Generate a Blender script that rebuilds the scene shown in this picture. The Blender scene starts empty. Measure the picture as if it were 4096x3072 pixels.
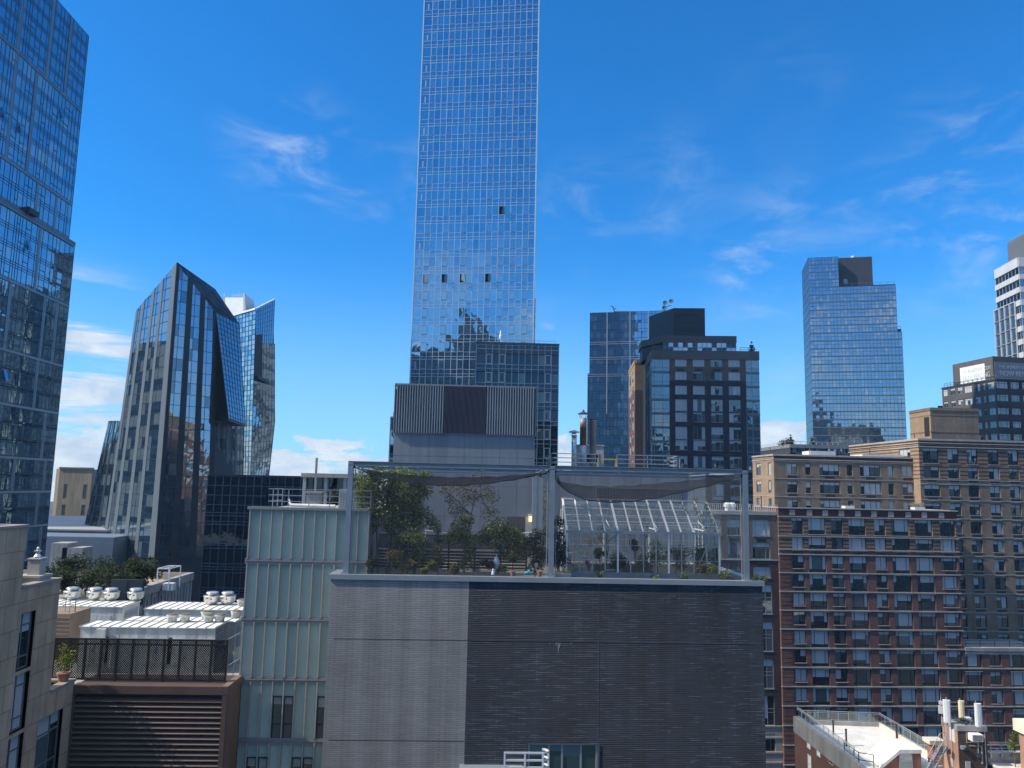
import bpy, math, random
from mathutils import Vector, Matrix, noise
R = math.radians
rnd = random.Random(7)
scene = bpy.context.scene
COL = scene.collection

# ------------------------------------------------------------------ camera
CAM_Z = 45.0
YAW, PITCH, ROLL, FPX = R(2.2), R(7.5), R(1.2), 3120.0
F = Vector((math.sin(YAW) * math.cos(PITCH), math.cos(YAW) * math.cos(PITCH), math.sin(PITCH)))
_r0 = Vector((math.cos(YAW), -math.sin(YAW), 0))
_u0 = _r0.cross(F)
RT = _r0 * math.cos(ROLL) + _u0 * math.sin(ROLL)
UP = _u0 * math.cos(ROLL) - _r0 * math.sin(ROLL)
CAMP = Vector((0, 0, CAM_Z))
cd = bpy.data.cameras.new('camera')
cam = bpy.data.objects.new('camera', cd)
COL.objects.link(cam)
M = Matrix((RT, UP, -F)).transposed().to_4x4()
M.translation = CAMP
cam.matrix_world = M
cd.sensor_fit = 'HORIZONTAL'; cd.sensor_width = 36.0
cd.lens = FPX / 4096.0 * 36.0
cd.clip_start = 0.5; cd.clip_end = 9000
scene.camera = cam

# ------------------------------------------------------------------ light
SUN_AZ_X, SUN_AZ_Y, SUN_EL = -math.cos(R(9)), -math.sin(R(9)), R(42)
sd = Vector((SUN_AZ_X * math.cos(SUN_EL), SUN_AZ_Y * math.cos(SUN_EL), math.sin(SUN_EL)))
sl = bpy.data.lights.new('sun', 'SUN')
sl.energy = 5.0; sl.angle = R(0.5); sl.color = (1.0, 0.90, 0.74)
sun = bpy.data.objects.new('sun', sl)
COL.objects.link(sun)
sun.location = (-60, -20, 160)
sun.rotation_euler = (-sd).to_track_quat('-Z', 'Y').to_euler()

scene.view_settings.view_transform = 'Standard'
scene.view_settings.look = 'None'
scene.view_settings.exposure = 0.22
scene.view_settings.gamma = 1.0

# pixel of the photograph (4096 wide) -> ray
def ray(px, py):
    return F + RT * ((px - 2048.0) / FPX) - UP * ((py - 1536.0) / FPX)
def P(px, py, Y):
    d = ray(px, py)
    return CAMP + d * (Y / d.y)
def PZ(px, py, z):
    d = ray(px, py)
    return CAMP + d * ((z - CAM_Z) / d.z)

# ------------------------------------------------------------------ sky with clouds
w = bpy.data.worlds.new('World'); scene.world = w
w.use_nodes = True
nt = w.node_tree; nt.nodes.clear()
def N(nt, t, **kw):
    n = nt.nodes.new(t)
    for k, v in kw.items():
        if k == 'inp':
            for i, x in v.items(): n.inputs[i].default_value = x
        else: setattr(n, k, v)
    return n
def L(nt, a, b): nt.links.new(a, b)
def MATH(nt, op, a, b=None, clamp=False):
    n = nt.nodes.new('ShaderNodeMath'); n.operation = op; n.use_clamp = clamp
    for i, x in enumerate((a, b)):
        if x is None: continue
        if isinstance(x, (int, float)): n.inputs[i].default_value = x
        else: nt.links.new(x, n.inputs[i])
    return n.outputs[0]
sky = N(nt, 'ShaderNodeTexSky', sky_type='NISHITA')
sky.sun_disc = False
sky.sun_elevation = SUN_EL
sky.sun_rotation = math.atan2(SUN_AZ_X, SUN_AZ_Y)
sky.air_density = 1.0; sky.dust_density = 0.3; sky.ozone_density = 3.0
sky.altitude = 50
tint = N(nt, 'ShaderNodeMix', data_type='RGBA', blend_type='MULTIPLY', inp={0: 1.0})
hs = N(nt, 'ShaderNodeHueSaturation', inp={0: 0.5, 1: 1.05, 2: 1.0})
L(nt, sky.outputs[0], tint.inputs[6]); tint.inputs[7].default_value = (0.47, 1.33, 2.08, 1)
tc = N(nt, 'ShaderNodeTexCoord')
sep = N(nt, 'ShaderNodeSeparateXYZ'); L(nt, tc.outputs['Generated'], sep.inputs[0])
# wispy cirrus: noise on the direction, stretched and tilted
def cl_noise(scale, stretch, rot, detail, dist, lo, hi):
    mp = N(nt, 'ShaderNodeMapping'); mp.inputs['Scale'].default_value = stretch; mp.inputs['Rotation'].default_value = rot
    L(nt, tc.outputs['Generated'], mp.inputs[0])
    nz = N(nt, 'ShaderNodeTexNoise', inp={'Scale': scale, 'Detail': detail, 'Roughness': 0.62, 'Distortion': dist})
    L(nt, mp.outputs[0], nz.inputs['Vector'])
    mr = N(nt, 'ShaderNodeMapRange', inp={1: lo, 2: hi, 3: 0.0, 4: 1.0}); mr.interpolation_type = 'SMOOTHSTEP'
    L(nt, nz.outputs[0], mr.inputs[0])
    return mr.outputs[0]
def blob(px, py, rad, stren):
    d = ray(px, py).normalized()
    vm = N(nt, 'ShaderNodeVectorMath', operation='DISTANCE'); vm.inputs[1].default_value = d
    nrm = N(nt, 'ShaderNodeVectorMath', operation='NORMALIZE'); L(nt, tc.outputs['Generated'], nrm.inputs[0])
    L(nt, nrm.outputs[0], vm.inputs[0])
    mr = N(nt, 'ShaderNodeMapRange', inp={1: 0.0, 2: rad / FPX, 3: stren, 4: 0.0}); mr.interpolation_type = 'SMOOTHERSTEP'
    L(nt, vm.outputs['Value'], mr.inputs[0])
    return mr.outputs[0]
n1 = cl_noise(8.5, (1.0, 1.0, 2.4), (0.25, 0.62, 0.35), 11, 0.55, 0.42, 0.80)
n2 = cl_noise(3.0, (1.0, 1.0, 8.0), (0.0, 0.10, 0.0), 9, 0.5, 0.40, 0.70)
tot = None
for px, py, rad, st in ((1110, 560, 330, .55), (1230, 640, 330, .40), (1560, 760, 330, .40), (2300, 850, 330, .50), (2700, 690, 300, .22),
                        (2000, 1180, 420, .12), (3000, 1100, 380, .62), (3200, 960, 420, .40), (3900, 830, 560, .62), (4100, 700, 500, .40),
                        (2620, 905, 160, .25), (3150, 320, 330, .12), (3800, 1500, 330, .25), (3180, 1560, 280, .3), (2175, 1312, 38, .9), (2200, 1312, 34, .9)):
    b = blob(px, py, rad, st)
    tot = b if tot is None else MATH(nt, 'ADD', tot, b)
wisps = MATH(nt, 'MULTIPLY', MATH(nt, 'MULTIPLY', tot, n1), .62)
tot2 = None
for px, py, rad, st in ((330, 1400, 380, 2.0), (330, 1640, 430, 2.5), (420, 1900, 480, 1.4), (230, 1180, 220, .25)):
    b = blob(px, py, rad, st)
    tot2 = b if tot2 is None else MATH(nt, 'ADD', tot2, b)
bank = MATH(nt, 'MULTIPLY', tot2, n2)
# streaks in the part of the sky behind the camera, low
back = N(nt, 'ShaderNodeMapRange', inp={1: 0.15, 2: -0.5, 3: 0.0, 4: 0.8}); L(nt, sep.outputs[1], back.inputs[0])
bel = N(nt, 'ShaderNodeMapRange', inp={1: 0.34, 2: 0.20, 3: 0.0, 4: 1.0}); bel.interpolation_type = 'SMOOTHSTEP'; L(nt, sep.outputs[2], bel.inputs[0])
n4 = cl_noise(4.0, (1.0, 1.0, 3.2), (0.2, 0.3, 0.1), 7, 1.0, 0.38, 0.70)
backc = MATH(nt, 'MULTIPLY', MATH(nt, 'MULTIPLY', back.outputs[0], bel.outputs[0]), n4)
# low cumulus bank along the horizon
n3 = cl_noise(9.0, (1.0, 1.0, 2.2), (0, 0, 0.3), 9, 0.3, 0.0, 1.0)
edge = MATH(nt, 'ADD', MATH(nt, 'ADD', MATH(nt, 'MULTIPLY', n3, 0.17), -0.046), MATH(nt, 'ADD', blob(3110, 1830, 240, .055), blob(2250, 1800, 120, .03)))
el = MATH(nt, 'SUBTRACT', edge, sep.outputs[2])
cum = N(nt, 'ShaderNodeMapRange', inp={1: -0.004, 2: 0.012, 3: 0.0, 4: 0.9}); cum.interpolation_type = 'SMOOTHSTEP'
L(nt, el, cum.inputs[0])
allc = MATH(nt, 'ADD', MATH(nt, 'ADD', wisps, bank), backc)
zen = N(nt, 'ShaderNodeMapRange', inp={1: 0.60, 2: 0.80, 3: 0.0, 4: 0.75}); zen.interpolation_type = 'SMOOTHSTEP'; L(nt, sep.outputs[2], zen.inputs[0])  # unseen overhead cloud, added to brighten the ambient light
n6 = cl_noise(2.2, (1.0, 1.0, 1.0), (0.1, 0.2, 0.7), 7, 0.6, 0.25, 0.60)
allc = MATH(nt, 'ADD', allc, MATH(nt, 'MULTIPLY', zen.outputs[0], n6))
allc = MATH(nt, 'MAXIMUM', allc, cum.outputs[0])
allc = MATH(nt, 'MINIMUM', allc, 0.95, True)
mix = N(nt, 'ShaderNodeMix', data_type='RGBA')
L(nt, allc, mix.inputs[0]); L(nt, tint.outputs[2], hs.inputs['Color'])
low = N(nt, 'ShaderNodeMapRange', inp={1: 0.30, 2: 0.0, 3: 0.0, 4: 0.42}); low.interpolation_type = 'SMOOTHSTEP'; L(nt, sep.outputs[2], low.inputs[0])
pale = N(nt, 'ShaderNodeMix', data_type='RGBA'); L(nt, low.outputs[0], pale.inputs[0]); L(nt, hs.outputs[0], pale.inputs[6]); pale.inputs[7].default_value = (6.2, 8.8, 11.0, 1)
L(nt, pale.outputs[2], mix.inputs[6])
shade = cl_noise(16.0, (1.0, 1.0, 2.0), (0, 0, 0.1), 6, 0.2, 0.3, 0.7)
cc = N(nt, 'ShaderNodeMix', data_type='RGBA'); L(nt, shade, cc.inputs[0])
cc.inputs[6].default_value = (5.6, 6.9, 8.6, 1); cc.inputs[7].default_value = (9.2, 9.7, 10.2, 1)
zsc = N(nt, 'ShaderNodeVectorMath', operation='SCALE'); L(nt, cc.outputs[2], zsc.inputs[0]); L(nt, MATH(nt, 'ADD', MATH(nt, 'MULTIPLY', zen.outputs[0], 1.0), 1.0), zsc.inputs['Scale'])  # the added overhead cloud is made brighter than the visible ones
L(nt, zsc.outputs[0], mix.inputs[7])
bg = N(nt, 'ShaderNodeBackground', inp={1: 0.085}); L(nt, mix.outputs[2], bg.inputs[0])
wo = N(nt, 'ShaderNodeOutputWorld'); L(nt, bg.outputs[0], wo.inputs[0])

# ------------------------------------------------------------------ materials
MATS = {}
def newmat(name):
    m = bpy.data.materials.new(name); m.use_nodes = True
    t = m.node_tree; t.nodes.clear()
    out = N(t, 'ShaderNodeOutputMaterial')
    return m, t, out
def mat(name, col, rough=0.75, metal=0.0, var=0.18, nscale=0.35, streak=0.0, bump=0.0, spec=0.4, coat=0.0, fine=0.0):
    """plain surface: base colour with large soft dirt, optional vertical rain streaks, fine grain and bump"""
    if name in MATS: return MATS[name]
    m, t, out = newmat(name)
    b = N(t, 'ShaderNodeBsdfPrincipled')
    b.inputs['Roughness'].default_value = rough; b.inputs['Metallic'].default_value = metal
    b.inputs['Specular IOR Level'].default_value = spec; b.inputs['Coat Weight'].default_value = coat
    tcn = N(t, 'ShaderNodeTexCoord')
    nz = N(t, 'ShaderNodeTexNoise', inp={'Scale': nscale, 'Detail': 6, 'Roughness': 0.6}); L(t, tcn.outputs['Object'], nz.inputs['Vector'])
    mr = N(t, 'ShaderNodeMapRange', inp={1: 0.3, 2: 0.7, 3: 1 - var, 4: 1 + var}); L(t, nz.outputs[0], mr.inputs[0])
    f = mr.outputs[0]
    if streak:
        mp = N(t, 'ShaderNodeMapping'); mp.inputs['Scale'].default_value = (1, 1, 0.06); L(t, tcn.outputs['Object'], mp.inputs[0])
        n2_ = N(t, 'ShaderNodeTexNoise', inp={'Scale': 1.6, 'Detail': 5}); L(t, mp.outputs[0], n2_.inputs['Vector'])
        m2 = N(t, 'ShaderNodeMapRange', inp={1: 0.35, 2: 0.65, 3: 1 - streak, 4: 1 + streak * .5}); L(t, n2_.outputs[0], m2.inputs[0])
        f = MATH(t, 'MULTIPLY', f, m2.outputs[0])
    if fine:
        n5 = N(t, 'ShaderNodeTexNoise', inp={'Scale': 9.0, 'Detail': 3}); L(t, tcn.outputs['Object'], n5.inputs['Vector'])
        m5 = N(t, 'ShaderNodeMapRange', inp={1: 0.3, 2: 0.7, 3: 1 - fine, 4: 1 + fine}); L(t, n5.outputs[0], m5.inputs[0])
        f = MATH(t, 'MULTIPLY', f, m5.outputs[0])
    vm = N(t, 'ShaderNodeVectorMath', operation='SCALE'); vm.inputs[0].default_value = col[:3]
    L(t, f, vm.inputs['Scale']); L(t, vm.outputs[0], b.inputs['Base Color'])
    if bump:
        n3_ = N(t, 'ShaderNodeTexNoise', inp={'Scale': 6.0, 'Detail': 5}); L(t, tcn.outputs['Object'], n3_.inputs['Vector'])
        bp = N(t, 'ShaderNodeBump', inp={'Strength': bump, 'Distance': 0.03}); L(t, n3_.outputs[0], bp.inputs['Height']); L(t, bp.outputs[0], b.inputs['Normal'])
    L(t, b.outputs[0], out.inputs[0])
    MATS[name] = m
    return m
def brick(name, c1, c2, mortar, bw, bh, msize=0.012, rough=0.8, bump=0.5, axis='x', var=0.2, spec=0.4, bias=0.0, streak=0.0, broad=0.0, glint=0.0):
    """coursed brick: the wall runs along object X (axis x) or object Y (axis y)"""
    if name in MATS: return MATS[name]
    m, t, out = newmat(name)
    b = N(t, 'ShaderNodeBsdfPrincipled'); b.inputs['Roughness'].default_value = rough; b.inputs['Specular IOR Level'].default_value = spec
    tcn = N(t, 'ShaderNodeTexCoord')
    sp = N(t, 'ShaderNodeSeparateXYZ'); L(t, tcn.outputs['Object'], sp.inputs[0])
    cb = N(t, 'ShaderNodeCombineXYZ'); L(t, sp.outputs[0 if axis == 'x' else 1], cb.inputs[0]); L(t, sp.outputs[2], cb.inputs[1])
    br = N(t, 'ShaderNodeTexBrick', offset=0.5, offset_frequency=2)
    br.inputs['Color1'].default_value = (*c1, 1); br.inputs['Color2'].default_value = (*c2, 1); br.inputs['Mortar'].default_value = (*mortar, 1)
    br.inputs['Scale'].default_value = 1.0; br.inputs['Mortar Size'].default_value = msize; br.inputs['Brick Width'].default_value = bw
    br.inputs['Row Height'].default_value = bh; br.inputs['Mortar Smooth'].default_value = 0.1; br.inputs['Bias'].default_value = bias
    L(t, cb.outputs[0], br.inputs['Vector'])
    if glint:     # bright glints painted along some of the mortar joints
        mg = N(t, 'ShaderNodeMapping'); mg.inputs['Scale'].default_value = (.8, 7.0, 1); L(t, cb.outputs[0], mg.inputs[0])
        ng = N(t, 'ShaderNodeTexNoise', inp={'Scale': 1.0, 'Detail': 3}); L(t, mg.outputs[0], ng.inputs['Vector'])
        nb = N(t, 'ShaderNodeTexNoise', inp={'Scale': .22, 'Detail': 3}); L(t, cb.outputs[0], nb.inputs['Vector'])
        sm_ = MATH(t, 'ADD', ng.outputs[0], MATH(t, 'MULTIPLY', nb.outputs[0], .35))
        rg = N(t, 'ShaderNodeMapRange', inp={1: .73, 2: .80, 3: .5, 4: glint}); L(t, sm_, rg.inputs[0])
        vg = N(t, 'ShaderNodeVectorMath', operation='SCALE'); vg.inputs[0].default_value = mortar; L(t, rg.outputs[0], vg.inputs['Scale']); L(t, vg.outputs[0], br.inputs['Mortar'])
    nz = N(t, 'ShaderNodeTexNoise', inp={'Scale': 0.45, 'Detail': 6, 'Roughness': .62}); L(t, tcn.outputs['Object'], nz.inputs['Vector'])
    mr = N(t, 'ShaderNodeMapRange', inp={1: 0.3, 2: 0.7, 3: 1 - var, 4: 1 + var}); L(t, nz.outputs[0], mr.inputs[0])
    f = mr.outputs[0]
    if streak:
        mp = N(t, 'ShaderNodeMapping'); mp.inputs['Scale'].default_value = (1, 1, 0.05); L(t, tcn.outputs['Object'], mp.inputs[0])
        n2_ = N(t, 'ShaderNodeTexNoise', inp={'Scale': 1.2, 'Detail': 5}); L(t, mp.outputs[0], n2_.inputs['Vector'])
        m2 = N(t, 'ShaderNodeMapRange', inp={1: 0.35, 2: 0.65, 3: 1 - streak, 4: 1 + streak * .5}); L(t, n2_.outputs[0], m2.inputs[0])
        f = MATH(t, 'MULTIPLY', f, m2.outputs[0])
    vm = N(t, 'ShaderNodeVectorMath', operation='SCALE'); L(t, br.outputs['Color'], vm.inputs[0]); L(t, f, vm.inputs['Scale'])
    L(t, vm.outputs[0], b.inputs['Base Color'])
    h = MATH(t, 'ADD', MATH(t, 'MULTIPLY', br.outputs['Fac'], -1.0), MATH(t, 'MULTIPLY', nz.outputs[0], broad))
    bp = N(t, 'ShaderNodeBump', inp={'Strength': bump, 'Distance': 0.02}); L(t, h, bp.inputs['Height'])
    L(t, bp.outputs[0], b.inputs['Normal'])
    L(t, b.outputs[0], out.inputs[0])
    MATS[name] = m
    return m
def glass(name, tint, refl, base, wav=0.02, wscale=0.5, rough=0.0, brough=0.4):
    """coated window glass seen from outside: a mirror layer over whatever tone lies behind it"""
    if name in MATS: return MATS[name]
    m, t, out = newmat(name)
    tcn = N(t, 'ShaderNodeTexCoord')
    nz = N(t, 'ShaderNodeTexNoise', inp={'Scale': wscale, 'Detail': 2, 'Roughness': 0.45}); L(t, tcn.outputs['Object'], nz.inputs['Vector'])
    bp = N(t, 'ShaderNodeBump', inp={'Strength': 1.0, 'Distance': wav}); L(t, nz.outputs[0], bp.inputs['Height'])
    g = N(t, 'ShaderNodeBsdfGlossy', inp={0: (*tint, 1), 1: rough}); L(t, bp.outputs[0], g.inputs['Normal'])
    d = N(t, 'ShaderNodeBsdfPrincipled'); d.inputs['Base Color'].default_value = (*base, 1); d.inputs['Roughness'].default_value = brough
    d.inputs['Specular IOR Level'].default_value = 0.0
    fr = N(t, 'ShaderNodeFresnel', inp={0: 1.5}); L(t, bp.outputs[0], fr.inputs['Normal'])
    fac = MATH(t, 'ADD', MATH(t, 'MULTIPLY', fr.outputs[0], 0.75), refl, True)
    mx = N(t, 'ShaderNodeMixShader'); L(t, fac, mx.inputs[0]); L(t, d.outputs[0], mx.inputs[1]); L(t, g.outputs[0], mx.inputs[2])
    L(t, mx.outputs[0], out.inputs[0])
    MATS[name] = m
    return m
def clear_glass(name, alpha=0.16, tint=(.8, .9, .95)):
    if name in MATS: return MATS[name]
    m, t, out = newmat(name)
    tr = N(t, 'ShaderNodeBsdfTransparent', inp={0: (.90, .94, .94, 1)})
    g = N(t, 'ShaderNodeBsdfGlossy', inp={0: (*tint, 1), 1: 0.05})
    fr = N(t, 'ShaderNodeFresnel', inp={0: 1.5})
    fac = MATH(t, 'ADD', fr.outputs[0], alpha, True)
    mx = N(t, 'ShaderNodeMixShader'); L(t, fac, mx.inputs[0]); L(t, tr.outputs[0], mx.inputs[1]); L(t, g.outputs[0], mx.inputs[2])
    L(t, mx.outputs[0], out.inputs[0])
    MATS[name] = m
    return m
def net(name, col, pitch, wire, base_cover=0.0):
    """open wire or woven mesh: diamond wires, clear between them"""
    if name in MATS: return MATS[name]
    m, t, out = newmat(name)
    tcn = N(t, 'ShaderNodeTexCoord'); sp = N(t, 'ShaderNodeSeparateXYZ'); L(t, tcn.outputs['Object'], sp.inputs[0])
    hx = MATH(t, 'ADD', sp.outputs[0], MATH(t, 'MULTIPLY', sp.outputs[1], 0.97))
    masks = []
    for s in (1, -1):
        v = MATH(t, 'ADD', MATH(t, 'MULTIPLY', hx, 0.55 / pitch), MATH(t, 'MULTIPLY', sp.outputs[2], s / pitch))
        fr = MATH(t, 'FRACT', v)
        masks.append(MATH(t, 'LESS_THAN', fr, wire / pitch))
    mk = MATH(t, 'MAXIMUM', masks[0], masks[1])
    if base_cover: mk = MATH(t, 'MAXIMUM', mk, base_cover)
    tr = N(t, 'ShaderNodeBsdfTransparent')
    d = N(t, 'ShaderNodeBsdfDiffuse', inp={0: (*col, 1)})
    mx = N(t, 'ShaderNodeMixShader'); L(t, mk, mx.inputs[0]); L(t, tr.outputs[0], mx.inputs[1]); L(t, d.outputs[0], mx.inputs[2])
    L(t, mx.outputs[0], out.inputs[0])
    MATS[name] = m
    return m
def leafmat(name, col):
    if name in MATS: return MATS[name]
    m, t, out = newmat(name)
    d = N(t, 'ShaderNodeBsdfPrincipled'); d.inputs['Base Color'].default_value = (*col, 1); d.inputs['Roughness'].default_value = 0.6; d.inputs['Specular IOR Level'].default_value = 0.3
    tl = N(t, 'ShaderNodeBsdfTranslucent', inp={0: (col[0] * 1.6, col[1] * 1.5, col[2] * .7, 1)})
    mx = N(t, 'ShaderNodeMixShader', inp={0: 0.35}); L(t, d.outputs[0], mx.inputs[1]); L(t, tl.outputs[0], mx.inputs[2])
    L(t, mx.outputs[0], out.inputs[0])
    MATS[name] = m
    return m

# ------------------------------------------------------------------ objects
BASE = {}
def thing(name, label, cat, loc, group=None):
    o = bpy.data.objects.new(name, None); COL.objects.link(o)
    o.empty_display_size = 0.5
    o.location = loc; BASE[o.name] = Vector(loc)
    o['label'] = label; o['category'] = cat; o['kind'] = 'thing'
    if group: o['group'] = group
    return o
def tag(o, label, cat, group=None):
    o['label'] = label; o['category'] = cat; o['kind'] = 'thing'
    if group: o['group'] = group
    return o
class MB:
    def __init__(s): s.v = []; s.f = []; s.mi = []
    def face(s, pts, mi=0):
        i = len(s.v); s.v.extend(Vector(p) for p in pts); s.f.append(tuple(range(i, i + len(pts)))); s.mi.append(mi)
    def hexa(s, p, mi=0):   # p: 4 bottom (ccw), 4 top
        i = len(s.v); s.v.extend(Vector(q) for q in p)
        for f in ((3, 2, 1, 0), (4, 5, 6, 7), (0, 1, 5, 4), (1, 2, 6, 5), (2, 3, 7, 6), (3, 0, 4, 7)):
            s.f.append(tuple(i + k for k in f)); s.mi.append(mi)
    def box(s, x0, x1, y0, y1, z0, z1, mi=0):
        s.hexa([(x0, y0, z0), (x1, y0, z0), (x1, y1, z0), (x0, y1, z0), (x0, y0, z1), (x1, y0, z1), (x1, y1, z1), (x0, y1, z1)], mi)
    def prism(s, foot, z0, z1, mi=0, top=True):
        n = len(foot); i = len(s.v)
        s.v.extend(Vector((p[0], p[1], z0)) for p in foot); s.v.extend(Vector((p[0], p[1], z1)) for p in foot)
        for k in range(n):
            j = (k + 1) % n
            s.f.append((i + k, i + j, i + n + j, i + n + k)); s.mi.append(mi)
        if top: s.f.append(tuple(i + n + k for k in range(n))); s.mi.append(mi)
    def bar(s, a, b, w, h=None, mi=0, up=Vector((0, 0, 1))):
        a = Vector(a); b = Vector(b); d = (b - a)
        if d.length < 1e-6: return
        d.normalize()
        if abs(d.dot(up)) > 0.98: up = Vector((0, 1, 0))
        x = d.cross(up).normalized(); y = x.cross(d)
        h = w if h is None else h
        c = [x * (sx * w / 2) + y * (sy * h / 2) for sx, sy in ((-1, -1), (1, -1), (1, 1), (-1, 1))]
        s.hexa([a + c[0], a + c[1], a + c[2], a + c[3], b + c[0], b + c[1], b + c[2], b + c[3]], mi)
    def tube(s, pts, rad, n=8, mi=0, cap=True):
        pts = [Vector(p) for p in pts]
        rads = rad if isinstance(rad, (list, tuple)) else [rad] * len(pts)
        base = len(s.v)
        for k, p in enumerate(pts):
            d = (pts[min(k + 1, len(pts) - 1)] - pts[max(k - 1, 0)]).normalized()
            up = Vector((0, 0, 1)) if abs(d.z) < 0.9 else Vector((0, 1, 0))
            x = d.cross(up).normalized(); y = x.cross(d)
            for j in range(n):
                a = 2 * math.pi * j / n
                s.v.append(p + (x * math.cos(a) + y * math.sin(a)) * rads[k])
        for k in range(len(pts) - 1):
            for j in range(n):
                j2 = (j + 1) % n
                s.f.append((base + k * n + j, base + k * n + j2, base + (k + 1) * n + j2, base + (k + 1) * n + j)); s.mi.append(mi)
        if cap:
            s.f.append(tuple(base + j for j in range(n))); s.mi.append(mi)
            e = base + (len(pts) - 1) * n
            s.f.append(tuple(e + j for j in reversed(range(n)))); s.mi.append(mi)
    def lathe(s, c, prof, n=20, mi=0):
        c = Vector(c)
        s.tubeprof(c, prof, n, mi)
    def tubeprof(s, c, prof, n, mi):
        base = len(s.v)
        for r_, z in prof:
            for j in range(n):
                a = 2 * math.pi * j / n
                s.v.append(c + Vector((r_ * math.cos(a), r_ * math.sin(a), z)))
        for k in range(len(prof) - 1):
            for j in range(n):
                j2 = (j + 1) % n
                s.f.append((base + k * n + j, base + k * n + j2, base + (k + 1) * n + j2, base + (k + 1) * n + j)); s.mi.append(mi)
        s.f.append(tuple(base + j for j in reversed(range(n)))); s.mi.append(mi)
        e = base + (len(prof) - 1) * n
        s.f.append(tuple(e + j for j in range(n))); s.mi.append(mi)
    def build(s, name, mats, parent=None, smooth=False, off=None):
        if not isinstance(mats, (list, tuple)): mats = [mats]
        r = parent
        while r is not None and r.name not in BASE and r.parent is not None: r = r.parent
        if off is None: off = BASE.get(r.name, Vector((0, 0, 0))) if r is not None else Vector((0, 0, 0))
        me = bpy.data.meshes.new(name)
        me.from_pydata([tuple(v - off) for v in s.v], [], s.f)
        for m in mats: me.materials.append(m)
        me.polygons.foreach_set('material_index', s.mi)
        if smooth: me.polygons.foreach_set('use_smooth', [True] * len(s.f))
        me.update()
        o = bpy.data.objects.new(name, me); COL.objects.link(o)
        if parent is not None: o.parent = parent
        elif off.length: o.location = off
        return o
def solo(name, mb, mats, label, cat, loc, group=None, smooth=False):
    """a thing that is one mesh"""
    o = mb.build(name, mats, None, smooth, Vector(loc))
    o.location = loc; BASE[o.name] = Vector(loc)
    return tag(o, label, cat, group)

class Face:
    """a vertical facade plane; u runs left to right as seen from outside, d is outward"""
    def __init__(s, o, ang):
        s.o = Vector((o[0], o[1], 0)); a = R(ang)
        s.ang = ang
        s.u = Vector((math.cos(a), math.sin(a), 0)); s.n = Vector((math.sin(a), -math.cos(a), 0))
    def uv(s, px, py):
        d = ray(px, py)
        t = (s.o - CAMP).dot(s.n) / d.dot(s.n)
        q = CAMP + d * t
        return (q - s.o).dot(s.u), q.z
    def pt(s, u, z, d=0.0):
        q = s.o + s.u * u + s.n * d
        return Vector((q.x, q.y, z))
    def quad(s, mb, u0, u1, z0, z1, d=0.0, mi=0):
        mb.face([s.pt(u0, z0, d), s.pt(u1, z0, d), s.pt(u1, z1, d), s.pt(u0, z1, d)], mi)
    def box(s, mb, u0, u1, z0, z1, d0, d1, mi=0):
        mb.hexa([s.pt(u0, z0, d1), s.pt(u1, z0, d1), s.pt(u1, z0, d0), s.pt(u0, z0, d0),
                 s.pt(u0, z1, d1), s.pt(u1, z1, d1), s.pt(u1, z1, d0), s.pt(u0, z1, d0)], mi)
    def pane(s, mb, u0, u1, z0, z1, d, mi, j):
        a = rnd.gauss(0, j); b = rnd.gauss(0, j); uc = (u0 + u1) / 2; zc = (z0 + z1) / 2
        D = lambda u, z: d + a * (u - uc) + b * (z - zc)
        mb.face([s.pt(u0, z0, D(u0, z0)), s.pt(u1, z0, D(u1, z0)), s.pt(u1, z1, D(u1, z1)), s.pt(u0, z1, D(u0, z1))], mi)
def face_at(px, py, Y, ang):
    return Face(P(px, py, Y), ang)
def side(f, u, right, depth=0):
    """the side facade that meets f at u: right=True faces right, else faces left (u then runs back to front)"""
    q = f.pt(u, 0)
    if right: return Face(q, f.ang + 90)
    return Face(q - f.n * depth, f.ang - 90)

def wall(f, mb, u0, u1, z0, z1, holes, recess=0.2, zb=(), mfn=None, ub=()):
    """wall sheet with rectangular openings and their reveals"""
    us = sorted({round(x, 4) for x in [u0, u1, *ub] + [h[0] for h in holes] + [h[1] for h in holes] if u0 - 1e-6 <= x <= u1 + 1e-6})
    zs = sorted({round(x, 4) for x in [z0, z1, *zb] + [h[2] for h in holes] + [h[3] for h in holes] if z0 - 1e-6 <= x <= z1 + 1e-6})
    for k in range(len(zs) - 1):
        za, zc = zs[k], zs[k + 1]
        if zc - za < 1e-4: continue
        zm = (za + zc) / 2; hs_ = [h for h in holes if h[2] < zm < h[3]]
        run = None; rm = None
        for i in range(len(us)):
            if i < len(us) - 1:
                um = (us[i] + us[i + 1]) / 2
                solid = not any(h[0] < um < h[1] for h in hs_)
                m = mfn(um, zm) if (mfn and solid) else 0
            else: solid = False; m = 0
            if run is not None and (not solid or m != rm):
                f.quad(mb, run, us[i], za, zc, 0, rm); run = None
            if solid and run is None: run, rm = us[i], m
    for h in holes:
        a, b, c, d = h[:4]
        m = mfn((a + b) / 2, (c + d) / 2) if mfn else 0
        mb.face([f.pt(a, c, 0), f.pt(a, d, 0), f.pt(a, d, -recess), f.pt(a, c, -recess)], m)
        mb.face([f.pt(b, c, -recess), f.pt(b, d, -recess), f.pt(b, d, 0), f.pt(b, c, 0)], m)
        mb.face([f.pt(a, c, -recess), f.pt(b, c, -recess), f.pt(b, c, 0), f.pt(a, c, 0)], m)
        mb.face([f.pt(a, d, 0), f.pt(b, d, 0), f.pt(b, d, -recess), f.pt(a, d, -recess)], m)

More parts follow.
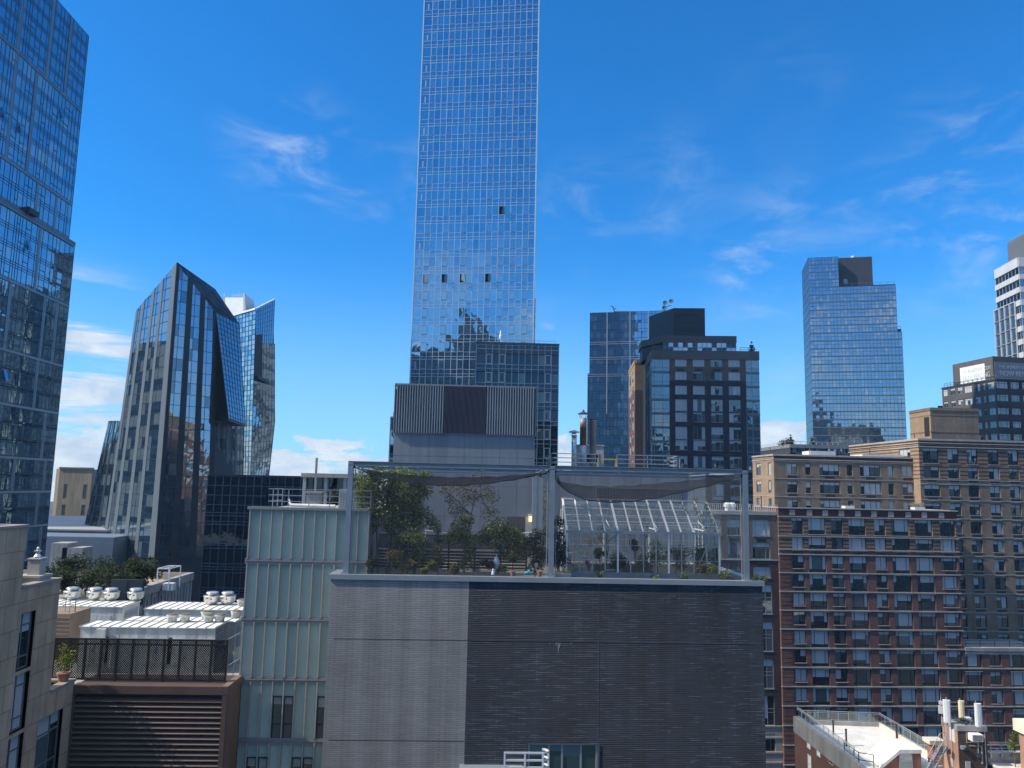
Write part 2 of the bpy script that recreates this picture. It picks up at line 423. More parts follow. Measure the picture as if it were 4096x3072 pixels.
# windows: a frame (part) with its pane (sub-part); meshes shared by size
WM = {}
def window(root, f, h, vs=(), hs=(), recess=0.18, frame_m=None, pane_ms=None, var=None, bar_=0.06, low=None, sill=None, name='window', lit=None):
    a, b, c, d = h[:4]; w_ = round(b - a, 2); h_ = round(d - c, 2)
    key = ('fr', w_, h_, vs, hs, frame_m.name, bar_, sill and sill.name)
    if key not in WM:
        mb = MB()
        g = bar_
        mb.box(0, g, -.03, .05, 0, h_); mb.box(w_ - g, w_, -.03, .05, 0, h_)
        mb.box(g, w_ - g, -.03, .05, 0, g); mb.box(g, w_ - g, -.03, .05, h_ - g, h_)
        for x in vs: mb.box(w_ * x - g * .45, w_ * x + g * .45, -.028, .048, g, h_ - g)
        for z in hs: mb.box(g, w_ - g, -.026, .046, h_ * z - g * .45, h_ * z + g * .45)
        if sill: mb.box(-.06, w_ + .06, -recess - .07, -.035, -.09, 0.0, 1)
        me_o = mb.build(name, [frame_m] + ([sill] if sill else []), None, off=Vector((0, 0, 0)))
        WM[key] = me_o.data; bpy.data.objects.remove(me_o)
    o = bpy.data.objects.new(name, WM[key]); COL.objects.link(o)
    o.parent = root; o.location = f.pt(a, c, -recess) - BASE[root.name]; o.rotation_euler = (0, 0, R(f.ang))
    v = rnd.randrange(10) if var is None else var
    key = ('pn', w_, h_, vs, hs, v, tuple(m.name for m in pane_ms), low)
    if key not in WM:
        rr = random.Random(v * 77 + int(w_ * 100) + 13); mb = MB()
        xs = [0] + [w_ * x for x in vs] + [w_]
        bl = rr.choice((0, 0, .25, .35, .5, .6, .75, 1.0, 1.0, .18))
        z00 = h_ * low if low else 0
        for i in range(len(xs) - 1):
            k = bl if rr.random() < .72 else rr.choice((0, .3, 1.0))
            zt = h_ - (h_ - z00) * k
            y = .01 + rr.uniform(-.004, .004); e = rr.gauss(0, .006)
            def q(za, zb_, m):
                if zb_ - za > .02: mb.face([(xs[i], y, za), (xs[i + 1], y + e, za), (xs[i + 1], y + e, zb_), (xs[i], y, zb_)], m)
            q(zt, h_, 1); q(z00, zt, 0 if rr.random() < .7 else 2)
            if low: q(0, z00, 3 if len(pane_ms) > 3 else 0)
        po = mb.build('pane', pane_ms, None, off=Vector((0, 0, 0)))
        WM[key] = po.data; bpy.data.objects.remove(po)
    p = bpy.data.objects.new('pane', WM[key]); COL.objects.link(p); p.parent = o
    return o
def grille(root, f, u, z, w_, h_, gm, sm=None):
    key = ('gr', round(w_, 2), round(h_, 2), gm.name, sm and sm.name)
    if key not in WM:
        mb = MB(); mb.box(-w_, w_, -.03, .06, -h_, h_, 0)
        for k in range(4): mb.box(-w_ + .04, w_ - .04, -.045, -.03, -h_ + .06 + k * h_ * .48, -h_ + .06 + k * h_ * .48 + .03, 0)
        if sm: mb.box(-w_ - .03, w_ + .03, -.10, .06, -h_ - .07, -h_, 1)
        o = mb.build('vent_grille', [gm] + ([sm] if sm else []), None, off=Vector((0, 0, 0))); WM[key] = o.data; bpy.data.objects.remove(o)
    o = bpy.data.objects.new('vent_grille', WM[key]); COL.objects.link(o); o.parent = root
    o.location = f.pt(u, z, 0) - BASE[root.name]; o.rotation_euler = (0, 0, R(f.ang))
def curtain(f, gl, mu, us, zs, gm=lambda i, k: 0, j=0.004, mw=0.06, mh=0.06, md=0.07, skip=lambda i, k: False, d=0.0, vert=True):
    for k in range(len(zs) - 1):
        for i in range(len(us) - 1):
            if skip(i, k): continue
            f.pane(gl, us[i], us[i + 1], zs[k], zs[k + 1], d, gm(i, k), j)
    if mu is not None:
        if vert:
            for u in us: f.box(mu, u - mw / 2, u + mw / 2, zs[0], zs[-1], d - .03, d + md)
        for z in zs: f.box(mu, us[0], us[-1], z - mh / 2, z + mh / 2, d - .03, d + md - .012)
def panel_quad(gl, mu, A, B, C, D, nu, nv, gm=lambda i, k: 0, j=.004, mw=.12, us=None, vs=None, vbars=True, hbars=True):
    """A bottom-left, B bottom-right, C top-right, D top-left: a flat or slightly warped glazed facet in nu x nv panes"""
    A, B, C, D = map(Vector, (A, B, C, D))
    us = us or [i / nu for i in range(nu + 1)]; vs = vs or [k / nv for k in range(nv + 1)]
    n = ((B - A).cross(D - A)).normalized()
    pt = lambda s, t: (A * (1 - s) + B * s) * (1 - t) + (D * (1 - s) + C * s) * t
    for k in range(len(vs) - 1):
        for i in range(len(us) - 1):
            q = [pt(us[i], vs[k]), pt(us[i + 1], vs[k]), pt(us[i + 1], vs[k + 1]), pt(us[i], vs[k + 1])]
            e = [rnd.gauss(0, j * (q[1] - q[0]).length / 2) for _ in range(2)]
            q[0] += n * (-e[0] - e[1]); q[1] += n * (e[0] - e[1]); q[2] += n * (e[0] + e[1]); q[3] += n * (-e[0] + e[1])
            gl.face(q, gm(i, k))
    if vbars:
        for s in us: mu.bar(pt(s, 0) + n * .04, pt(s, 1) + n * .04, mw, mw, 0, n)
    if hbars:
        for t in vs: mu.bar(pt(0, t) + n * .035, pt(1, t) + n * .035, mw, mw, 0, n)
def railing(mb, pts, h, posts, r=.025, rails=(1.0,), mi=0):
    for a, b in zip(pts[:-1], pts[1:]):
        a = Vector(a); b = Vector(b); n = max(1, int(round((b - a).length / posts)))
        for k in range(n + 1):
            q = a.lerp(b, k / n); mb.bar(q, q + Vector((0, 0, h)), r * 2, r * 2, mi)
        for t in rails: mb.bar(a + Vector((0, 0, h * t)), b + Vector((0, 0, h * t)), r * 2, r * 2, mi)
def leaves(mb, centers, n, size, mis=(0, 1, 2), flat=0.35):
    tot_w = sum(c[1] ** 2 for c in centers)
    for c, r_ in centers:
        k = int(n * r_ ** 2 / tot_w)
        c = Vector(c)
        for _ in range(k):
            d = Vector((rnd.gauss(0, 1), rnd.gauss(0, 1), rnd.gauss(0, .85)))
            d = d.normalized() * r_ * (rnd.random() ** .45)
            p = c + d
            a = Vector((rnd.gauss(0, 1), rnd.gauss(0, 1), rnd.gauss(0, flat))).normalized()
            b = a.cross(Vector((rnd.gauss(0, 1), rnd.gauss(0, 1), rnd.gauss(0, 1)))).normalized()
            s_ = size * rnd.uniform(.6, 1.35)
            mb.face([p - a * s_ * .5, p + b * s_ * .3, p + a * s_ * .5, p - b * s_ * .3], rnd.choice(mis))
def lattice(mb, f, u0, u1, z0, z1, pitch, wid, d, mi=0):
    W = u1 - u0; H = z1 - z0
    for s in (1, -1):
        c = -H if s == 1 else 0.0
        c0 = -H if s == 1 else 0
        k = c0
        while k < (W if s == 1 else W + H):
            # line u = k + s*z (s=1)  /  u = k - z
            zs_ = []
            pa = None
            za, zb_ = 0.0, H
            if s == 1:
                za = max(0, -k); zb_ = min(H, W - k)
                ua, ub_ = k + za, k + zb_
            else:
                za = max(0, k - W); zb_ = min(H, k)
                ua, ub_ = k - za, k - zb_
            if zb_ - za > .02:
                a = f.pt(u0 + ua, z0 + za, d + s * .006); b = f.pt(u0 + ub_, z0 + zb_, d + s * .006)
                mb.bar(a, b, wid, .011, mi, f.n)
            k += pitch
# ------------------------------------------------------------------ palette
G_T4 = [glass('tower_glass_blue', (.60, .78, .86), .56, (.012, .04, .085), .012), glass('tower_glass_pale', (.66, .80, .88), .58, (.03, .07, .12), .012),
        glass('tower_glass_deep', (.50, .70, .82), .54, (.01, .03, .07), .012)]
G_SP = glass('spandrel_glass', (.58, .76, .85), .54, (.012, .04, .085), .008)
G_T1 = [glass('teal_glass_deep', (.48, .68, .82), .56, (.012, .055, .10), .008), glass('teal_glass_mid', (.54, .72, .84), .52, (.035, .10, .13), .008),
        glass('teal_glass_pale', (.60, .76, .85), .46, (.15, .25, .28), .008)]
G_DK = [glass('smoked_glass', (.30, .42, .54), .10, (.008, .018, .028), .015), glass('smoked_glass_pale', (.40, .50, .58), .12, (.05, .08, .09), .015)]
G_RT = [glass('river_glass_blue', (.50, .62, .74), .55, (.03, .055, .085), .010), glass('river_glass_pale', (.60, .68, .76), .50, (.11, .14, .17), .010)]
ALU = mat('aluminium_mullion', (.34, .38, .42), .4, .5, .06)
ALU_D = mat('dark_mullion', (.035, .06, .085), .4, .3, .06)
ALU_M = mat('mid_grey_mullion', (.13, .16, .18), .45, .4, .06)
ALU_L = mat('pale_mullion', (.58, .60, .62), .4, .3, .06)
WHITE = mat('white_paint', (.78, .78, .76), .5, 0, .05)
OFFWH = mat('off_white_render', (.66, .66, .64), .7, 0, .08, streak=.08)
PANEL = mat('grey_zinc_panel', (.24, .26, .28), .5, .15, .10, streak=.12)
PANEL_L = mat('pale_stone_band', (.42, .41, .38), .7, 0, .12, streak=.1)
STRIPE = mat('grey_beige_metal_stripe', (.115, .14, .16), .55, .1, .06)
CONC = mat('weathered_concrete', (.33, .32, .30), .85, 0, .16, streak=.15, fine=.06)
ROOF = mat('grey_roof_membrane', (.30, .30, .29), .9, 0, .2)
BLACKM = mat('black_corrugated_cladding', (.030, .038, .050), .55, .1, .1)
BLIND = mat('window_blind', (.44, .46, .46), .5, 0, .05, coat=.35)
G_WIN = glass('house_window_glass', (.70, .80, .84), .15, (.022, .034, .038), .01)
G_WIN2 = glass('house_window_glass_curtained', (.70, .80, .84), .16, (.10, .125, .135), .01)
G_WLOW = glass('house_window_lower_panel', (.6, .7, .75), .14, (.022, .04, .042), .006)

# ------------------------------------------------------------------ ground
g = MB(); S = 1500
for i in range(-8, 8):
    for j in range(-8, 8):
        a = S / 8
        g.face([(i * a, j * a, 0), ((i + 1) * a, j * a, 0), ((i + 1) * a, (j + 1) * a, 0), (i * a, (j + 1) * a, 0)])
go = g.build('ground', mat('street_asphalt', (.06, .06, .062), .9, 0, .3, .02)); go['kind'] = 'structure'

# ------------------------------------------------------------------ skyline behind the camera, seen only in the glass
sk = MB(); rs = random.Random(5)
# unseen blocks added beyond the tall tower to darken the left tower's reflection
for x0, x1, y0, hh in ((-8, 2, 314, 136), (2, 11, 318, 110), (11, 21, 313, 122), (21, 30, 319, 92)):
    sk.box(x0, x1, y0, y0 + 16, 0, hh)
# unseen blocks added far left to darken the pointed tower's reflection
for x0, x1, y0, hh in ((-236, -200, 258, 116), (-230, -204, 284.5, 106)):
    sk.box(x0, x1, y0, y0 + 26 if y0 < 280 else y0 + 23, 0, hh)
for x0, x1, y0, hh in ((-152, -138, -112, 112), (-138, -124, -110, 119), (-124, -117, -113, 123), (-117, -108, -111, 116), (-108, -102, -110, 126), (-102, -97, -112, 136), (-100, -98, -114, 142), (-96, -84, -111, 127), (-84, -70, -110, 117)):
    sk.box(x0, x1, y0 - 24, y0, 0, hh)
x = -60
while x < 330:
    w_ = rs.uniform(18, 42); hh = rs.choice((70, 78, 84, 92, 88, 96, 118, 104)); y = -rs.uniform(110, 190)
    if abs(x + w_ / 2) < 60: hh = rs.choice((76, 88, 94)); 
    sk.box(x, x + w_, y - 30, y, 0, hh)
    sk.box(x + w_ * .3, x + w_ * .6, y - 20, y - 8, hh, hh + rs.uniform(4, 9))
    x += w_ + rs.uniform(0, 14)
so = sk.build('skyline', brick('far_skyline_masonry', (.10, .13, .145), (.065, .09, .10), (.20, .23, .235), 2.4, 3.3, .5, .7, 0, 'x', .3)); so['kind'] = 'stuff'

# ------------------------------------------------------------------ tall central tower
def central_tower():
    Y = 150
    f = face_at(1665, 1162, Y, -9.3)
    cutpx = [163, 265, 338, 410, 483, 555, 628, 700, 773, 848, 923, 998, 1072, 1145, 1220, 1290, 1363, 1438, 1512, 1583]
    us = [f.uv(1600 + x * .3375, 1162)[0] for x in cutpx]
    wins = {1, 4, 7, 11, 13, 15, 17}
    z_ref = f.uv(1860, 1093)[1]          # top of a vision strip
    ph = (f.uv(1860, 1100)[1] - f.uv(1860, 1514)[1]) / 6.0
    r = thing('glass_tower', 'very tall slim blue glass tower gridded with pale mullions, rising out of sight', 'tower', f.pt(us[0], 0))
    mu = MB(); stuffw = MB(); n_w = 0
    floors = list(range(-9, 27))
    body = MB()
    q = [f.pt(us[0], 0, -.6), f.pt(us[-1], 0, -.6)]
    vb = (f.pt(us[-1], 0) - CAMP); vb.z = 0; vb.normalize(); vl = (f.pt(us[0], 0) - CAMP); vl.z = 0; vl.normalize()
    body.prism([q[0], q[1], q[1] + vb * 22 - f.u * .8, q[0] + vl * 22 + f.u * .8], 0, z_ref + 26 * ph)
    body.build('tower_core', mat('tower_side_glass', (.10, .17, .25), .15, .3, .05), r)
    fcx = MB()
    f.box(fcx, us[0] - .18, us[0], z_ref - 9 * ph, z_ref + 26 * ph, -.6, .10); f.box(fcx, us[-1], us[-1] + .18, z_ref - 9 * ph, z_ref + 26 * ph, -.6, .10)
    fcx.build('corner_trim', ALU_L, r)
    for fl in floors:
        z1 = z_ref + fl * ph; z0 = z1 - ph * .585
        zA = z1 + ph * .05; zB = z1 + ph * .20  # spandrel rows above the vision strip
        zs = [z0, z1, z1 + ph * .16, z1 + ph * .415]
        gl = MB()
        tones = [rnd.choice((0, 0, 0, 2, 1)) for _ in us]
        curtain(f, gl, None, us, zs, lambda i, k: 3 if k else tones[i], .0035, skip=lambda i, k: k == 0 and i in wins)
        # a column standing behind the glass at the left corner
        gl.build('glass_band', G_T4 + [G_SP], r)
        for z in zs[:3]: f.box(mu, us[0], us[-1], z - .032, z + .032, -.02, .04)
        for i in sorted(wins):
            a, b = us[i] + .02, us[i + 1] - .02; m = 0 if fl < -9 else None
            opened = {(0, 1): 1, (0, 4): 2, (0, 7): 3, (0, 11): 2, (4, 13): 2, (11, 11): 2, (11, 15): 3, (13, 15): 2, (13, 17): 2}.get((fl, i))
            if n_w < 100 and fl >= -7:
                n_w += 1
                fr = MB(); g_ = .10
                f.box(fr, a, b, z0 + .06, z0 + .06 + g_, -.02, .07); f.box(fr, a, b, z1 - .06 - g_, z1 - .06, -.02, .07)
                f.box(fr, a, a + g_, z0 + .06 + g_, z1 - .06 - g_, -.02, .07); f.box(fr, b - g_, b, z0 + .06 + g_, z1 - .06 - g_, -.02, .07)
                wo_ = fr.build('window', ALU, r)
                pn = MB()
                if opened:   # sash swung outward, dark room behind
                    f.quad(pn, a + g_, b - g_, z0 + .2, z1 - .2, -.1, 2)
                    hu = b - g_
                    hx = a + g_ + (.22 if opened == 1 else (b - a) * (.62 if opened == 2 else .35)); hd = .30 if opened == 1 else .75
                    pn.face([f.pt(hx, z0 + .2, hd), f.pt(hu, z0 + .2, .02), f.pt(hu, z1 - .2, .02), f.pt(hx, z1 - .2, hd)], 3 if opened == 1 else 0)
                else: f.pane(pn, a + g_, b - g_, z0 + .2, z1 - .2, .03, rnd.choice((0, 0, 1)), .006)
                pn.build('pane', [G_T4[0], G_T4[1], mat('dark_room', (.01, .014, .018), .9), mat('white_inner_blind', (.62, .64, .66), .6)], wo_, off=BASE[r.name])
            else:
                g_ = .10
                f.box(stuffw, a, b, z0 + .06, z0 + .06 + g_, -.02, .07, 0); f.box(stuffw, a, b, z1 - .06 - g_, z1 - .06, -.02, .07, 0)
                f.box(stuffw, a, a + g_, z0 + .06 + g_, z1 - .06 - g_, -.02, .07, 0); f.box(stuffw, b - g_, b, z0 + .06 + g_, z1 - .06 - g_, -.02, .07, 0)
                f.pane(stuffw, a + g_, b - g_, z0 + .2, z1 - .2, .03, rnd.choice((1, 1, 2)), .006)
        # pale column behind the first bay
        cb = None
    zt = z_ref + 26 * ph; zb0 = z_ref - 9 * ph
    for u in us: f.box(mu, u - .042, u + .042, zb0, zt, -.02, .05)
    mu.build('mullions', mat('cool_pale_mullion', (.50, .56, .62), .4, .3, .05), r)
    so_ = stuffw.build('upper_windows', [ALU] + G_T4[:2], r); so_['kind'] = 'stuff'
    # interior column showing pale in the corner bay
    ic = MB()
    for fl in floors:
        z1 = z_ref + fl * ph
        if rnd.random() < .75: f.box(ic, us[0] + .75, us[0] + 1.02, z1 - ph * .55, z1 - ph * rnd.uniform(.1, .2), .045, .05)
    ic.build('corner_column', mat('pale_column_behind_glass', (.30, .38, .45), .4, 0, .05, coat=.5), r)
central_tower()

# ------------------------------------------------------------------ dark glass block in front of it
def dark_block():
    f = face_at(1904, 1372, 135, 0)
    cutpx = [905, 1020, 1098, 1175, 1253, 1330, 1410, 1485, 1563, 1642, 1720, 1797, 1883]
    us = [f.uv(1600 + x * .3375, 1400)[0] for x in cutpx]
    zt = f.uv(1904, 1372)[1]; ph = (f.uv(2000, 1414)[1] - f.uv(2000, 1561)[1]) / 2
    r = thing('glass_block', 'dark smoked glass block with gridlines and roof railing, in front of the tallest tower', 'building', f.pt(0, 0))
    b = MB(); w_ = us[-1]
    b.prism([f.pt(0, 0, -.5), f.pt(w_, 0, -.5), f.pt(w_ - 1.2, 0, -12), f.pt(1, 0, -12)], 0, zt + .05); b.build('block_core', BLACKM, r)
    zv = f.uv(1904, 1412)[1]
    mu = MB()
    rows = [zt]
    k = 0; z = zt
    curtain(f, (g0 := MB()), mu, us, [zv + .0, zv + .8, zv + 1.5, zt], lambda i, k: 0, .003, .10, .10)
    g0.build('glass_band', G_DK, r)
    for fl in range(8):
        z1 = zv - fl * ph
        if z1 - ph < 1: break
        zs = [z1 - ph, z1 - ph * .82, z1 - ph * .59, z1]
        gl = MB(); tn = [rnd.choice((0, 0, 0, 1)) for _ in us]
        curtain(f, gl, mu, us, zs, lambda i, k: tn[i] if k == 2 else 0, .004, .10, .09)
        gl.build('glass_band', G_DK, r)
        for i in (1, 3, 10):
            fr = MB(); a, bb = us[i], us[i + 1]; g_ = .1; z0 = zs[2]
            for bx in ((a + .06, bb - .06, z0 + .06, z0 + .2), (a + .06, bb - .06, z1 - .2, z1 - .06), (a + .06, a + .2, z0 + .2, z1 - .2), (bb - .2, bb - .06, z0 + .2, z1 - .2)):
                f.box(fr, *bx, .0, .06)
            fr.build('window_frame', mat('block_mullion', (.24, .28, .31), .45, .4, .06), r)
    mu.build('mullions', mat('block_mullion', (.24, .28, .31), .45, .4, .06), r)
    f.box(cp := MB(), -.1, w_ + .1, zt, zt + .25, -.6, .12); cp.build('parapet_coping', ALU_D, r)
    rl = MB(); railing(rl, [f.pt(w_ * .36, zt + .25, -1), f.pt(w_ * .96, zt + .25, -1)], .7, 3.0, .03, (.9,)); rl.build('roof_railing', ALU, r)
    # closed parasol on the roof terrace
    q = f.pt(f.uv(2003, 1360)[0], zt + .2, -1.2)
    pm = MB(); pm.lathe((0, 0, 0), [(.5, 0), (.5, .08), (.04, .1), (.04, .8), (.22, .85), (.26, 1.3), (.12, 2.1), (.02, 2.5)], 10)
    pm.v = [v + q for v in pm.v]
    solo('parasol', pm, WHITE, 'closed white parasol standing on the roof of the dark glass block', 'parasol', q)
dark_block()

# ------------------------------------------------------------------ big glass tower on the left, seen side-on
def left_tower():
    far = P(340, 300, 160)
    f = Face((far.x, 120), 90)           # u runs away from the camera
    r = thing('glass_tower', 'teal glass tower banded into stacked blocks of floors, seen side-on and nearest the stone building', 'tower', f.pt(20, 0))
    U1 = 160 - 120; U2 = f.uv(296, 1010)[0]
    mu = MB(); bands = MB(); st = MB()
    ub = lambda y, x: f.uv(x, y)[1]
    lv = [ub(2300, 185), ub(2226, 186), ub(2098, 196), ub(1966, 208), ub(1841, 218), ub(1654, 236), ub(1467, 256), ub(1228, 279), ub(985, 296)]
    nf = [1, 2, 2, 2, 3, 3, 4, 4]
    up = [ub(955, 270), ub(817, 283), ub(441, 318), ub(132, 348)]
    nu_ = [2, 6, 6]
    def section(za, zb_, n, U, d, seedn, stripes, top=False):
        rs_ = random.Random(seedn)
        us = [0.0]
        while us[-1] < U - .6:
            us.append(min(U, us[-1] + rs_.choice((.8, 1.25, 1.25, 1.7, 1.9))))
        us[-1] = U
        ph = (zb_ - za) / n
        for k in range(n):
            z0 = za + k * ph; z1 = z0 + ph
            zs = [z0 + .25 if k == 0 else z0, z0 + ph * .14, z1 - ph * .14 if k < n - 1 else z1 - .25]
            if k < n - 1: zs.append(z1)
            gl = MB(); tn = []
            t_ = 0
            for i in range(len(us)):
                if rs_.random() < .5: t_ = rs_.choice((0, 1, 1, 2, 2) if za < 60 else (0, 0, 1, 1, 2))
                tn.append(t_)
            if top: tn = [0] * len(us)
            curtain(f, gl, mu, us, zs, lambda i, kk: tn[i] if kk == 1 else 0, .0045, .07, .10, .05, d=d, vert=False)
            for u in us: f.box(mu, u - .04, u + .04, zs[0], zs[-1], d - .02, d + .05)
            for i in range(0, len(us) - 1):    # little vents
                if rs_.random() < .22:
                    f.box(mu, us[i], us[i + 1], z0 + ph * .40, z0 + ph * .44, d - .02, d + .05)
            gl.build('glass_band', G_T1, r)
        for s in stripes:
            sm = MB(); f.box(sm, s, s + .9, za + .25, zb_ - .25, d, d + .05); sm.build('panel_stripe', mat('pale_metal_panel_stripe', (.20, .245, .28), .35, .4, .05), r)
        return us
    def joint(z, U, d=0, thick=.19):
        bands = MB(); f.box(bands, 0, U, z - thick, z - thick * .3, d - .4, d + .16); f.box(bands, 0, U, z + thick * .25, z + thick, d - .4, d + .16); f.box(bands, 0, U, z - thick * .3, z + thick * .25, d - .4, d + .02); bands.build('floor_band', ALU, r)
    uo = lambda x, y: f.uv(x, y)[0]
    strs = [[uo(118, 2180)], [uo(100, 2160), uo(155, 2160)], [uo(140, 2050)], [uo(45, 1920), uo(170, 1920)], [uo(168, 1740)], [uo(135, 1560)], [uo(212, 1350), uo(15, 1350), uo(160, 1350)], [uo(140, 1080)]]
    joint(lv[0], U2)
    for k in range(8):
        section(lv[k], lv[k + 1], nf[k], U2, 0, 40 + k, strs[k])
        joint(lv[k + 1], U2, thick=.20 if k < 7 else .1)
    ustr = [[uo(130, 900), uo(215, 860)], [uo(110, 600), uo(5, 740)], [uo(265, 250), uo(190, 200), uo(75, 100)]]
    for k in range(3):
        section(up[k], up[k + 1], nu_[k], U1, 0, 60 + k, ustr[k], top=(k == 2))
        if k < 2: joint(up[k + 1], U1)
    mu.build('mullions', ALU_D, r)
    lp = MB(); z = up[0]; f.box(lp, 0, U2 + .1, lv[8] + .1, z, -3, .03); f.box(lp, 0, U2 + .12, lv[8] + .1, lv[8] + .9, -3, .10); lp.build('setback_ledge', ALU_M, r)
    vent = MB(); uq = uo(115, 870); zq = ub(848, 115); f.box(vent, uq - 1.6, uq + 1.4, zq - .5, zq + .5, -.02, 1.0); vent.build('projecting_vent', BLACKM, r)
    core = MB()
    core.box(far.x - 30, far.x - .3, 120, 120 + U2, 0, lv[8] + .3); core.box(far.x - 30, far.x - .3, 120, 160, lv[8], up[3] - .1)
    core.build('tower_core', mat('tower_core_blue', (.03, .06, .09), .3, .2, .1), r)
    # sashes tilted open
    for px, py in ((237, 455), (72, 510), (4, 450), (105, 980), (10, 1500)):
        u, z = f.uv(px, py); m = MB()
        m.face([f.pt(u, z + 1.1, .06), f.pt(u, z - 1.0, .7), f.pt(u + .9, z - 1.0, .7), f.pt(u + .9, z + 1.1, .06)])
        m.face([f.pt(u, z + 1.1, .06), f.pt(u, z - 1.0, .06), f.pt(u, z - 1.0, .7)])
        m.build('open_window', G_T1[0], r)
left_tower()

# ------------------------------------------------------------------ faceted prow tower
def prow_tower():
    r = thing('glass_tower', 'dark faceted glass tower rising to a sharp point like a ship prow', 'tower', P(618, 2200, 235) * 1 - Vector((0, 0, P(618, 2200, 235).z)))
    Q = lambda x, y, Y: P(x, y, Y)
    prow_b = Q(618, 2230, 235); prow_t = Q(708, 1050, 235)
    lb = Q(405, 2230, 264); lt = Q(545, 1242, 258)
    gl = MB(); mu = MB(); st = MB()
    # left facet: alternating glass bays and grey stripes, cut to the slanted top
    def facet(A, B, C, D, nv, bays, stripe_m, gms, jj=.006):
        A, B, C, D = map(Vector, (A, B, C, D))
        n = ((B - A).cross(D - A)).normalized()
        pt = lambda s, t: (A * (1 - s) + B * s) * (1 - t) + (D * (1 - s) + C * s) * t
        # floors are level: cut each bay by height
        zlo = min(A.z, B.z); H = nv
        def at(s, z):
            a, b = pt(s, 0), pt(s, 1)
            t = (z - a.z) / (b.z - a.z) if abs(b.z - a.z) > 1e-6 else 0
            return a + (b - a) * max(0, min(1, t))
        ztop = max(C.z, D.z)
        zs = [zlo]
        while zs[-1] < ztop: zs.append(zs[-1] + H)
        for s0, s1, kind in bays:
            gmb = MB()
            for k in range(len(zs) - 1):
                p0, p1 = at(s0, zs[k]), at(s1, zs[k]); p2, p3 = at(s1, zs[k + 1]), at(s0, zs[k + 1])
                if (p2 - p1).length + (p3 - p0).length < .05: continue
                if kind == 's':
                    for q in (p0, p1, p2, p3): pass
                    sg = n * rnd.uniform(.10, .14)
                    gmb.face([p0 + sg, p1 + sg, p2 + sg, p3 + sg]); gmb.face([p1 + sg, p1 - n * .1, p2 - n * .1, p2 + sg]); gmb.face([p0 - n * .1, p0 + sg, p3 + sg, p3 - n * .1])
                else:
                    m_ = rnd.random()
                    cuts = [0, .5, 1] if kind == 2 else [0, .34, 1] if kind == 3 else [0, 1]
                    for c0, c1 in zip(cuts[:-1], cuts[1:]):
                        a_, b_ = p0.lerp(p1, c0), p0.lerp(p1, c1); c_, d_ = p3.lerp(p2, c1), p3.lerp(p2, c0)
                        e = rnd.gauss(0, jj) * 1.2; e2 = rnd.gauss(0, jj) * 1.2
                        gmb.face([a_ + n * e, b_ - n * e + n * e2, c_ - n * e, d_ + n * e + n * -e2], rnd.choice(gms))
                        mu.bar(b_ + n * .03, c_ + n * .03, .10, .10, 0, n)
                    mu.bar(p0 + n * .03, p1 + n * .03, .13, .13, 0, n)
            gmb.build('metal_stripe', [stripe_m], r) if kind == 's' else gmb.build('glass_bay', [GP[0], GP[1], GP[2]], r)
    GP = [glass('prow_glass_blue', (.52, .62, .72), .50, (.015, .035, .06), .008), glass('prow_glass_grey', (.46, .56, .62), .36, (.12, .155, .18), .008), glass('prow_glass_dark', (.36, .46, .56), .36, (.015, .026, .04), .008)]
    facet(lb, prow_b, prow_t, lt, 3.5, [(0, .06, 's'), (.06, .17, 2), (.17, .235, 's'), (.235, .42, 2), (.42, .49, 's'), (.49, .64, 2), (.64, .70, 's'), (.70, .90, 3), (.90, 1.0, 's')], STRIPE, (0, 1, 1, 0))
    rb = Q(845, 2230, 246); rt = Q(864, 1250, 246)
    DKS = mat('black_metal_stripe', (.024, .03, .04), .5, .2, .1)
    facet(prow_b, rb, rt, prow_t, 3.5, [(0, .07, 's'), (.07, .28, 3), (.28, .40, 's'), (.40, .60, 3), (.60, .72, 's'), (.72, .93, 3), (.93, 1.0, 's')], DKS, (0, 0, 0, 2), .003)
    # leaning right facet that overhangs
    a, b, c, d = Q(915, 1683, 243), Q(982, 1706, 257), Q(956, 1297, 260), Q(864, 1250, 246)
    gmb = MB(); panel_quad(gmb, mu, a, b, c, d, 7, 21, lambda i, k: 0, .004, .12); gmb.build('glass_bay', GP, r)
    # sloping glass roof facet
    e = Q(860, 1157, 256)
    gmb = MB(); panel_quad(gmb, mu, prow_t, rt, c, e, 5, 16, lambda i, k: rnd.choice((1, 2, 2, 0)), .012, .13); gmb.build('roof_glazing', GP, r)
    # soffit of the overhang
    sf = MB(); g1 = Q(850, 1683, 250); g2 = Q(897, 1702, 264)
    sf.hexa([a, b, g2, g1, a + Vector((0, 0, .9)), b + Vector((0, 0, .9)), g2 + Vector((0, 0, .9)), g1 + Vector((0, 0, .9))]); sf.build('overhang_soffit', DKS, r)
    # shaft below the overhang
    facet(Q(835, 2230, 250), Q(965, 2230, 266), Q(975, 1700, 266), Q(846, 1683, 250), 3.5, [(0, .18, 3), (.18, .25, 's'), (.25, .45, 2), (.45, .52, 's'), (.52, .72, 2), (.72, .79, 's'), (.79, 1, 2)], STRIPE, (1, 2, 1))
    # low leaning wing on the left
    facet(Q(308, 2230, 275), Q(425, 2230, 266), Q(480, 1683, 263), Q(434, 1683, 272), 3.5, [(0, .22, 2), (.22, .3, 's'), (.3, .55, 2), (.55, .63, 's'), (.63, 1.0, 2)], DKS, (2, 2, 1))
    mu.build('mullions', ALU_D, r)
    # solid body behind the facets
    body = MB()
    bk = [Q(640, 2230, 290), Q(640, 1240, 290)]
    iv = Vector((0, .8, 0))
    def tri(*p): body.face([q + iv for q in p])
    L0, P0, R0, P1, L1, R1 = lb, prow_b, rb, prow_t, lt, rt
    back_b = Q(700, 2230, 290); back_t = Q(730, 1260, 290)
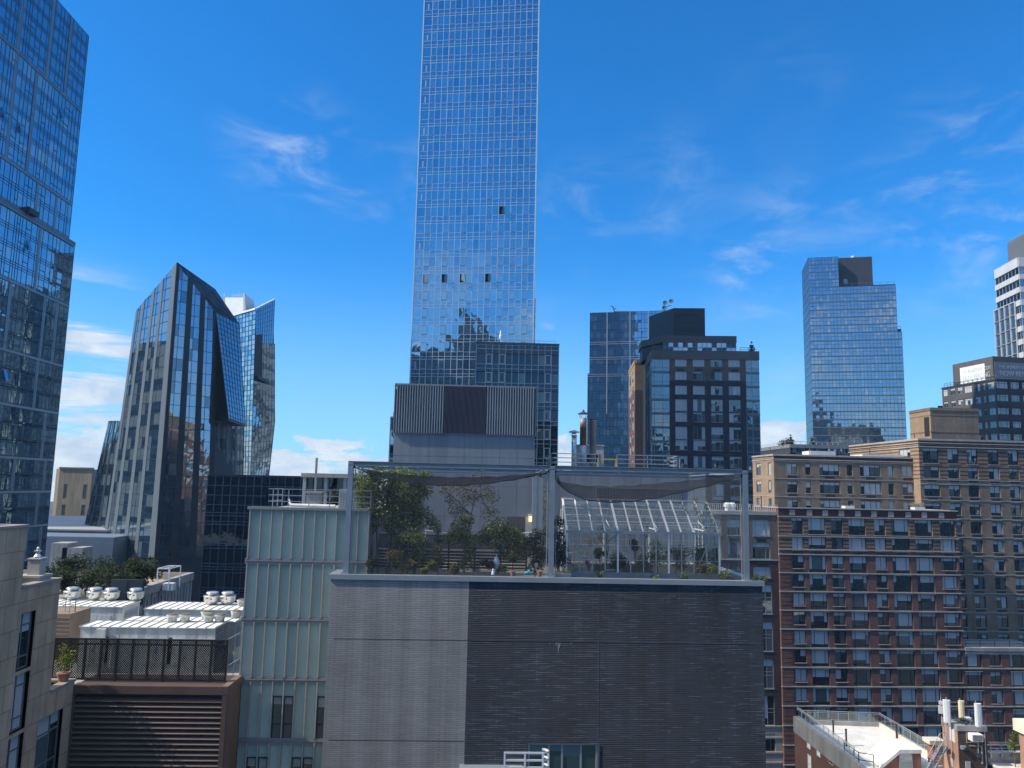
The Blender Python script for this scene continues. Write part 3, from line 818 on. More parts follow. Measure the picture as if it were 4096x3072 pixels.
    tri(L0, P0, P1, L1); tri(P0, R0, R1, P1); tri(back_b, L0, L1, back_t); tri(R0, back_b, back_t, R1); tri(L1, P1, e, back_t); tri(P1, R1, c, e); tri(e, c, back_t)
    tri(R0, Q(965, 2230, 267), Q(965, 1700, 267), Q(846, 1690, 250)); tri(Q(965, 2230, 267), back_b, back_t, c, Q(975, 1700, 267))
    tri(Q(308, 2230, 276), Q(425, 2230, 267), Q(480, 1683, 264), Q(434, 1683, 273)); tri(Q(434, 1683, 273), Q(480, 1683, 264), Q(520, 1683, 285)); tri(Q(308, 2230, 276), Q(434, 1683, 273), Q(520, 1683, 285), Q(520, 2230, 285))
    lo = 0
    for p_ in ((L0, P0), (P0, R0), (R0, Q(965, 2230, 267)), (Q(308, 2230, 276), Q(425, 2230, 267))):
        a_, b_ = p_; body.face([Vector((a_.x, a_.y + .5, 0)), Vector((b_.x, b_.y + .5, 0)), b_ + Vector((0, .5, 0)), a_ + Vector((0, .5, 0))])
    body.build('tower_body', mat('prow_dark_body', (.025, .03, .038), .6, .1, .1), r)
prow_tower()

# ------------------------------------------------------------------ slim tower behind the prow, with a white crown
def crown_tower():
    r = thing('glass_tower', 'slender pale glass tower with swept top edge and white crown, behind the pointed tower', 'tower', Vector((P(1000, 1900, 300).x, 300, 0)))
    Q = P; mu = MB(); m2 = MB()
    G = [glass('crown_glass_pale', (.70, .78, .84), .42, (.24, .29, .32), .012), glass('crown_glass_blue', (.50, .62, .74), .52, (.02, .05, .08), .012)]
    gl = MB(); panel_quad(gl, mu, Q(925, 1930, 306), Q(1002, 1930, 296), Q(1024, 1237, 296), Q(930, 1264, 306), 7, 34, lambda i, k: rnd.choice((0, 0, 1)), .010, .16); gl.build('glass_bay', G, r)
    gl = MB(); panel_quad(gl, m2, Q(1023, 1378, 296), Q(1091, 1378, 306), Q(1099, 1199, 306), Q(1024, 1237, 296), 8, 9, lambda i, k: 1, .004, .12); gl.build('glass_bay', G, r)
    # lower right face with a kink
    gl = MB(); panel_quad(gl, m2, Q(1010, 1690, 296), Q(1099, 1683, 305), Q(1099, 1376, 305), Q(1022, 1372, 296), 7, 15, lambda i, k: 1, .004, .10); gl.build('glass_bay', G, r)
    gl = MB(); panel_quad(gl, m2, Q(1002, 1930, 296), Q(1072, 1930, 305), Q(1099, 1683, 305), Q(1010, 1690, 296), 7, 12, lambda i, k: rnd.choice((1, 0)), .006, .10); gl.build('glass_bay', G, r)
    mu.build('mullions', ALU_D, r); m2.build('mullions', ALU_M, r)
    dk = MB(); dk.hexa([Q(1018, 1505, 295.4), Q(1049, 1508, 299), Q(1049, 1508, 301), Q(1018, 1505, 298), Q(1021, 1340, 295.4), Q(1050, 1336, 299), Q(1050, 1336, 301), Q(1021, 1340, 298)]); dk.build('recessed_bay', BLACKM, r)
    wd = MB(); wd.hexa([Q(1030, 1512, 294), Q(1080, 1540, 303), Q(1080, 1540, 305), Q(1030, 1512, 298), Q(1030, 1500, 294), Q(1078, 1526, 303), Q(1078, 1526, 305), Q(1030, 1500, 298)]); wd.build('projecting_soffit', BLACKM, r)
    tr = MB(); tr.bar(Q(930, 1262, 305.7), Q(1024, 1235, 295.6), .7, .7); tr.bar(Q(1024, 1235, 295.6), Q(1099, 1197, 305.6), .5, .5); tr.build('roof_edge', WHITE, r)
    cr = MB()
    a0, a1, a2, a3 = Q(897, 1262, 312), Q(980, 1262, 306), Q(1018, 1240, 315), Q(930, 1262, 322)
    zt1 = Q(897, 1176, 312).z
    cr.hexa([a0, a1, a2, a3, Q(897, 1190, 312), Q(978, 1190, 306), Q(1014, 1205, 315), Q(925, 1190, 322)])
    cr.bar(Q(897, 1174, 312), Q(897, 1262, 312), .5, .5); cr.hexa([Q(972, 1262, 305.7), Q(984, 1262, 305.6), Q(1020, 1240, 314.5), Q(1010, 1240, 315), Q(972, 1172, 305.7), Q(978, 1172, 305.6), Q(1016, 1202, 314.5), Q(1008, 1202, 315)])
    cr.build('roof_crown', WHITE, r)
    an = MB()
    for k in range(5): an.bar(Q(928 + k * 9, 1192, 315), Q(930 + k * 9, 1174 - (k % 2) * 5, 315), .22, .22)
    an.bar(Q(926, 1182, 315), Q(968, 1180, 315), .2, .2); an.build('roof_mast', ALU_L, r)
    bd = MB(); iv = Vector((0, .7, 0))
    A, B, C = Q(925, 1930, 306) + iv, Q(1002, 1930, 296) + iv, Q(1072, 1930, 305) + iv
    top = [Q(930, 1264, 306) + iv, Q(1024, 1237, 296) + iv, Q(1091, 1203, 306) + iv]
    bd.face([A, B, top[1], top[0]]); bd.face([B, C, Q(1099, 1683, 305) + iv, top[2], top[1]])
    bk = Q(1000, 1930, 325); bt = Q(1000, 1240, 325)
    bd.face([bk, A, top[0], bt]); bd.face([C, bk, bt, top[2], Q(1097, 1683, 305) + iv]); bd.face([top[0], top[1], top[2], bt])
    for a_, b_ in ((A, B), (B, C)): bd.face([Vector((a_.x, a_.y, 0)), Vector((b_.x, b_.y, 0)), b_, a_])
    bd.build('tower_body', BLACKM, r)
crown_tower()

# ------------------------------------------------------------------ twin river towers (blue one with a roof crane, tall one with a dark box)
def river_tower_crane():
    f = face_at(2360, 1252, 265, -16)
    us0 = 0; W = f.uv(2720, 1240)[0]; zt = f.uv(2360, 1252)[1]
    r = thing('glass_tower', 'broad dark blue glass tower with a window cleaning crane lying on its roof', 'tower', f.pt(0, 0))
    zst = f.uv(2351, 1494)[1]; ul = f.uv(2351, 1494)[0]
    mu = MB(); lt = MB()
    ph = 3.05; n = int((zt - 8) / ph)
    G = G_RT
    cuts = [W * i / 26 for i in range(27)]
    lines = [f.uv(2428, 1400)[0], f.uv(2520, 1400)[0], f.uv(2594, 1350)[0]]
    for k in range(n):
        z1 = zt - k * ph; us = cuts if z1 > zst else [ul, ul * .5] + cuts
        gl = MB(); curtain(f, gl, mu, us, [z1 - ph, z1 - ph * .3, z1], lambda i, kk: 0 if kk else rnd.choice((0, 0, 0, 1)), .006, .10, .12, .05)
        gl.build('glass_band', [glass('slate_blue_glass', (.44, .60, .76), .52, (.02, .075, .14), .012), glass('slate_blue_glass_pale', (.50, .66, .80), .52, (.06, .13, .20), .012)], r)
    mu.build('mullions', ALU_D, r)
    for u in lines: f.box(lt, u - .16, u + .16, zst - 14, zt, 0, .16)
    for zz in (f.uv(2480, 1371)[1], f.uv(2480, 1432)[1], f.uv(2480, 1500)[1]):
        f.box(lt, ul if zz < zst else 0, W, zz - .42, zz - .26, .0, .17); f.box(lt, ul if zz < zst else 0, W, zz + .26, zz + .42, .0, .17)
    lt.build('pale_trim', ALU, r)
    b = MB(); b.prism([f.pt(0, 0, -.4), f.pt(W, 0, -.4), f.pt(W, 0, -24), f.pt(0, 0, -24)], 0, zt - .1); b.prism([f.pt(ul, 0, -.4), f.pt(0, 0, -.4), f.pt(0, 0, -24), f.pt(ul, 0, -24)], 0, zst); b.build('tower_core', BLACKM, r)
    c = thing('roof_crane', 'window cleaning crane with a long jib lying on the roof of the blue tower', 'crane', f.pt(f.uv(2470, 1245)[0], zt - .1, -3))
    u0 = f.uv(2455, 1245)[0]; z0 = zt
    jb = MB(); jb.bar(f.pt(u0, z0 + .8, -3), f.pt(u0 + 10, z0 + .6, -4), .35, .5); jb.bar(f.pt(u0 + 2, z0, -3.5), f.pt(u0 + 2, z0 + .8, -3.5), .5, .5); jb.bar(f.pt(u0 + 7, z0, -3.8), f.pt(u0 + 7, z0 + .8, -3.8), .5, .5); jb.build('jib', ALU_M, c)
    hd = MB(); hd.bar(f.pt(u0, z0 + .5, -3), f.pt(u0 - .6, z0 + 2.6, -3), .3, .3); hd.bar(f.pt(u0 - .6, z0 + 2.6, -3), f.pt(u0 - 1.3, z0 + 2.9, -2.6), .25, .25); hd.bar(f.pt(u0 - .6, z0 + 1.9, -3), f.pt(u0 + .6, z0 + 1.9, -3), .2, .2); hd.build('hoist_head', BLACKM, c)
    d = thing('satellite_dish', 'dark satellite dishes on a mast at the roof corner beside the black box', 'dish', f.pt(f.uv(2655, 1245)[0], zt - .1, -2))
    q = f.pt(f.uv(2655, 1245)[0], zt, -2)
    ms = MB(); ms.bar(q, q + Vector((0, 0, 3.6)), .25, .25); ms.bar(q + Vector((0, 0, 1.5)), q + Vector((2.4, 0, 2.4)), .2, .2); ms.build('mast', BLACKM, d)
    for k, (dx, dz) in enumerate(((0, 1.2), (.3, 3.0), (2.4, 3.6))):
        m = MB(); m.lathe((0, 0, 0), [(.05, -.1), (.5, .0), (.8, .18), (.85, .3), (.78, .3), (.1, .06)], 12)
        m.v = [Matrix.Rotation(R(75), 3, 'X') @ v + q + Vector((dx, -.3, dz)) for v in m.v]; m.build('dish', ALU_M, d)
river_tower_crane()

def river_tower_right():
    f = face_at(3232, 1032, 300, -16)
    zt = f.uv(3232, 1032)[1]; W1 = f.uv(3352, 1027)[0]; W2 = f.uv(3582, 1139)[0]; W3 = f.uv(3607, 1316)[0]
    z2 = f.uv(3450, 1140)[1]; z3 = f.uv(3597, 1315)[1]
    r = thing('glass_tower', 'tall blue glass tower with floor lines, stepped top and a charcoal box on its roof', 'tower', f.pt(0, 0))
    ph = 3.12; mu = MB(); md = MB()
    n = int((zt - 12) / ph)
    D = 20.0; fl = side(f, 0, False, D)
    for k in range(n):
        z1 = zt - k * ph; W = W1 if z1 > z2 + 1 else (W2 if z1 > z3 + .5 else W3)
        nn = max(6, int(W / 1.25)); us = [W * i / nn for i in range(nn + 1)]
        gl = MB(); tn = [rnd.choice((0, 0, 0, 0, 1)) for _ in us]
        curtain(f, gl, mu, us, [z1 - ph + .45, z1 - ph * .4, z1], lambda i, kk: tn[i], .0055, .09, .09, .05)
        uL = [D * i / 12 for i in range(13)]
        curtain(fl, gl, mu, uL, [z1 - ph + .3, z1], lambda i, kk: 2, .003, .06, .08, .05)
        gl.build('glass_band', G_RT + [glass('river_side_glass', (.60, .72, .82), .50, (.05, .10, .16), .01)], r)
        f.box(md, 0, W, z1 - ph, z1 - ph + .45, -.2, .10); fl.box(md, 0, D, z1 - ph, z1 - ph + .28, -.2, .10)
    md.build('floor_lines', ALU_M, r); mu.build('mullions', ALU_D, r)
    b = MB(); q = lambda u, d: f.pt(u, 0, d)
    b.prism([q(.3, -.4), q(W1, -.4), q(W1, -D), q(.3, -D)], 0, zt - .1); b.prism([q(.3, -.4), q(W2, -.4), q(W2 - 2.5, -D), q(.3, -D)], 0, z2); b.prism([q(.3, -.4), q(W3 - .1, -.4), q(W3 - 3, -D + 3), q(.3, -D)], 0, z3); b.build('tower_core', BLACKM, r)
    bx = MB(); ub1 = f.uv(3490, 1027)[0]; bx.prism([q(W1 - .5, -3.5), q(ub1 + .5, -3.5), q(ub1 + .3, -14), q(W1 - .5, -14)], z2 - .2, f.uv(3400, 1026)[1] + .6)
    bx.build('plant_box', mat('charcoal_cladding_panel', (.034, .040, .056), .6, 0, .12, streak=.1), r)
    wn = MB(); u, z = f.uv(3388, 1116); f.box(wn, u - .8, u + .8, z - 1.1, z + 1.0, -3.49, -3.42); wn.build('plant_window', G_WIN2, r)
    ch = MB(); u, z = f.uv(3429, 1027); p_ = f.pt(u, z, -8); ch.lathe(p_ - Vector((0, 0, .5)), [(1.0, 0), (1.0, 3.0), (.8, 3.1)], 14); ch.build('chimney_flue', ALU_L, r)
    rl = MB(); railing(rl, [f.pt(W1, z2, -1), f.pt(W2 - .3, z2, -.6)], 1.0, 2.5, .05, (1,)); railing(rl, [f.pt(W2, z3, -.5), f.pt(W3 - .2, z3, -.5)], 1.0, 1.5, .05, (1,)); rl.build('roof_railing', ALU_M, r)
river_tower_right()

# low glass block with a planted roof terrace
def terrace_block():
    f = face_at(3160, 1780, 215, 0); W = f.uv(3460, 1784)[0]; zt = f.uv(3160, 1782)[1]
    r = thing('glass_building', 'low glass building with a planted roof terrace, in front of the tall blue tower', 'building', f.pt(0, 0))
    D = 34; fl = side(f, 0, False, D); gl = MB(); mu = MB()
    us = [W * i / 26 for i in range(27)]; uL = [D * i / 22 for i in range(23)]
    for k in range(3):
        z1 = zt - .6 - k * 4.2
        curtain(f, gl, mu, us, [z1 - 3.2, z1 - 1.2, z1], lambda i, kk: rnd.choice((0, 0, 1)), .005, .12, .12)
        curtain(fl, gl, mu, uL, [z1 - 3.2, z1], lambda i, kk: 1, .005, .12, .12)
        f.box(mu, 0, W, z1, z1 + 1.0, -.3, .15, 1); fl.box(mu, 0, D, z1, z1 + 1.0, -.3, .15, 1)
    gl.build('glazing', G_DK[:1] + [G_RT[1]], r); mu.build('mullions', [ALU_M, PANEL], r)
    b = MB(); b.prism([f.pt(.2, 0, -.3), f.pt(W, 0, -.3), f.pt(W, 0, -D), f.pt(.2, 0, -D)], 0, zt); b.build('building_core', ROOF, r)
    rl = MB(); railing(rl, [f.pt(0, zt, -D), f.pt(0, zt, -.3), f.pt(W * .65, zt, -.3)], 1.2, 1.6, .05, (1,)); rl.build('roof_railing', ALU_L, r)
    pg = MB()
    c = [fl.pt(-2, zt - 4, 3), fl.pt(-2, zt - 4, 8), fl.pt(5, zt - 4, 8), fl.pt(5, zt - 4, 3)]
    for a_ in c: pg.bar(a_, a_ + Vector((0, 0, 4.6)), .3, .3)
    for i in range(4): pg.bar(c[i] + Vector((0, 0, 4.6)), c[(i + 1) % 4] + Vector((0, 0, 4.6)), .3, .3); pg.bar(c[i] + Vector((0, 0, 2.2)), c[(i + 1) % 4] + Vector((0, 0, 2.2)), .2, .2)
    pg.build('corner_pergola', ALU_D, r)
    LM = [leafmat('terrace_leaf_dark', (.03, .06, .025)), leafmat('terrace_leaf_mid', (.05, .09, .03)), leafmat('terrace_leaf_light', (.08, .12, .04))]
    for px, w_, h_, nm, lab in ((3118, 1.6, 1.6, 'shrub', 'rounded shrub at the left corner of the glass terrace'), (3134, 2.0, 2.0, 'shrub', 'broad shrub in the middle of the planted glass terrace edge'), (3151, 1.4, 2.0, 'shrub', 'small shrub next to the pointed conifer on the glass terrace'),
                         (3170, .8, 3.6, 'conifer', 'small pointed conifer at the front corner of the glass terrace'), (3255, .8, 3.2, 'conifer', 'small pointed conifer by the foot of the tall blue tower')):
        onleft = px < 3160
        if onleft:
            u, _ = fl.uv(px, 1770); q = fl.pt(u, zt, -1.0)
        else:
            u, _ = f.uv(px, 1780); q = f.pt(u, zt, -1.2)
        m = MB()
        if nm == 'conifer': leaves(m, [(q + Vector((0, 0, h_ * t)), w_ * (1.05 - t)) for t in (.15, .4, .62, .82)], 260, .5)
        else: leaves(m, [(q + Vector((rnd.uniform(-.6, .6), 0, h_ * .5)), w_ * .8) for _ in range(3)], 260, .5)
        o = m.build(nm, LM, None, off=q); o.location = q; tag(o, lab, nm)
terrace_block()

# ------------------------------------------------------------------ white banded tower at the right edge
def banded_tower():
    cx, cy, Y = 4072, 1030, 230
    f = face_at(cx, cy, Y, -9); zt = f.uv(cx, cy)[1]
    D = 24.0; fl = Face(f.pt(0, 0) - f.n * D, f.ang - 90)
    r = thing('banded_tower', 'tall tower with white floor bands and blue glass, behind the charcoal banner building', 'tower', f.pt(0, 0))
    # where the left face ends
    ue, _ = fl.uv(3980, 1079)
    W = 30
    wb = MB(); gl = MB(); mu = MB()
    ph = 4.1
    z1 = zt
    zgrid = fl.uv(4030, 1242)[1]
    k = 0
    while z1 > 30:
        hb = 3.0 if k == 0 else 1.7
        upper = z1 - hb > zgrid
        # front
        f.box(wb, -.1, W, z1 - hb, z1, -.4, .35)
        g1 = MB(); us = [W * i / 12 for i in range(13)]
        curtain(f, g1, mu, us, [z1 - ph - (1.2 if k == 0 else 0), z1 - hb], lambda i, kk: 0, .004, .10, .10)
        if upper:
            fl.box(wb, ue, D + .1, z1 - hb, z1, -.4, .35)
            uL = [ue + (D - ue) * i / 7 for i in range(8)]
            curtain(fl, g1, mu, uL, [z1 - ph - (1.2 if k == 0 else 0), z1 - hb], lambda i, kk: 0, .004, .08, .08)
        else:
            uL = [ue - 1 + (D - 2.5 - ue + 1) * i / 4 for i in range(5)]
            curtain(fl, g1, mu, uL, [z1 - ph, z1], lambda i, kk: 1, .003, .30, .30, .25, d=.5)
            fl.box(wb, D - 2.5, D + .1, z1 - hb, z1, -.4, .35)
            curtain(fl, g1, mu, [D - 2.5, D - 1.2, D], [z1 - ph, z1 - hb], lambda i, kk: 0, .003, .08, .08)
        g1.build('glass_band', [glass('banded_glass', (.45, .56, .68), .42, (.012, .03, .05), .02), glass('banded_grid_glass', (.55, .66, .76), .45, (.08, .13, .18), .02)], r)
        z1 -= ph + (1.2 if k == 0 else 0); k += 1
    wb.build('white_bands', mat('white_band_panel', (.50, .515, .53), .6, 0, .08, streak=.1), r); mu.build('mullions', ALU_L, r)
    b = MB(); b.prism([f.pt(0, 0, -.3), f.pt(W, 0, -.3), f.pt(W, 0, -D + ue), fl.pt(ue, 0, -.3)], 0, zt - .2); b.build('tower_core', BLACKM, r)
    pb = MB(); f2 = face_at(4085, 920, 236, -9); z2 = fl.uv(4029, 970)[1] + 9
    u1, _ = fl.uv(4029, 1035); 
    fq = Face(fl.pt(0, 0, -2.0), fl.ang)
    ua, za = fq.uv(4029, 972); ub_, zb_ = fq.uv(4096, 918)
    pb.prism([fq.pt(ua, 0), fq.pt(ub_ + 6, 0), fq.pt(ub_ + 6, 0, -14), fq.pt(ua, 0, -14)], zt - .3, za)
    for k in range(12): 
        z = zt + (za - zt) * k / 12
        fq.box(pb, ua, ub_ + 6, z, z + .12, 0, .12)
    pb.build('plant_screen', mat('grey_louvre_screen', (.20, .21, .22), .5, .2, .06), r)
banded_tower()
WDARK = mat('dark_bronze_window_frame', (.022, .026, .028), .5, .2, .05)
WGREY = mat('grey_window_frame', (.26, .30, .32), .45, .2, .05)
STONE = mat('cast_stone_trim', (.37, .34, .30), .75, 0, .12, streak=.12)
REDB = brick('red_brick', (.150, .064, .055), (.118, .050, .045), (.18, .13, .115), .42, .15, .012, var=.22, streak=.12)
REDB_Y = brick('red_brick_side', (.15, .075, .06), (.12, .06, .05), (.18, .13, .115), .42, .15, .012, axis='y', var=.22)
REDD = brick('dark_red_brick_band', (.085, .030, .028), (.07, .026, .025), (.10, .07, .06), .42, .15, .012, var=.15)
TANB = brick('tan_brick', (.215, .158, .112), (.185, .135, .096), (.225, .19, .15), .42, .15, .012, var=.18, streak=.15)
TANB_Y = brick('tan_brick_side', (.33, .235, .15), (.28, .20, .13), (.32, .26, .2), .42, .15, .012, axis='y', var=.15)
DKBR = brick('dark_brown_brick', (.036, .039, .056), (.030, .033, .048), (.05, .045, .045), .42, .15, .012, var=.15)
DKTAN = brick('dim_tan_brick', (.125, .098, .082), (.11, .087, .074), (.14, .12, .105), .42, .15, .012, var=.15)
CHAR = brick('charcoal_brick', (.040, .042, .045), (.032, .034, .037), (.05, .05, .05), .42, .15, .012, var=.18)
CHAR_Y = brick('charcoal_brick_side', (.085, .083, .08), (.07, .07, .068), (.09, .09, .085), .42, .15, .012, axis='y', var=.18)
GRILLE = mat('through_wall_grille', (.05, .045, .042), .6, .3, .1)
PANES = [G_WIN, BLIND, G_WIN2, G_WLOW]

# ------------------------------------------------------------------ dark brown apartment block with glass corner bays
def brown_block():
    X = lambda x: 2300 + .5124 * x
    Yp = lambda y: 1150 + .5124 * y
    f = face_at(X(600), Yp(490), 165, -6)
    zt = f.uv(X(1000), Yp(494))[1]; W = f.uv(X(1440), Yp(900))[0]
    r = thing('apartment_block', 'dark brown apartment block with glass corner bays and a black rooftop box', 'building', f.pt(0, 0))
    colx = [(782, 875), (921, 1014), (1061, 1153), (1200, 1292)]
    cols = [(f.uv(X(a), Yp(800))[0], f.uv(X(b), Yp(800))[0]) for a, b in colx]
    bay1 = f.uv(X(737), Yp(800))[0]; bay2 = f.uv(X(1337), Yp(800))[0]
    rows = [(530, 614), (654, 718), (764, 832), (870, 962), (972, 1046), (1084, 1182), (1188, 1268), (1312, 1402), (1406, 1490), (1530, 1620), (1626, 1700), (1745, 1835), (1842, 1920)]
    zr = [(f.uv(X(960), Yp(b + 3))[1], f.uv(X(960), Yp(a + 3))[1]) for a, b in rows]
    zsplit = f.uv(X(1000), Yp(728))[1]
    holes = [(a, b, c, d) for a, b in cols for c, d in zr]
    wl = MB()
    wall(f, wl, bay1, bay2, 0, zt - 1.9, holes, .18, [zsplit], lambda u, z: 1 if z > zsplit else 0)
    wl.build('brick_wall', [DKBR, DKTAN], r)
    for h in holes:
        hh = h[3] - h[2]
        window(r, f, h, (.36, .72), (.34,) if hh > 4.2 else (), .15, WGREY, PANES, sill=PANEL)
    gr = MB()
    for a, b in cols:
        for k in (0, 1, 2, 4, 6, 8):
            z = zr[k][0] - .75; m = (a + b) / 2; grille(r, f, m, z, .75, .25, GRILLE)
    # corner bays of glass
    gl = MB(); mu = MB(); muR = MB()
    D = 13.0; fl = side(f, 0, False, D); fr = side(f, W, True, D)
    ztb = zt - 1.9; ph = (f.uv(X(670), Yp(650))[1] - f.uv(X(670), Yp(1190))[1]) / 5
    z = ztb; n = 0
    bay = 3.2
    while z > 2:
        gl = MB()
        zs = [z - ph + .35, z - ph * .62, z - .1]
        for u0, u1 in ((0, bay1), (bay2, W)):
            us = [u0, u0 + (u1 - u0) * .14, u0 + (u1 - u0) * .62, u1] if u0 == 0 else [u0, u0 + (u1 - u0) * .45, u1]
            m2 = mu if u0 == 0 else muR
            curtain(f, gl, m2, us, zs, lambda i, k: rnd.choice((0, 0, 1)), .004, .10, .10)
            f.box(m2, u0, u1, z - ph - .0, z - ph + .35, -.1, .12, 1)
            if u0 == 0: gL = gl; gl = MB()
        for ff, u0, u1 in ((fl, D - bay, D), (fr, 0, bay)):
            m2, g2_ = (mu, gL) if ff is fl else (muR, gl)
            curtain(ff, g2_, m2, [u0, (u0 + u1) / 2, u1], zs, lambda i, k: rnd.choice((0, 1)), .004, .10, .10)
            ff.box(m2, u0, u1, z - ph, z - ph + .35, -.1, .12, 1)
        gl.build('corner_glass', [glass('bay_glass', (.46, .58, .66), .30, (.035, .075, .095), .012), glass('bay_glass_pale', (.5, .6, .68), .30, (.075, .13, .155), .012)], r)
        gL.build('corner_glass', [MATS['bay_glass'], MATS['bay_glass_pale']], r); z -= ph; n += 1
    for m2 in (mu, muR): m2.build('bay_frame', [WGREY, mat('bay_spandrel', (.15, .18, .20), .5, .1, .05)], r)
    # left and right side walls behind the bays
    sw = MB(); holes_l = [(a, b, c, d) for a, b in ((2.2, 4.2), (6.2, 8.2)) for c, d in zr]
    wall(fl, sw, 0, D - bay, 0, ztb, holes_l, .15, [zsplit], lambda u, z: 1 if z > zsplit else 0)
    wall(fr, sw, bay, D, 0, ztb, [], .15)
    sw.build('side_wall', [DKBR, DKTAN], r)
    for h in holes_l: window(r, fl, h, (.5,), (), .15, WGREY, PANES)
    # parapet, setback storey, plant box
    pp = MB()
    f.box(pp, -.15, W + .15, ztb, zt, -.8, .15); fl.box(pp, 0, D + .149, ztb + .001, zt - .001, -.8, .149); fr.box(pp, -.149, D, ztb + .001, zt - .001, -.8, .149)
    pp.build('parapet', mat('brown_parapet_panel', (.115, .102, .098), .7, 0, .1), r)
    co = MB(); co.prism([f.pt(.2, 0, -.3), f.pt(W - .2, 0, -.3), f.pt(W - .2, 0, -24), f.pt(.2, 0, -24)], 0, zt - .6); co.build('building_core', BLACKM, r)
    s0 = Face(f.pt(0, 0, -3.0), f.ang)
    a = s0.uv(X(690), Yp(430))[0]; b = s0.uv(X(1262), Yp(430))[0]; z1 = s0.uv(X(900), Yp(376))[1]; z0 = s0.uv(X(900), Yp(428))[1]
    st = MB(); st.prism([s0.pt(a, 0), s0.pt(b, 0), s0.pt(b, 0, -14), s0.pt(a - 4.2, 0, -14), s0.pt(a - 4.2, 0, -7)], z0, z1); st.build('setback_fascia', mat('setback_fascia_panel', (.095, .09, .092), .7, 0, .1), r)
    gs = MB(); gm = MB()
    us = [a + .1 + (b - a - .2) * i / 15 for i in range(16)]
    curtain(s0, gs, gm, us, [zt - .6, z0 - 1.1, z0], lambda i, k: rnd.choice((0, 1)), .004, .10, .10, d=-.25)
    gs.build('setback_glazing', [G_DK[0], G_RT[1]], r); gm.build('setback_mullions', WGREY, r)
    inn = MB(); inn.prism([s0.pt(a + .2, 0, -.6), s0.pt(b - .2, 0, -.6), s0.pt(b - .2, 0, -13), s0.pt(a - 3.9, 0, -13), s0.pt(a - 3.9, 0, -7)], zt - .6, z0); inn.build('setback_core', BLACKM, r)
    s1 = Face(f.pt(0, 0, -6.5), f.ang)
    a2 = s1.uv(X(770), Yp(300))[0]; b2 = s1.uv(X(1015), Yp(300))[0]; zp = s1.uv(X(890), Yp(161))[1]
    pb = MB(); pb.prism([s1.pt(a2, 0), s1.pt(b2, 0), s1.pt(b2, 0, -9), s1.pt(a2 - 4.5, 0, -9)], z1, zp); 
    for k in range(1, 4): s1.box(pb, a2, b2, z1 + (zp - z1) * k / 4, z1 + (zp - z1) * k / 4 + .08, 0, .05)
    pb.build('plant_box', BLACKM, r)
    rl = MB(); railing(rl, [f.pt(b + .3, zt, -1.2), f.pt(W - .6, zt, -1.2), f.pt(W - .6, zt, -10)], 1.0, 2.0, .04, (.5, 1)); railing(rl, [f.pt(.3, zt, -1), f.pt(4.5, zt, -1)], 1.0, 1.5, .04, (.5, 1)); rl.build('terrace_railing', ALU_M, r)
    tr = MB(); q = f.pt(f.uv(X(1398), Yp(490))[0], zt, -2.0); leaves(tr, [(q + Vector((0, 0, .6)), .8), (q + Vector((0, 0, 1.5)), .5), (q + Vector((0, 0, 2.2)), .25)], 220, .4)
    o = tr.build('conifer', [leafmat('roof_conifer_leaf', (.02, .045, .025))], None, off=q)
    o.data.polygons.foreach_set('material_index', [0] * len(o.data.polygons)); o.location = q; tag(o, 'small dark conifer on the roof terrace of the brown apartment block', 'conifer')
    # rear wing on the left: a lit tan flank
    wb = face_at(X(468), Yp(640), 186, -6)
    zw = wb.uv(X(468), Yp(592))[1]; ww = 12
    WD = 16.0; wfl = side(wb, 0, False, WD)
    ue, _ = wfl.uv(X(420), Yp(700))
    zs_ = wb.uv(X(468), Yp(800))[1]
    wg = MB(); wl_ = WD - ue; hl = [(ue + wl_ * a_, ue + wl_ * b_, c, d) for a_, b_ in ((.14, .38), (.56, .80)) for c, d in zr]
    hl = [h for h in hl if h[1] < WD - .3 and h[3] < zw - 1]
    wall(wfl, wg, ue, WD, 0, zw, hl, .15, [zs_], lambda u, z: 1 if z > zs_ else 2)
    wall(wb, wg, 0, ww, 0, zw, [], .15, [zs_], lambda u, z: 3 if z > zs_ else 0)
    wg.face([wfl.pt(ue, zw), wfl.pt(WD, zw), wb.pt(ww, zw), wb.pt(ww, zw, -WD)], 0)
    wfl.box(wg, ue, WD + .1, zw, zw + .9, -.5, .1, 1); wb.box(wg, -.1, ww, zw + .002, zw + .898, -.5, .098, 3)
    wg.build('rear_wing', [DKBR, TANB_Y, REDB_Y, DKTAN], r)
    for h in hl: window(r, wfl, h, (.5,), (), .12, WGREY, PANES)
    pb2 = MB(); q = wfl.pt(ue + 1, zw + .9, -4); pb2.box(q.x, q.x + 6, q.y - 3, q.y + 1, zw, zw + 3.2); pb2.build('wing_plant_room', [DKTAN], r)
brown_block()

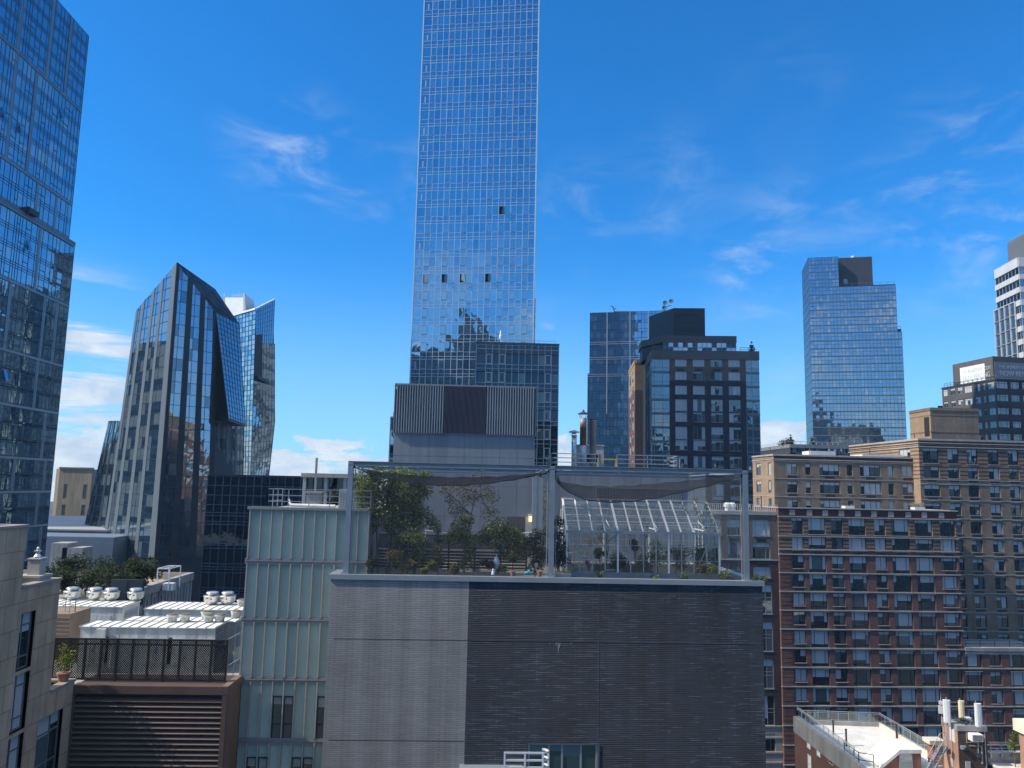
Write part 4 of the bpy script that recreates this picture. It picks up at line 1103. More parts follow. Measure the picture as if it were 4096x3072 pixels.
# ------------------------------------------------------------------ charcoal building with the rental banners
def banner_building():
    f = face_at(3983, 1530, 180, 7)
    zt = f.uv(3983, 1520)[1]; W = 22; D = 34; fl = side(f, 0, False, D)
    r = thing('apartment_building', 'charcoal apartment building carrying large rental banners on its top storey', 'building', f.pt(0, 0))
    ue, _ = fl.uv(3768, 1570)
    cl = []
    for a, b in ((3770, 3790), (3802, 3820), (3830, 3850), (3858, 3888), (3900, 3921), (3932, 3942), (3951, 3978)):
        cl.append((fl.uv(a, 1580)[0], fl.uv(b, 1570)[0]))
    cl[0] = (ue + .4, cl[0][1])
    rows = []
    yy = [(1527, 1556), (1580, 1607), (1633, 1660), (1686, 1712), (1736, 1762)]
    for a, b in yy: rows.append((fl.uv(3965, b)[1], fl.uv(3965, a)[1]))
    dz = rows[3][0] - rows[4][0]
    for k in range(1, 9): rows.append((rows[4][0] - dz * k, rows[4][1] - dz * k))
    hl = [(a, b, c, d) for a, b in cl for c, d in rows if b - a > .4]
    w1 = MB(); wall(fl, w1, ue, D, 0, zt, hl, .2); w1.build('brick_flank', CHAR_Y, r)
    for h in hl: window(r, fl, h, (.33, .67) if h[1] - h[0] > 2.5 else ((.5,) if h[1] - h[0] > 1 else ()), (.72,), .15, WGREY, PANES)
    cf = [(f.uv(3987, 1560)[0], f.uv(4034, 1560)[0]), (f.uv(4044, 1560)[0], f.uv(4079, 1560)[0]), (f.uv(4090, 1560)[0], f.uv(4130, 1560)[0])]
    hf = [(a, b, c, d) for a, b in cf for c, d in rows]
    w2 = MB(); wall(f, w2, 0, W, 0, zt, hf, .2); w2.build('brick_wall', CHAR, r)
    for h in hf: window(r, f, h, (.25, .75), (.72,), .15, WDARK, PANES)
    cp = MB(); f.box(cp, -.15, W, zt, zt + .35, -.6, .15); fl.box(cp, ue - .1, D + .148, zt + .001, zt + .349, -.6, .148); cp.build('coping', CHAR, r)
    co = MB(); co.prism([f.pt(.3, 0, -.3), f.pt(W, 0, -.3), f.pt(W, 0, -D), fl.pt(ue, 0, -.3)], 0, zt); co.build('building_core', ROOF, r)
    # top storey, set back
    g = Face(f.pt(0, 0, -1.2) + f.u * .8, f.ang); GD = 26; gl_ = side(g, 0, False, GD)
    ua, za = gl_.uv(3813, 1462); zt2 = g.uv(3957, 1424)[1]
    ug, _ = gl_.uv(3813, 1520)
    tp = MB(); tp.prism([g.pt(-.2, 0), g.pt(W, 0), g.pt(W, 0, -GD), gl_.pt(ug, 0)], zt, zt2); tp.build('top_storey', mat('charcoal_render', (.095, .09, .086), .8, 0, .12, streak=.12), r)
    rl = MB(); railing(rl, [fl.pt(ue + .3, zt + .3, -.5), fl.pt(ue + 6, zt + .3, -.5)], 1.1, 1.2, .04, (.5, 1)); railing(rl, [fl.pt(D - 14, zt + .3, -.4), fl.pt(D - .3, zt + .3, -.4)], .9, 1.5, .04, (1,)); rl.build('terrace_railing', ALU_M, r)
    bc = MB(); q = fl.pt(ue - .5, 0); 
    for c_, d_ in rows[1:3]: fl.box(bc, ue - 1.2, ue + .2, c_ - .4, c_ - .2, -1.5, .5); fl.box(bc, ue - 1.2, ue - 1.15, c_ - .2, c_ + .8, -1.5, .5)
    bc.build('balconies', ALU_D, r)
    # pale wall strip with little windows under the banner
    u0, _ = gl_.uv(3845, 1540); u1, _ = gl_.uv(3978, 1440)
    u1 = min(u1, GD - .05)
    stp = MB(); zb1 = gl_.uv(3976, 1446)[1]; zb0 = gl_.uv(3976, 1514)[1]
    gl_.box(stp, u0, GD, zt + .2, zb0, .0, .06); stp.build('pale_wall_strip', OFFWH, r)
    def text(s, ff, u, z, size, m, name, d, par, width):
        cu = bpy.data.curves.new(name, 'FONT'); cu.body = s; cu.size = size; cu.extrude = .012
        o = bpy.data.objects.new(name, cu); COL.objects.link(o); cu.materials.append(m)
        bpy.context.view_layer.update()
        wd = o.dimensions.x
        o.scale = (width / wd if wd > 0 else 1, 1, 1)
        dg = bpy.context.evaluated_depsgraph_get(); me = bpy.data.meshes.new_from_object(o.evaluated_get(dg))
        bpy.data.objects.remove(o); o = bpy.data.objects.new(name, me); COL.objects.link(o); o.scale = (width / wd if wd > 0 else 1, 1, 1)
        Mx = Matrix((ff.u, Vector((0, 0, 1)), ff.n)).transposed().to_4x4()
        o.rotation_euler = Mx.to_euler(); o.location = ff.pt(u, z, d) - BASE[par.name]; o.parent = par
        return o
    def banner(ff, ua_, ub_, z0_, z1_, col, tcol, label, l1, l2, d=.08):
        b = thing('banner', label, 'banner', ff.pt((ua_ + ub_) / 2, z0_, d))
        m = MB(); ff.box(m, ua_, ub_, z0_, z1_, d, d + .08)
        for k in range(6): pass
        m.build('cloth', col, b)
        h = z1_ - z0_; w_ = ub_ - ua_
        text(l1, ff, ua_ + w_ * .07, z0_ + h * .60, h * .30, tcol, 'lettering', d + .095, b, w_ * .86)
        text(l2, ff, ua_ + w_ * .09, z0_ + h * .16, h * .44, tcol, 'lettering', d + .095, b, w_ * .80)
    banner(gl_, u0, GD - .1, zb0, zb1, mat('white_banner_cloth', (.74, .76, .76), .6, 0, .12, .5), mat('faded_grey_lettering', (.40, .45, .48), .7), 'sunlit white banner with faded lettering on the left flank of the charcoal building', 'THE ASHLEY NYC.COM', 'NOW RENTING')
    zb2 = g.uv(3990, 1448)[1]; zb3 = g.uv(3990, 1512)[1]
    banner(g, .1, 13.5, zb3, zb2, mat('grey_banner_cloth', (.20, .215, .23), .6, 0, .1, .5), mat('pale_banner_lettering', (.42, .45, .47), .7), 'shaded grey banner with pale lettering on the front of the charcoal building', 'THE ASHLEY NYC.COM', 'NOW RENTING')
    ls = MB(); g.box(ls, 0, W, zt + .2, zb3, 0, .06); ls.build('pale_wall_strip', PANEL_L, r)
banner_building()

# ------------------------------------------------------------------ plain tan brick rooftop block
def tan_block():
    f = face_at(3720, 1632, 150, 0); zt = f.uv(3720, 1632)[1]; W = f.uv(3911, 1636)[0]; D = 24; fl = side(f, 0, False, D)
    ue, _ = fl.uv(3637, 1648)
    r = thing('brick_block', 'plain windowless tan brick block above the tan apartment roof, one corner strip in bright sun', 'building', f.pt(0, 0))
    b = MB()
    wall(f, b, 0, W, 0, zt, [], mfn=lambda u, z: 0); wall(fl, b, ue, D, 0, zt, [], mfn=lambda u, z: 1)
    b.face([f.pt(W, 0), f.pt(W, 0, -D), f.pt(W, zt, -D), f.pt(W, zt)], 1); b.face([f.pt(0, zt), f.pt(W, zt), f.pt(W, zt, -D), fl.pt(ue, zt)], 2)
    b.build('brick_wall', [TANB, TANB_Y, ROOF], r)
    c = MB(); f.box(c, -.12, W + .12, zt - .45, zt + .1, -.4, .12); fl.box(c, ue, D + .118, zt - .449, zt + .099, -.4, .118); z2 = f.uv(3800, 1728)[1]; f.box(c, 0, W, z2 - .1, z2 + .1, -.1, .06); fl.box(c, ue, D + .06, z2 - .1, z2 + .1, -.1, .058)
    z3 = f.uv(3800, 1662)[1]; f.box(c, 0, W, z3 - .06, z3 + .06, -.1, .05); fl.box(c, ue, D + .05, z3 - .06, z3 + .06, -.1, .048)
    c.build('brick_courses', TANB, r)
    g = MB(); u, z = fl.uv(3708, 1700); fl.box(g, u - .8, u + .8, z - 2.2, z + 1.6, -.1, .08); 
    for k in range(9): fl.box(g, u - .8, u + .8, z - 2.1 + k * .4, z - 2.0 + k * .4, .08, .16)
    g.build('louvre_vent', GRILLE, r)
tan_block()

# ------------------------------------------------------------------ tan brick apartment building, high part and lower front part
def banded(zb, base, alt, per=.62, duty=.42):
    return lambda u, z: alt if ((z - zb) % per) < per * duty else base
def tan_building():
    X = lambda x: 3000 + .4955 * x
    Yp = lambda y: 1700 + .4955 * y
    r = thing('apartment_building', 'tan brick apartment building with striped brick cornice, behind the red brick one', 'building', P(3670, 2000, 122) * 1 - Vector((0, 0, P(3670, 2000, 122).z)))
    # --- high part on the right
    f = face_at(X(1358), Yp(106), 121, 1.5); zt = f.uv(X(1500), Yp(111))[1]; W = f.uv(4200, 1780)[0]; D = 22; fl = side(f, 0, False, D)
    ph = (f.uv(X(1800), Yp(340))[1] - f.uv(X(1800), Yp(780))[1]) / 3
    colx = [(1400, 1528), (1600, 1690), (1757, 1842), (1928, 2012), (2088, 2172)]
    cols = [(f.uv(X(a), Yp(360))[0], f.uv(X(b), Yp(360))[0]) for a, b in colx]; st_ = cols[-1][0] - cols[-2][0]
    cols.append((cols[-1][0] + st_, cols[-1][1] + st_))
    zc = f.uv(X(1460), Yp(336))[1]     # top of second row
    holes = []
    ztr = f.uv(X(1640), Yp(190))[1]; zbr = f.uv(X(1640), Yp(312))[1]
    for a, b in cols: holes.append((a, b, zbr, ztr))
    nrow = 14
    for k in range(nrow):
        for a, b in cols: holes.append((a, b, zc - k * ph - 1.78, zc - k * ph))
    zbelt = f.uv(X(1600), Yp(443))[1]
    fn = lambda u, z: (2 if z > ztr + .15 and ((z - ztr) % .30) < .15 and z < zt - .3 else 1 if z > zbelt and ((z - zbelt) % .62) < .24 else 0)
    zcuts = [ztr + .15 * k for k in range(0, int((zt - ztr) / .15))] + [zbelt + .62 * k for k in range(int((ztr - zbelt) / .62) + 1)] + [zbelt + .62 * k + .24 for k in range(int((ztr - zbelt) / .62) + 1)]
    w1 = MB(); wall(f, w1, 0, W, 0, zt - .3, holes, .22, zcuts, fn); w1.build('brick_wall', [TANB, REDD, REDD], r)
    hl = [(D - 5.6, D - 2.4, zbr + .4, ztr)]
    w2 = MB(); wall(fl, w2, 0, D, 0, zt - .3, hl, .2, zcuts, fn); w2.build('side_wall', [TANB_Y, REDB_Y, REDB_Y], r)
    window(r, fl, hl[0], (.33, .67), (), .15, WGREY, PANES, sill=STONE)
    tr = MB()
    for dz, hh in ((0, .30), (.62, .14), (1.25, .14)):
        z = zt - dz; f.box(tr, -.16, W, z - hh, z, -.4, .16); fl.box(tr, 0, D + .158, z - hh + .001, z - .001, -.4, .158)
    for zz in (zbelt, zbelt - .62 * 1.1): f.box(tr, -.05, W, zz - .07, zz + .07, -.1, .07)
    for k in range(1, nrow, 1): f.box(tr, -.04, W, zc - k * ph - ph + .42, zc - k * ph - ph + .53, -.1, .05)
    tr.build('stone_trim', STONE, r)
    for i, h in enumerate(holes): window(r, f, h, (.5,) if h[1] - h[0] < 4 else (.22, .78), (), .18, WDARK, PANES, low=.28 if h[3] == ztr else None, sill=STONE)
    gr = MB(); gt = MB()
    for k in range(nrow - 1):
        for a, b in cols:
            m = (a + b) / 2; z = zc - k * ph - 2.25; grille(r, f, m, z, .75, .2, GRILLE, STONE)
    # --- lower front part on the left
    f2 = face_at(X(190), Yp(234), 122.2, 1.5); zt2 = f2.uv(X(700), Yp(246))[1]; W2 = (f.pt(0, 0) - f2.o).dot(f2.u) - .02
    D2 = 9; fl2 = side(f2, 0, False, D2)
    ph2 = (f2.uv(X(640), Yp(318))[1] - f2.uv(X(640), Yp(610))[1]) / 2
    cx = [(296, 382, .5), (446, 490, 0), (560, 722, 4), (782, 826, 0), (887, 1052, 4), (1112, 1156, 0), (1226, 1314, .5)]
    zc2 = f2.uv(X(640), Yp(316))[1]
    holes2 = []; kinds = []
    for k in range(5):
        for a, b, kd in cx:
            ua, ub_ = f2.uv(X(a), Yp(360))[0], f2.uv(X(b), Yp(360))[0]
            holes2.append((ua, ub_, zc2 - k * ph2 - 1.78, zc2 - k * ph2)); kinds.append(kd)
    zcor = f2.uv(X(640), Yp(298))[1]
    fn2 = lambda u, z: 1 if z > zcor and ((z - zcor) % .30) < .15 else 0
    zc_ = [zcor + .15 * k for k in range(int((zt2 - zcor) / .15) + 1)]
    w3 = MB(); wall(f2, w3, 0, W2, 0, zt2 - .25, holes2, .22, zc_, lambda u, z: 1 if z > zcor else 0); w3.build('brick_wall', [TANB, REDD], r)
    hl2 = [(1.5, 3.6, zc2 - k * ph2 - 1.9, zc2 - k * ph2 + .1) for k in range(4)] + [(6.6, 7.9, zc2 - k * ph2 - 1.9, zc2 - k * ph2 + .1) for k in range(4)]
    w4 = MB(); wall(fl2, w4, 0, D2, 0, zt2 - .25, hl2, .2, zc_, fn2); w4.build('side_wall', [TANB_Y, REDB_Y], r)
    for h in hl2: window(r, fl2, h, (.5,), (), .15, WGREY, PANES)
    for h, kd in zip(holes2, kinds): window(r, f2, h, (.2, .48, .76) if kd == 4 else ((.5,) if kd == .5 else ()), (), .18, WDARK, PANES, sill=STONE)
    t2 = MB(); g2 = MB(); gs = MB(); rb = MB()
    for dz, hh in ((0, .26), (.72, .16)):
        z = zt2 - dz; f2.box(t2, -.14, W2, z - hh, z, -.4, .14); fl2.box(t2, 0, D2 + .138, z - hh + .001, z - .001, -.4, .138)
    f2.box(t2, -.06, W2, zcor - .06, zcor + .06, -.1, .06); fl2.box(t2, 0, D2 + .058, zcor - .059, zcor + .059, -.1, .058)
    for k in range(4):
        zz = zc2 - k * ph2 - ph2 + .45; f2.box(t2, -.05, W2, zz - .05, zz + .05, -.1, .05); fl2.box(t2, 0, D2 + .048, zz - .049, zz + .049, -.1, .048)
        for j in (0, 2, 4, 6):
            a, b = holes2[j][0], holes2[j][1]; m = (a + b) / 2; z = zc2 - k * ph2 - 2.2
            grille(r, f2, m, z, .75, .2, GRILLE, STONE)
            if j in (2, 4):
                for zz2 in (z + .32, z - .5): f2.box(rb, a - .1, b + .1, zz2 - .09, zz2 + .09, -.1, .012)
    t2.build('stone_trim', STONE, r); rb.build('red_brick_courses', REDD, r)
    rf = MB(); rf.face([f2.pt(0, zt2 - .5), f2.pt(W2, zt2 - .5), f2.pt(W2, zt2 - .5, -D2), fl2.pt(0, zt2 - .5)]); rf.face([f.pt(0, zt - .5), f.pt(W, zt - .5), f.pt(W, zt - .5, -D), fl.pt(0, zt - .5)])
    rf.face([f.pt(W, 0), f.pt(W, 0, -D), f.pt(W, zt - .3, -D), f.pt(W, zt - .3)])
    rf.build('flat_roof', ROOF, r)
    pk = MB(); u, z = f2.uv(3315, 1815); f2.box(pk, u - 2.1, u + 2.1, zt2 - .3, zt2 + .75, -5, -2); pk.build('skylight', OFFWH, r); pk = MB(); u, z = f2.uv(3560, 1822); f2.box(pk, u - 3.5, u + 3.2, zt2 - .3, zt2 + .40, -6, -2); pk.build('skylight', OFFWH, r)
    for px in (3102, 3150, 3169, 3346, 3507, 3263): 
        u, _ = f2.uv(px, 1815); po = MB(); f2.box(po, u - .06, u + .06, zt2 - .3, zt2 + (1.5 if px in (3346, 3507) else 1.2), -2.2, -2.1); po.build('vent_pipe', mat('rusty_vent_pipe', (.22, .10, .07), .7, .2, .2), r)
    for px in (3850, 3965, 4083, 3675):
        u, _ = f.uv(px, 1760); po = MB(); f.box(po, u - .05, u + .05, zt - .3, zt + .9, -1.2, -1.1); po.build('vent_pipe', MATS['rusty_vent_pipe'], r)
tan_building()

# ------------------------------------------------------------------ red brick apartment building
def red_building():
    X = lambda x: 3000 + .4955 * x
    Yp = lambda y: 1700 + .4955 * y
    f = face_at(X(228), Yp(690), 112, 1.5); zt = f.uv(X(900), Yp(676))[1]
    W = f.uv(X(1668), Yp(700))[0]; W3 = f.uv(4230, 2700)[0]
    r = thing('apartment_building', 'red brick apartment building with pale stone belts, wide dark windows and a lower wing', 'building', f.pt(0, 0))
    cx = [(340, 432, 2), (474, 612, 3), (658, 752, 2), (799, 938, 3), (1008, 1098, 2), (1146, 1288, 3), (1336, 1476, 3), (1538, 1668, 3)]
    cols = [(f.uv(X(a), Yp(930))[0], f.uv(X(b), Yp(930))[0], k) for a, b, k in cx]
    z1t = f.uv(X(900), Yp(756))[1]; z1b = f.uv(X(900), Yp(889))[1]; z2t = f.uv(X(900), Yp(912))[1]; z3t = f.uv(X(900), Yp(1064))[1]
    ph = (f.uv(X(900), Yp(1064))[1] - f.uv(X(900), Yp(1514))[1]) / 3
    zbelt = f.uv(X(900), Yp(1022))[1]; zwing = f.uv(3900, 2590)[1]
    holes = []; meta = []
    for i, (a, b, k) in enumerate(cols):
        if i == 7: b = min(b, W - .35)
        holes.append((a, b, z1b, z1t)); meta.append((k, .24))
        holes.append((a, b, z2t - 1.85, z2t)); meta.append((k, None))
        for n_ in range(12):
            zt_ = z3t - n_ * ph
            if k == 2 or i == 7: holes.append((a, b, zt_ - 1.75, zt_)); meta.append((2 if k == 2 else 3, None))
            else: holes.append((a, b, zt_ - 2.5, zt_)); meta.append((3, .26))
    # wing windows (to the right of the main block)
    xw = [(f.uv(3000 + .4955 * a, 2650)[0], f.uv(3000 + .4955 * b, 2650)[0], k) for a, b, k in ((1736, 1872, 3), (1936, 2028, 2), (2102, 2232, 3), (2330, 2420, 2))]
    for a, b, k in xw:
        for n_ in range(4, 13):
            zt_ = z3t - n_ * ph - .25
            if zt_ > zwing - .95 + .45: continue
            holes.append((a, b, zt_ - (1.75 if k == 2 else 2.5), zt_)); meta.append((k, None if k == 2 else .26))
    zs0 = z1t + .2
    def fn(u, z):
        if u > W: return 0
        if z > zbelt and z < zs0: return 1 if ((z - zbelt) % .55) < .30 else 2
        if z >= zs0: return 2
        return 0
    zc = [zbelt + .55 * k for k in range(14)] + [zbelt + .55 * k + .30 for k in range(14)] + [zs0]
    w1 = MB(); wall(f, w1, 0, W, 0, zt - .12, [h for h in holes if h[1] < W + .01], .22, zc, fn)
    wall(f, w1, W, W3, 0, zwing - .3, [h for h in holes if h[0] > W - .01], .22)
    w1.build('brick_wall', [REDB, TANB, REDD], r)
    for h, (k, low) in zip(holes, meta): window(r, f, h, (.5,) if k == 2 else (.2, .78), (.24,) if low else (), .2, WDARK, PANES, low=low, sill=STONE)
    sd = MB(); fr = side(f, W, True, 14); wall(fr, sd, 0, 9, 0, zt - .12, [], mfn=lambda u, z: 0); fl = side(f, 0, False, 9); wall(fl, sd, 0, 9, 0, zt - .12, []); sd.build('side_wall', [REDB_Y], r)
    tr = MB()
    f.box(tr, -.12, W + .12, zt - .16, zt, -.5, .14); fl.box(tr, 0, 9.138, zt - .159, zt - .001, -.5, .138); fr.box(tr, -.138, 9, zt - .159, zt - .001, -.5, .138)
    zl = [f.uv(X(900), Yp(750))[1], f.uv(X(900), Yp(906))[1], f.uv(X(900), Yp(1012))[1], f.uv(X(900), Yp(1052))[1]] + [z3t - n_ * ph - ph + .22 for n_ in range(11)]
    for i, z in enumerate(zl):
        uR = W + .1 if z > zwing else W3
        tb = MB(); f.box(tb, -.1, uR, z - .075, z + .075, -.1, .11); tb.build('stone_belt', STONE, r)
    tr.build('stone_coping', STONE, r)
    wc = MB(); f.box(wc, W + .15, W3, zwing - .5, zwing, -.5, .15); f.box(wc, W + .15, W3, zwing - .9, zwing - .62, -.3, .10); wc.build('wing_coping', CONC, r)
    lg = MB()    # rusticated brick courses at the left end
    for n_ in range(11):
        zb = z3t - n_ * ph
        for q in range(4): f.box(lg, .06, cols[0][0] - .35, zb - .0 - q * .62 - .5, zb - q * .62, -.1, .05)
    lg.build('brick_quoins', [REDB], r)
    gr = MB(); gt = MB()
    for n_ in range(11):
        for i in (0, 2, 4, 7):
            a, b = cols[i][:2]; b = min(b, W - .3); m = (a + b) / 2; z = z3t - n_ * ph - 2.2
            grille(r, f, m, z, .72, .2, GRILLE, STONE)
    for i in range(8):
        m = (cols[i][0] + min(cols[i][1], W - .3)) / 2; z = zbelt - .35; grille(r, f, m, z, .7, .18, GRILLE, STONE)
    sq = MB()
    for x in (340, 479, 607, 737, 871, 1001, 1137, 1277, 1406, 1545):
        u, z = f.uv(X(x), Yp(706 + (x - 340) * .02)); sq = MB(); f.box(sq, u - .4, u + .4, z - .4, z + .4, -.1, .05); f.box(sq, u - .4, u + .4, z - .03, z + .03, .05, .06); sq.build('square_vent', mat('grey_square_vent', (.34, .31, .28), .8), r)
    rf = MB(); rf.face([f.pt(0, zt - .6), f.pt(W, zt - .6), f.pt(W, zt - .6, -9), f.pt(0, zt - .6, -9)]); rf.face([f.pt(W, zwing - .4), f.pt(W3, zwing - .4), f.pt(W3, zwing - .4, -9), f.pt(W, zwing - .4, -9)]); rf.build('flat_roof', ROOF, r)
    wt = MB(); railing(wt, [f.pt(W + .5, zwing, -.4), f.pt(W3, zwing, -.4)], .9, 2.4, .03, (.5, 1)); wt.build('terrace_railing', WDARK, r)
    bx = MB(); u, z = f.uv(3406, 2028); f.box(bx, u - .7, u + .7, zt, zt + .35, -1.6, -.5); bx.build('roof_planter_box', OFFWH, r)
    bx = MB(); u, z = f.uv(3688, 2034); f.box(bx, u - .8, u + .8, zt, zt + .35, -1.6, -.5); bx.build('roof_planter_box', OFFWH, r)
    q = f.pt(u, zt + .35, -1.0); m = MB()
    for _ in range(70):
        a = q + Vector((rnd.uniform(-.9, 1.0), rnd.uniform(-.3, .3), 0)); m.bar(a, a + Vector((rnd.gauss(0, .12), 0, rnd.uniform(.4, .85))), .03, .03)
    o = m.build('grass_planting', mat('dry_ornamental_grass', (.30, .27, .20), .8), None, off=q); o.location = q; tag(o, 'dry ornamental grasses in a white planter on the red brick roof', 'plant')
    for nm, px, lab in (('twin_dish', 3792, ''),): pass
red_building()

# ------------------------------------------------------------------ narrow brown and grey building between the garden block and the red brick
def narrow_building():
    f = face_at(2815, 2060, 112.05, 1.5)
    W = f.uv(3115, 2200)[0]; zt = f.uv(3040, 2046)[1]
    r = thing('apartment_building', 'narrow brown brick building squeezed between the roof garden block and the red brick building', 'building', f.pt(0, 0))
    zs = f.uv(3060, 2240)[1]; zst = f.uv(3090, 2905)[1]
    cA = (f.uv(3010, 2120)[0], f.uv(3079, 2120)[0]); cB = (f.uv(2910, 2120)[0], f.uv(2962, 2120)[0]); cC = (f.uv(2840, 2120)[0], f.uv(2885, 2120)[0])
    holes = []; ph = (f.uv(3060, 2080)[1] - f.uv(3060, 2172)[1])
    z0 = f.uv(3060, 2080)[1]
    for c in (cA, cB, cC):
        holes += [(c[0], c[1], z0 - 2.25, z0), (c[0], c[1], z0 - ph - 2.25, z0 - ph)]
        z = f.uv(3060, 2268)[1]; holes.append((c[0], c[1], z - 1.5, z))
    cD = (f.uv(3020, 2400)[0], f.uv(3089, 2400)[0])
    for k in range(4):
        zz = f.uv(3080, 2340 + 148 * k)[1]; holes.append((cD[0], cD[1], zz - 4.0, zz))
    zz = f.uv(3080, 2935)[1]; holes.append((cD[0], cD[1], zz - 2.6, zz))
    w1 = MB(); wall(f, w1, 0, W, 0, zt - .4, holes, .2, [zs, zst], lambda u, z: 1 if z > zs else (2 if z < zst else 0))
    w1.build('brick_wall', [mat('dark_plum_brick', (.062, .042, .045), .85, 0, .2, streak=.1, fine=.12), mat('grey_tan_brick', (.155, .125, .10), .85, 0, .15, streak=.15, fine=.1), mat('pale_stone_base', (.32, .29, .26), .8, 0, .12, streak=.1)], r)
    for h in holes: window(r, f, h, (.2, .76) if h[3] - h[2] < 3 else (.62,), (.68,) if h[3] - h[2] < 3 else (.44, .56), .18, WGREY, PANES, sill=STONE)
    tr = MB(); f.box(tr, -.1, W, zt - .5, zt, -.4, .12); f.box(tr, 0, W, zs - .08, zs + .08, -.1, .08)
    for y in (2905, 2950, 3010, 3050): z = f.uv(3090, y)[1]; f.box(tr, 0, W, z - .1, z + .1, -.1, .1)
    tr.build('stone_belts', STONE, r)
    gr = MB()
    for h in holes[:2] + holes[3:5]: m = (h[0] + h[1]) / 2; grille(r, f, m, h[2] - .6, .7, .2, GRILLE)
    rl = MB(); railing(rl, [f.pt(0, zt, -.2), f.pt(W, zt, -.2)], 1.0, .28, .02, (.1, 1)); rl.build('roof_railing', OFFWH, r)
    rf = MB(); rf.face([f.pt(0, zt - .3), f.pt(W, zt - .3), f.pt(W, zt - .3, -14), f.pt(0, zt - .3, -14)]); rf.build('flat_roof', ROOF, r); sw = MB(); sw.face([f.pt(0, 0, -14), f.pt(0, 0), f.pt(0, zt - .4), f.pt(0, zt - .4, -14)]); sw.build('side_wall', MATS['dark_plum_brick'], r)
    for px, lab in ((2925, 'white roof ventilator nearest the garden net on the narrow brown building'), (2945, 'white roof ventilator between two others on the narrow brown building'), (3000, 'white roof ventilator next to the rusty pipe on the narrow brown building')):
        u, _ = f.uv(px, 2046); q = f.pt(u, zt - .3, -1.6); m = MB(); m.lathe(q, [(.35, 0), (.35, .8), (.55, .85), (.55, 1.25), (.3, 1.45)], 12)
        solo('roof_ventilator', m, WHITE, lab, 'ventilator', q, 'white roof ventilators')
    for px, h_, lab in ((3017, 2.6, 'rusty vent pipe standing nearer the garden net on the narrow brown roof'), (3072, 2.4, 'rusty vent pipe standing nearer the red brick building on the narrow brown roof')):
        u, _ = f.uv(px, 2046); q = f.pt(u, zt - .3, -2.5); m = MB(); m.tube([q, q + Vector((0, 0, h_))], .11, 8); m.tube([q + Vector((0, 0, h_)), q + Vector((0, 0, h_ + .1))], .15, 8)
        solo('vent_pipe', m, MATS['rusty_vent_pipe'], lab, 'pipe', q)
narrow_building()

# ------------------------------------------------------------------ far left: stone hall, low shed, dark gridded slab
def stone_hall():
    f = face_at(240, 1872, 330, 0); W = f.uv(371, 1875)[0]; zt = f.uv(300, 1874)[1]; D = 30
    r = thing('stone_hall', 'pale stone hall with tall narrow windows, between the left tower and the pointed tower', 'building', f.pt(0, 0))
    cols = [(f.uv(253, 1970)[0], f.uv(268, 1970)[0]), (f.uv(331, 1970)[0], f.uv(347, 1970)[0])]
    rows = [(f.uv(300, 1995)[1], f.uv(300, 1937)[1]), (f.uv(300, 2062)[1], f.uv(300, 2019)[1])]
    hs_ = [(a, b, c, d) for a, b in cols for c, d in rows]
    ST = mat('pale_sandstone', (.42, .34, .235), .8, 0, .15, .05, streak=.25); STS = mat('shaded_sandstone_flank', (.26, .21, .16), .85, 0, .12, .05)  # second sandstone is a darker copy, the flank's shade put into its colour
    b = MB(); wall(f, b, 0, W, 0, zt, hs_, .5); b.build('stone_wall', ST, r)
    for h in hs_: window(r, f, h, (.5,), tuple(i / 9 for i in range(1, 9)), .4, mat('white_window_bars', (.5, .5, .48), .6), PANES, bar_=.18)
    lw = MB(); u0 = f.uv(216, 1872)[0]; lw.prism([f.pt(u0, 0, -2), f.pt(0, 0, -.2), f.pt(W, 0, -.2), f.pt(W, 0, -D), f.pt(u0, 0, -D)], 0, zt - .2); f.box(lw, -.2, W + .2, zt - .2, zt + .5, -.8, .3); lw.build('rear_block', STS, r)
stone_hall()
def low_shed():
    f = face_at(180, 2118, 262, 0); W = f.uv(345, 2118)[0]; ze = f.uv(250, 2116)[1]; zr_ = P(280, 2064, 300).z
    r = thing('low_shed', 'low long shed with a pale sloping roof, below the pale stone hall', 'building', f.pt(0, 0))
    rf = MB(); rf.face([f.pt(-20, ze, .8), f.pt(W + 12, ze, .8), f.pt(W + 12, zr_, -38), f.pt(-20, zr_, -38)]); f.box(rf, -20, W + 12, ze - .5, ze - .02, -.1, .8); rf.build('roof', mat('pale_sheet_roof', (.36, .36, .34), .6, .1, .1, .1), r)
    w_ = MB(); f.box(w_, -20, W + 12, 0, ze - .5, -38, 0); w_.build('wall', mat('shed_wall', (.34, .31, .26), .8, 0, .1), r)
    lo = MB(); q = face_at(180, 2150, 240, 0); z = q.uv(250, 2146)[1]; q.box(lo, -20, q.uv(345, 2150)[0] + 8, 0, z, -16, 0); lo.build('lower_annex', mat('blue_grey_annex', (.15, .19, .24), .6, .1, .1), r)
    for px, w__, zz in ((205, 4.5, 2172), (250, 5.5, 2190)):
        m = MB(); qf = face_at(px, zz, 225, 0); qf.box(m, 0, w__, 0, qf.uv(px, zz)[1], -6, 0); m.build('plant_box', CONC, r)
low_shed()
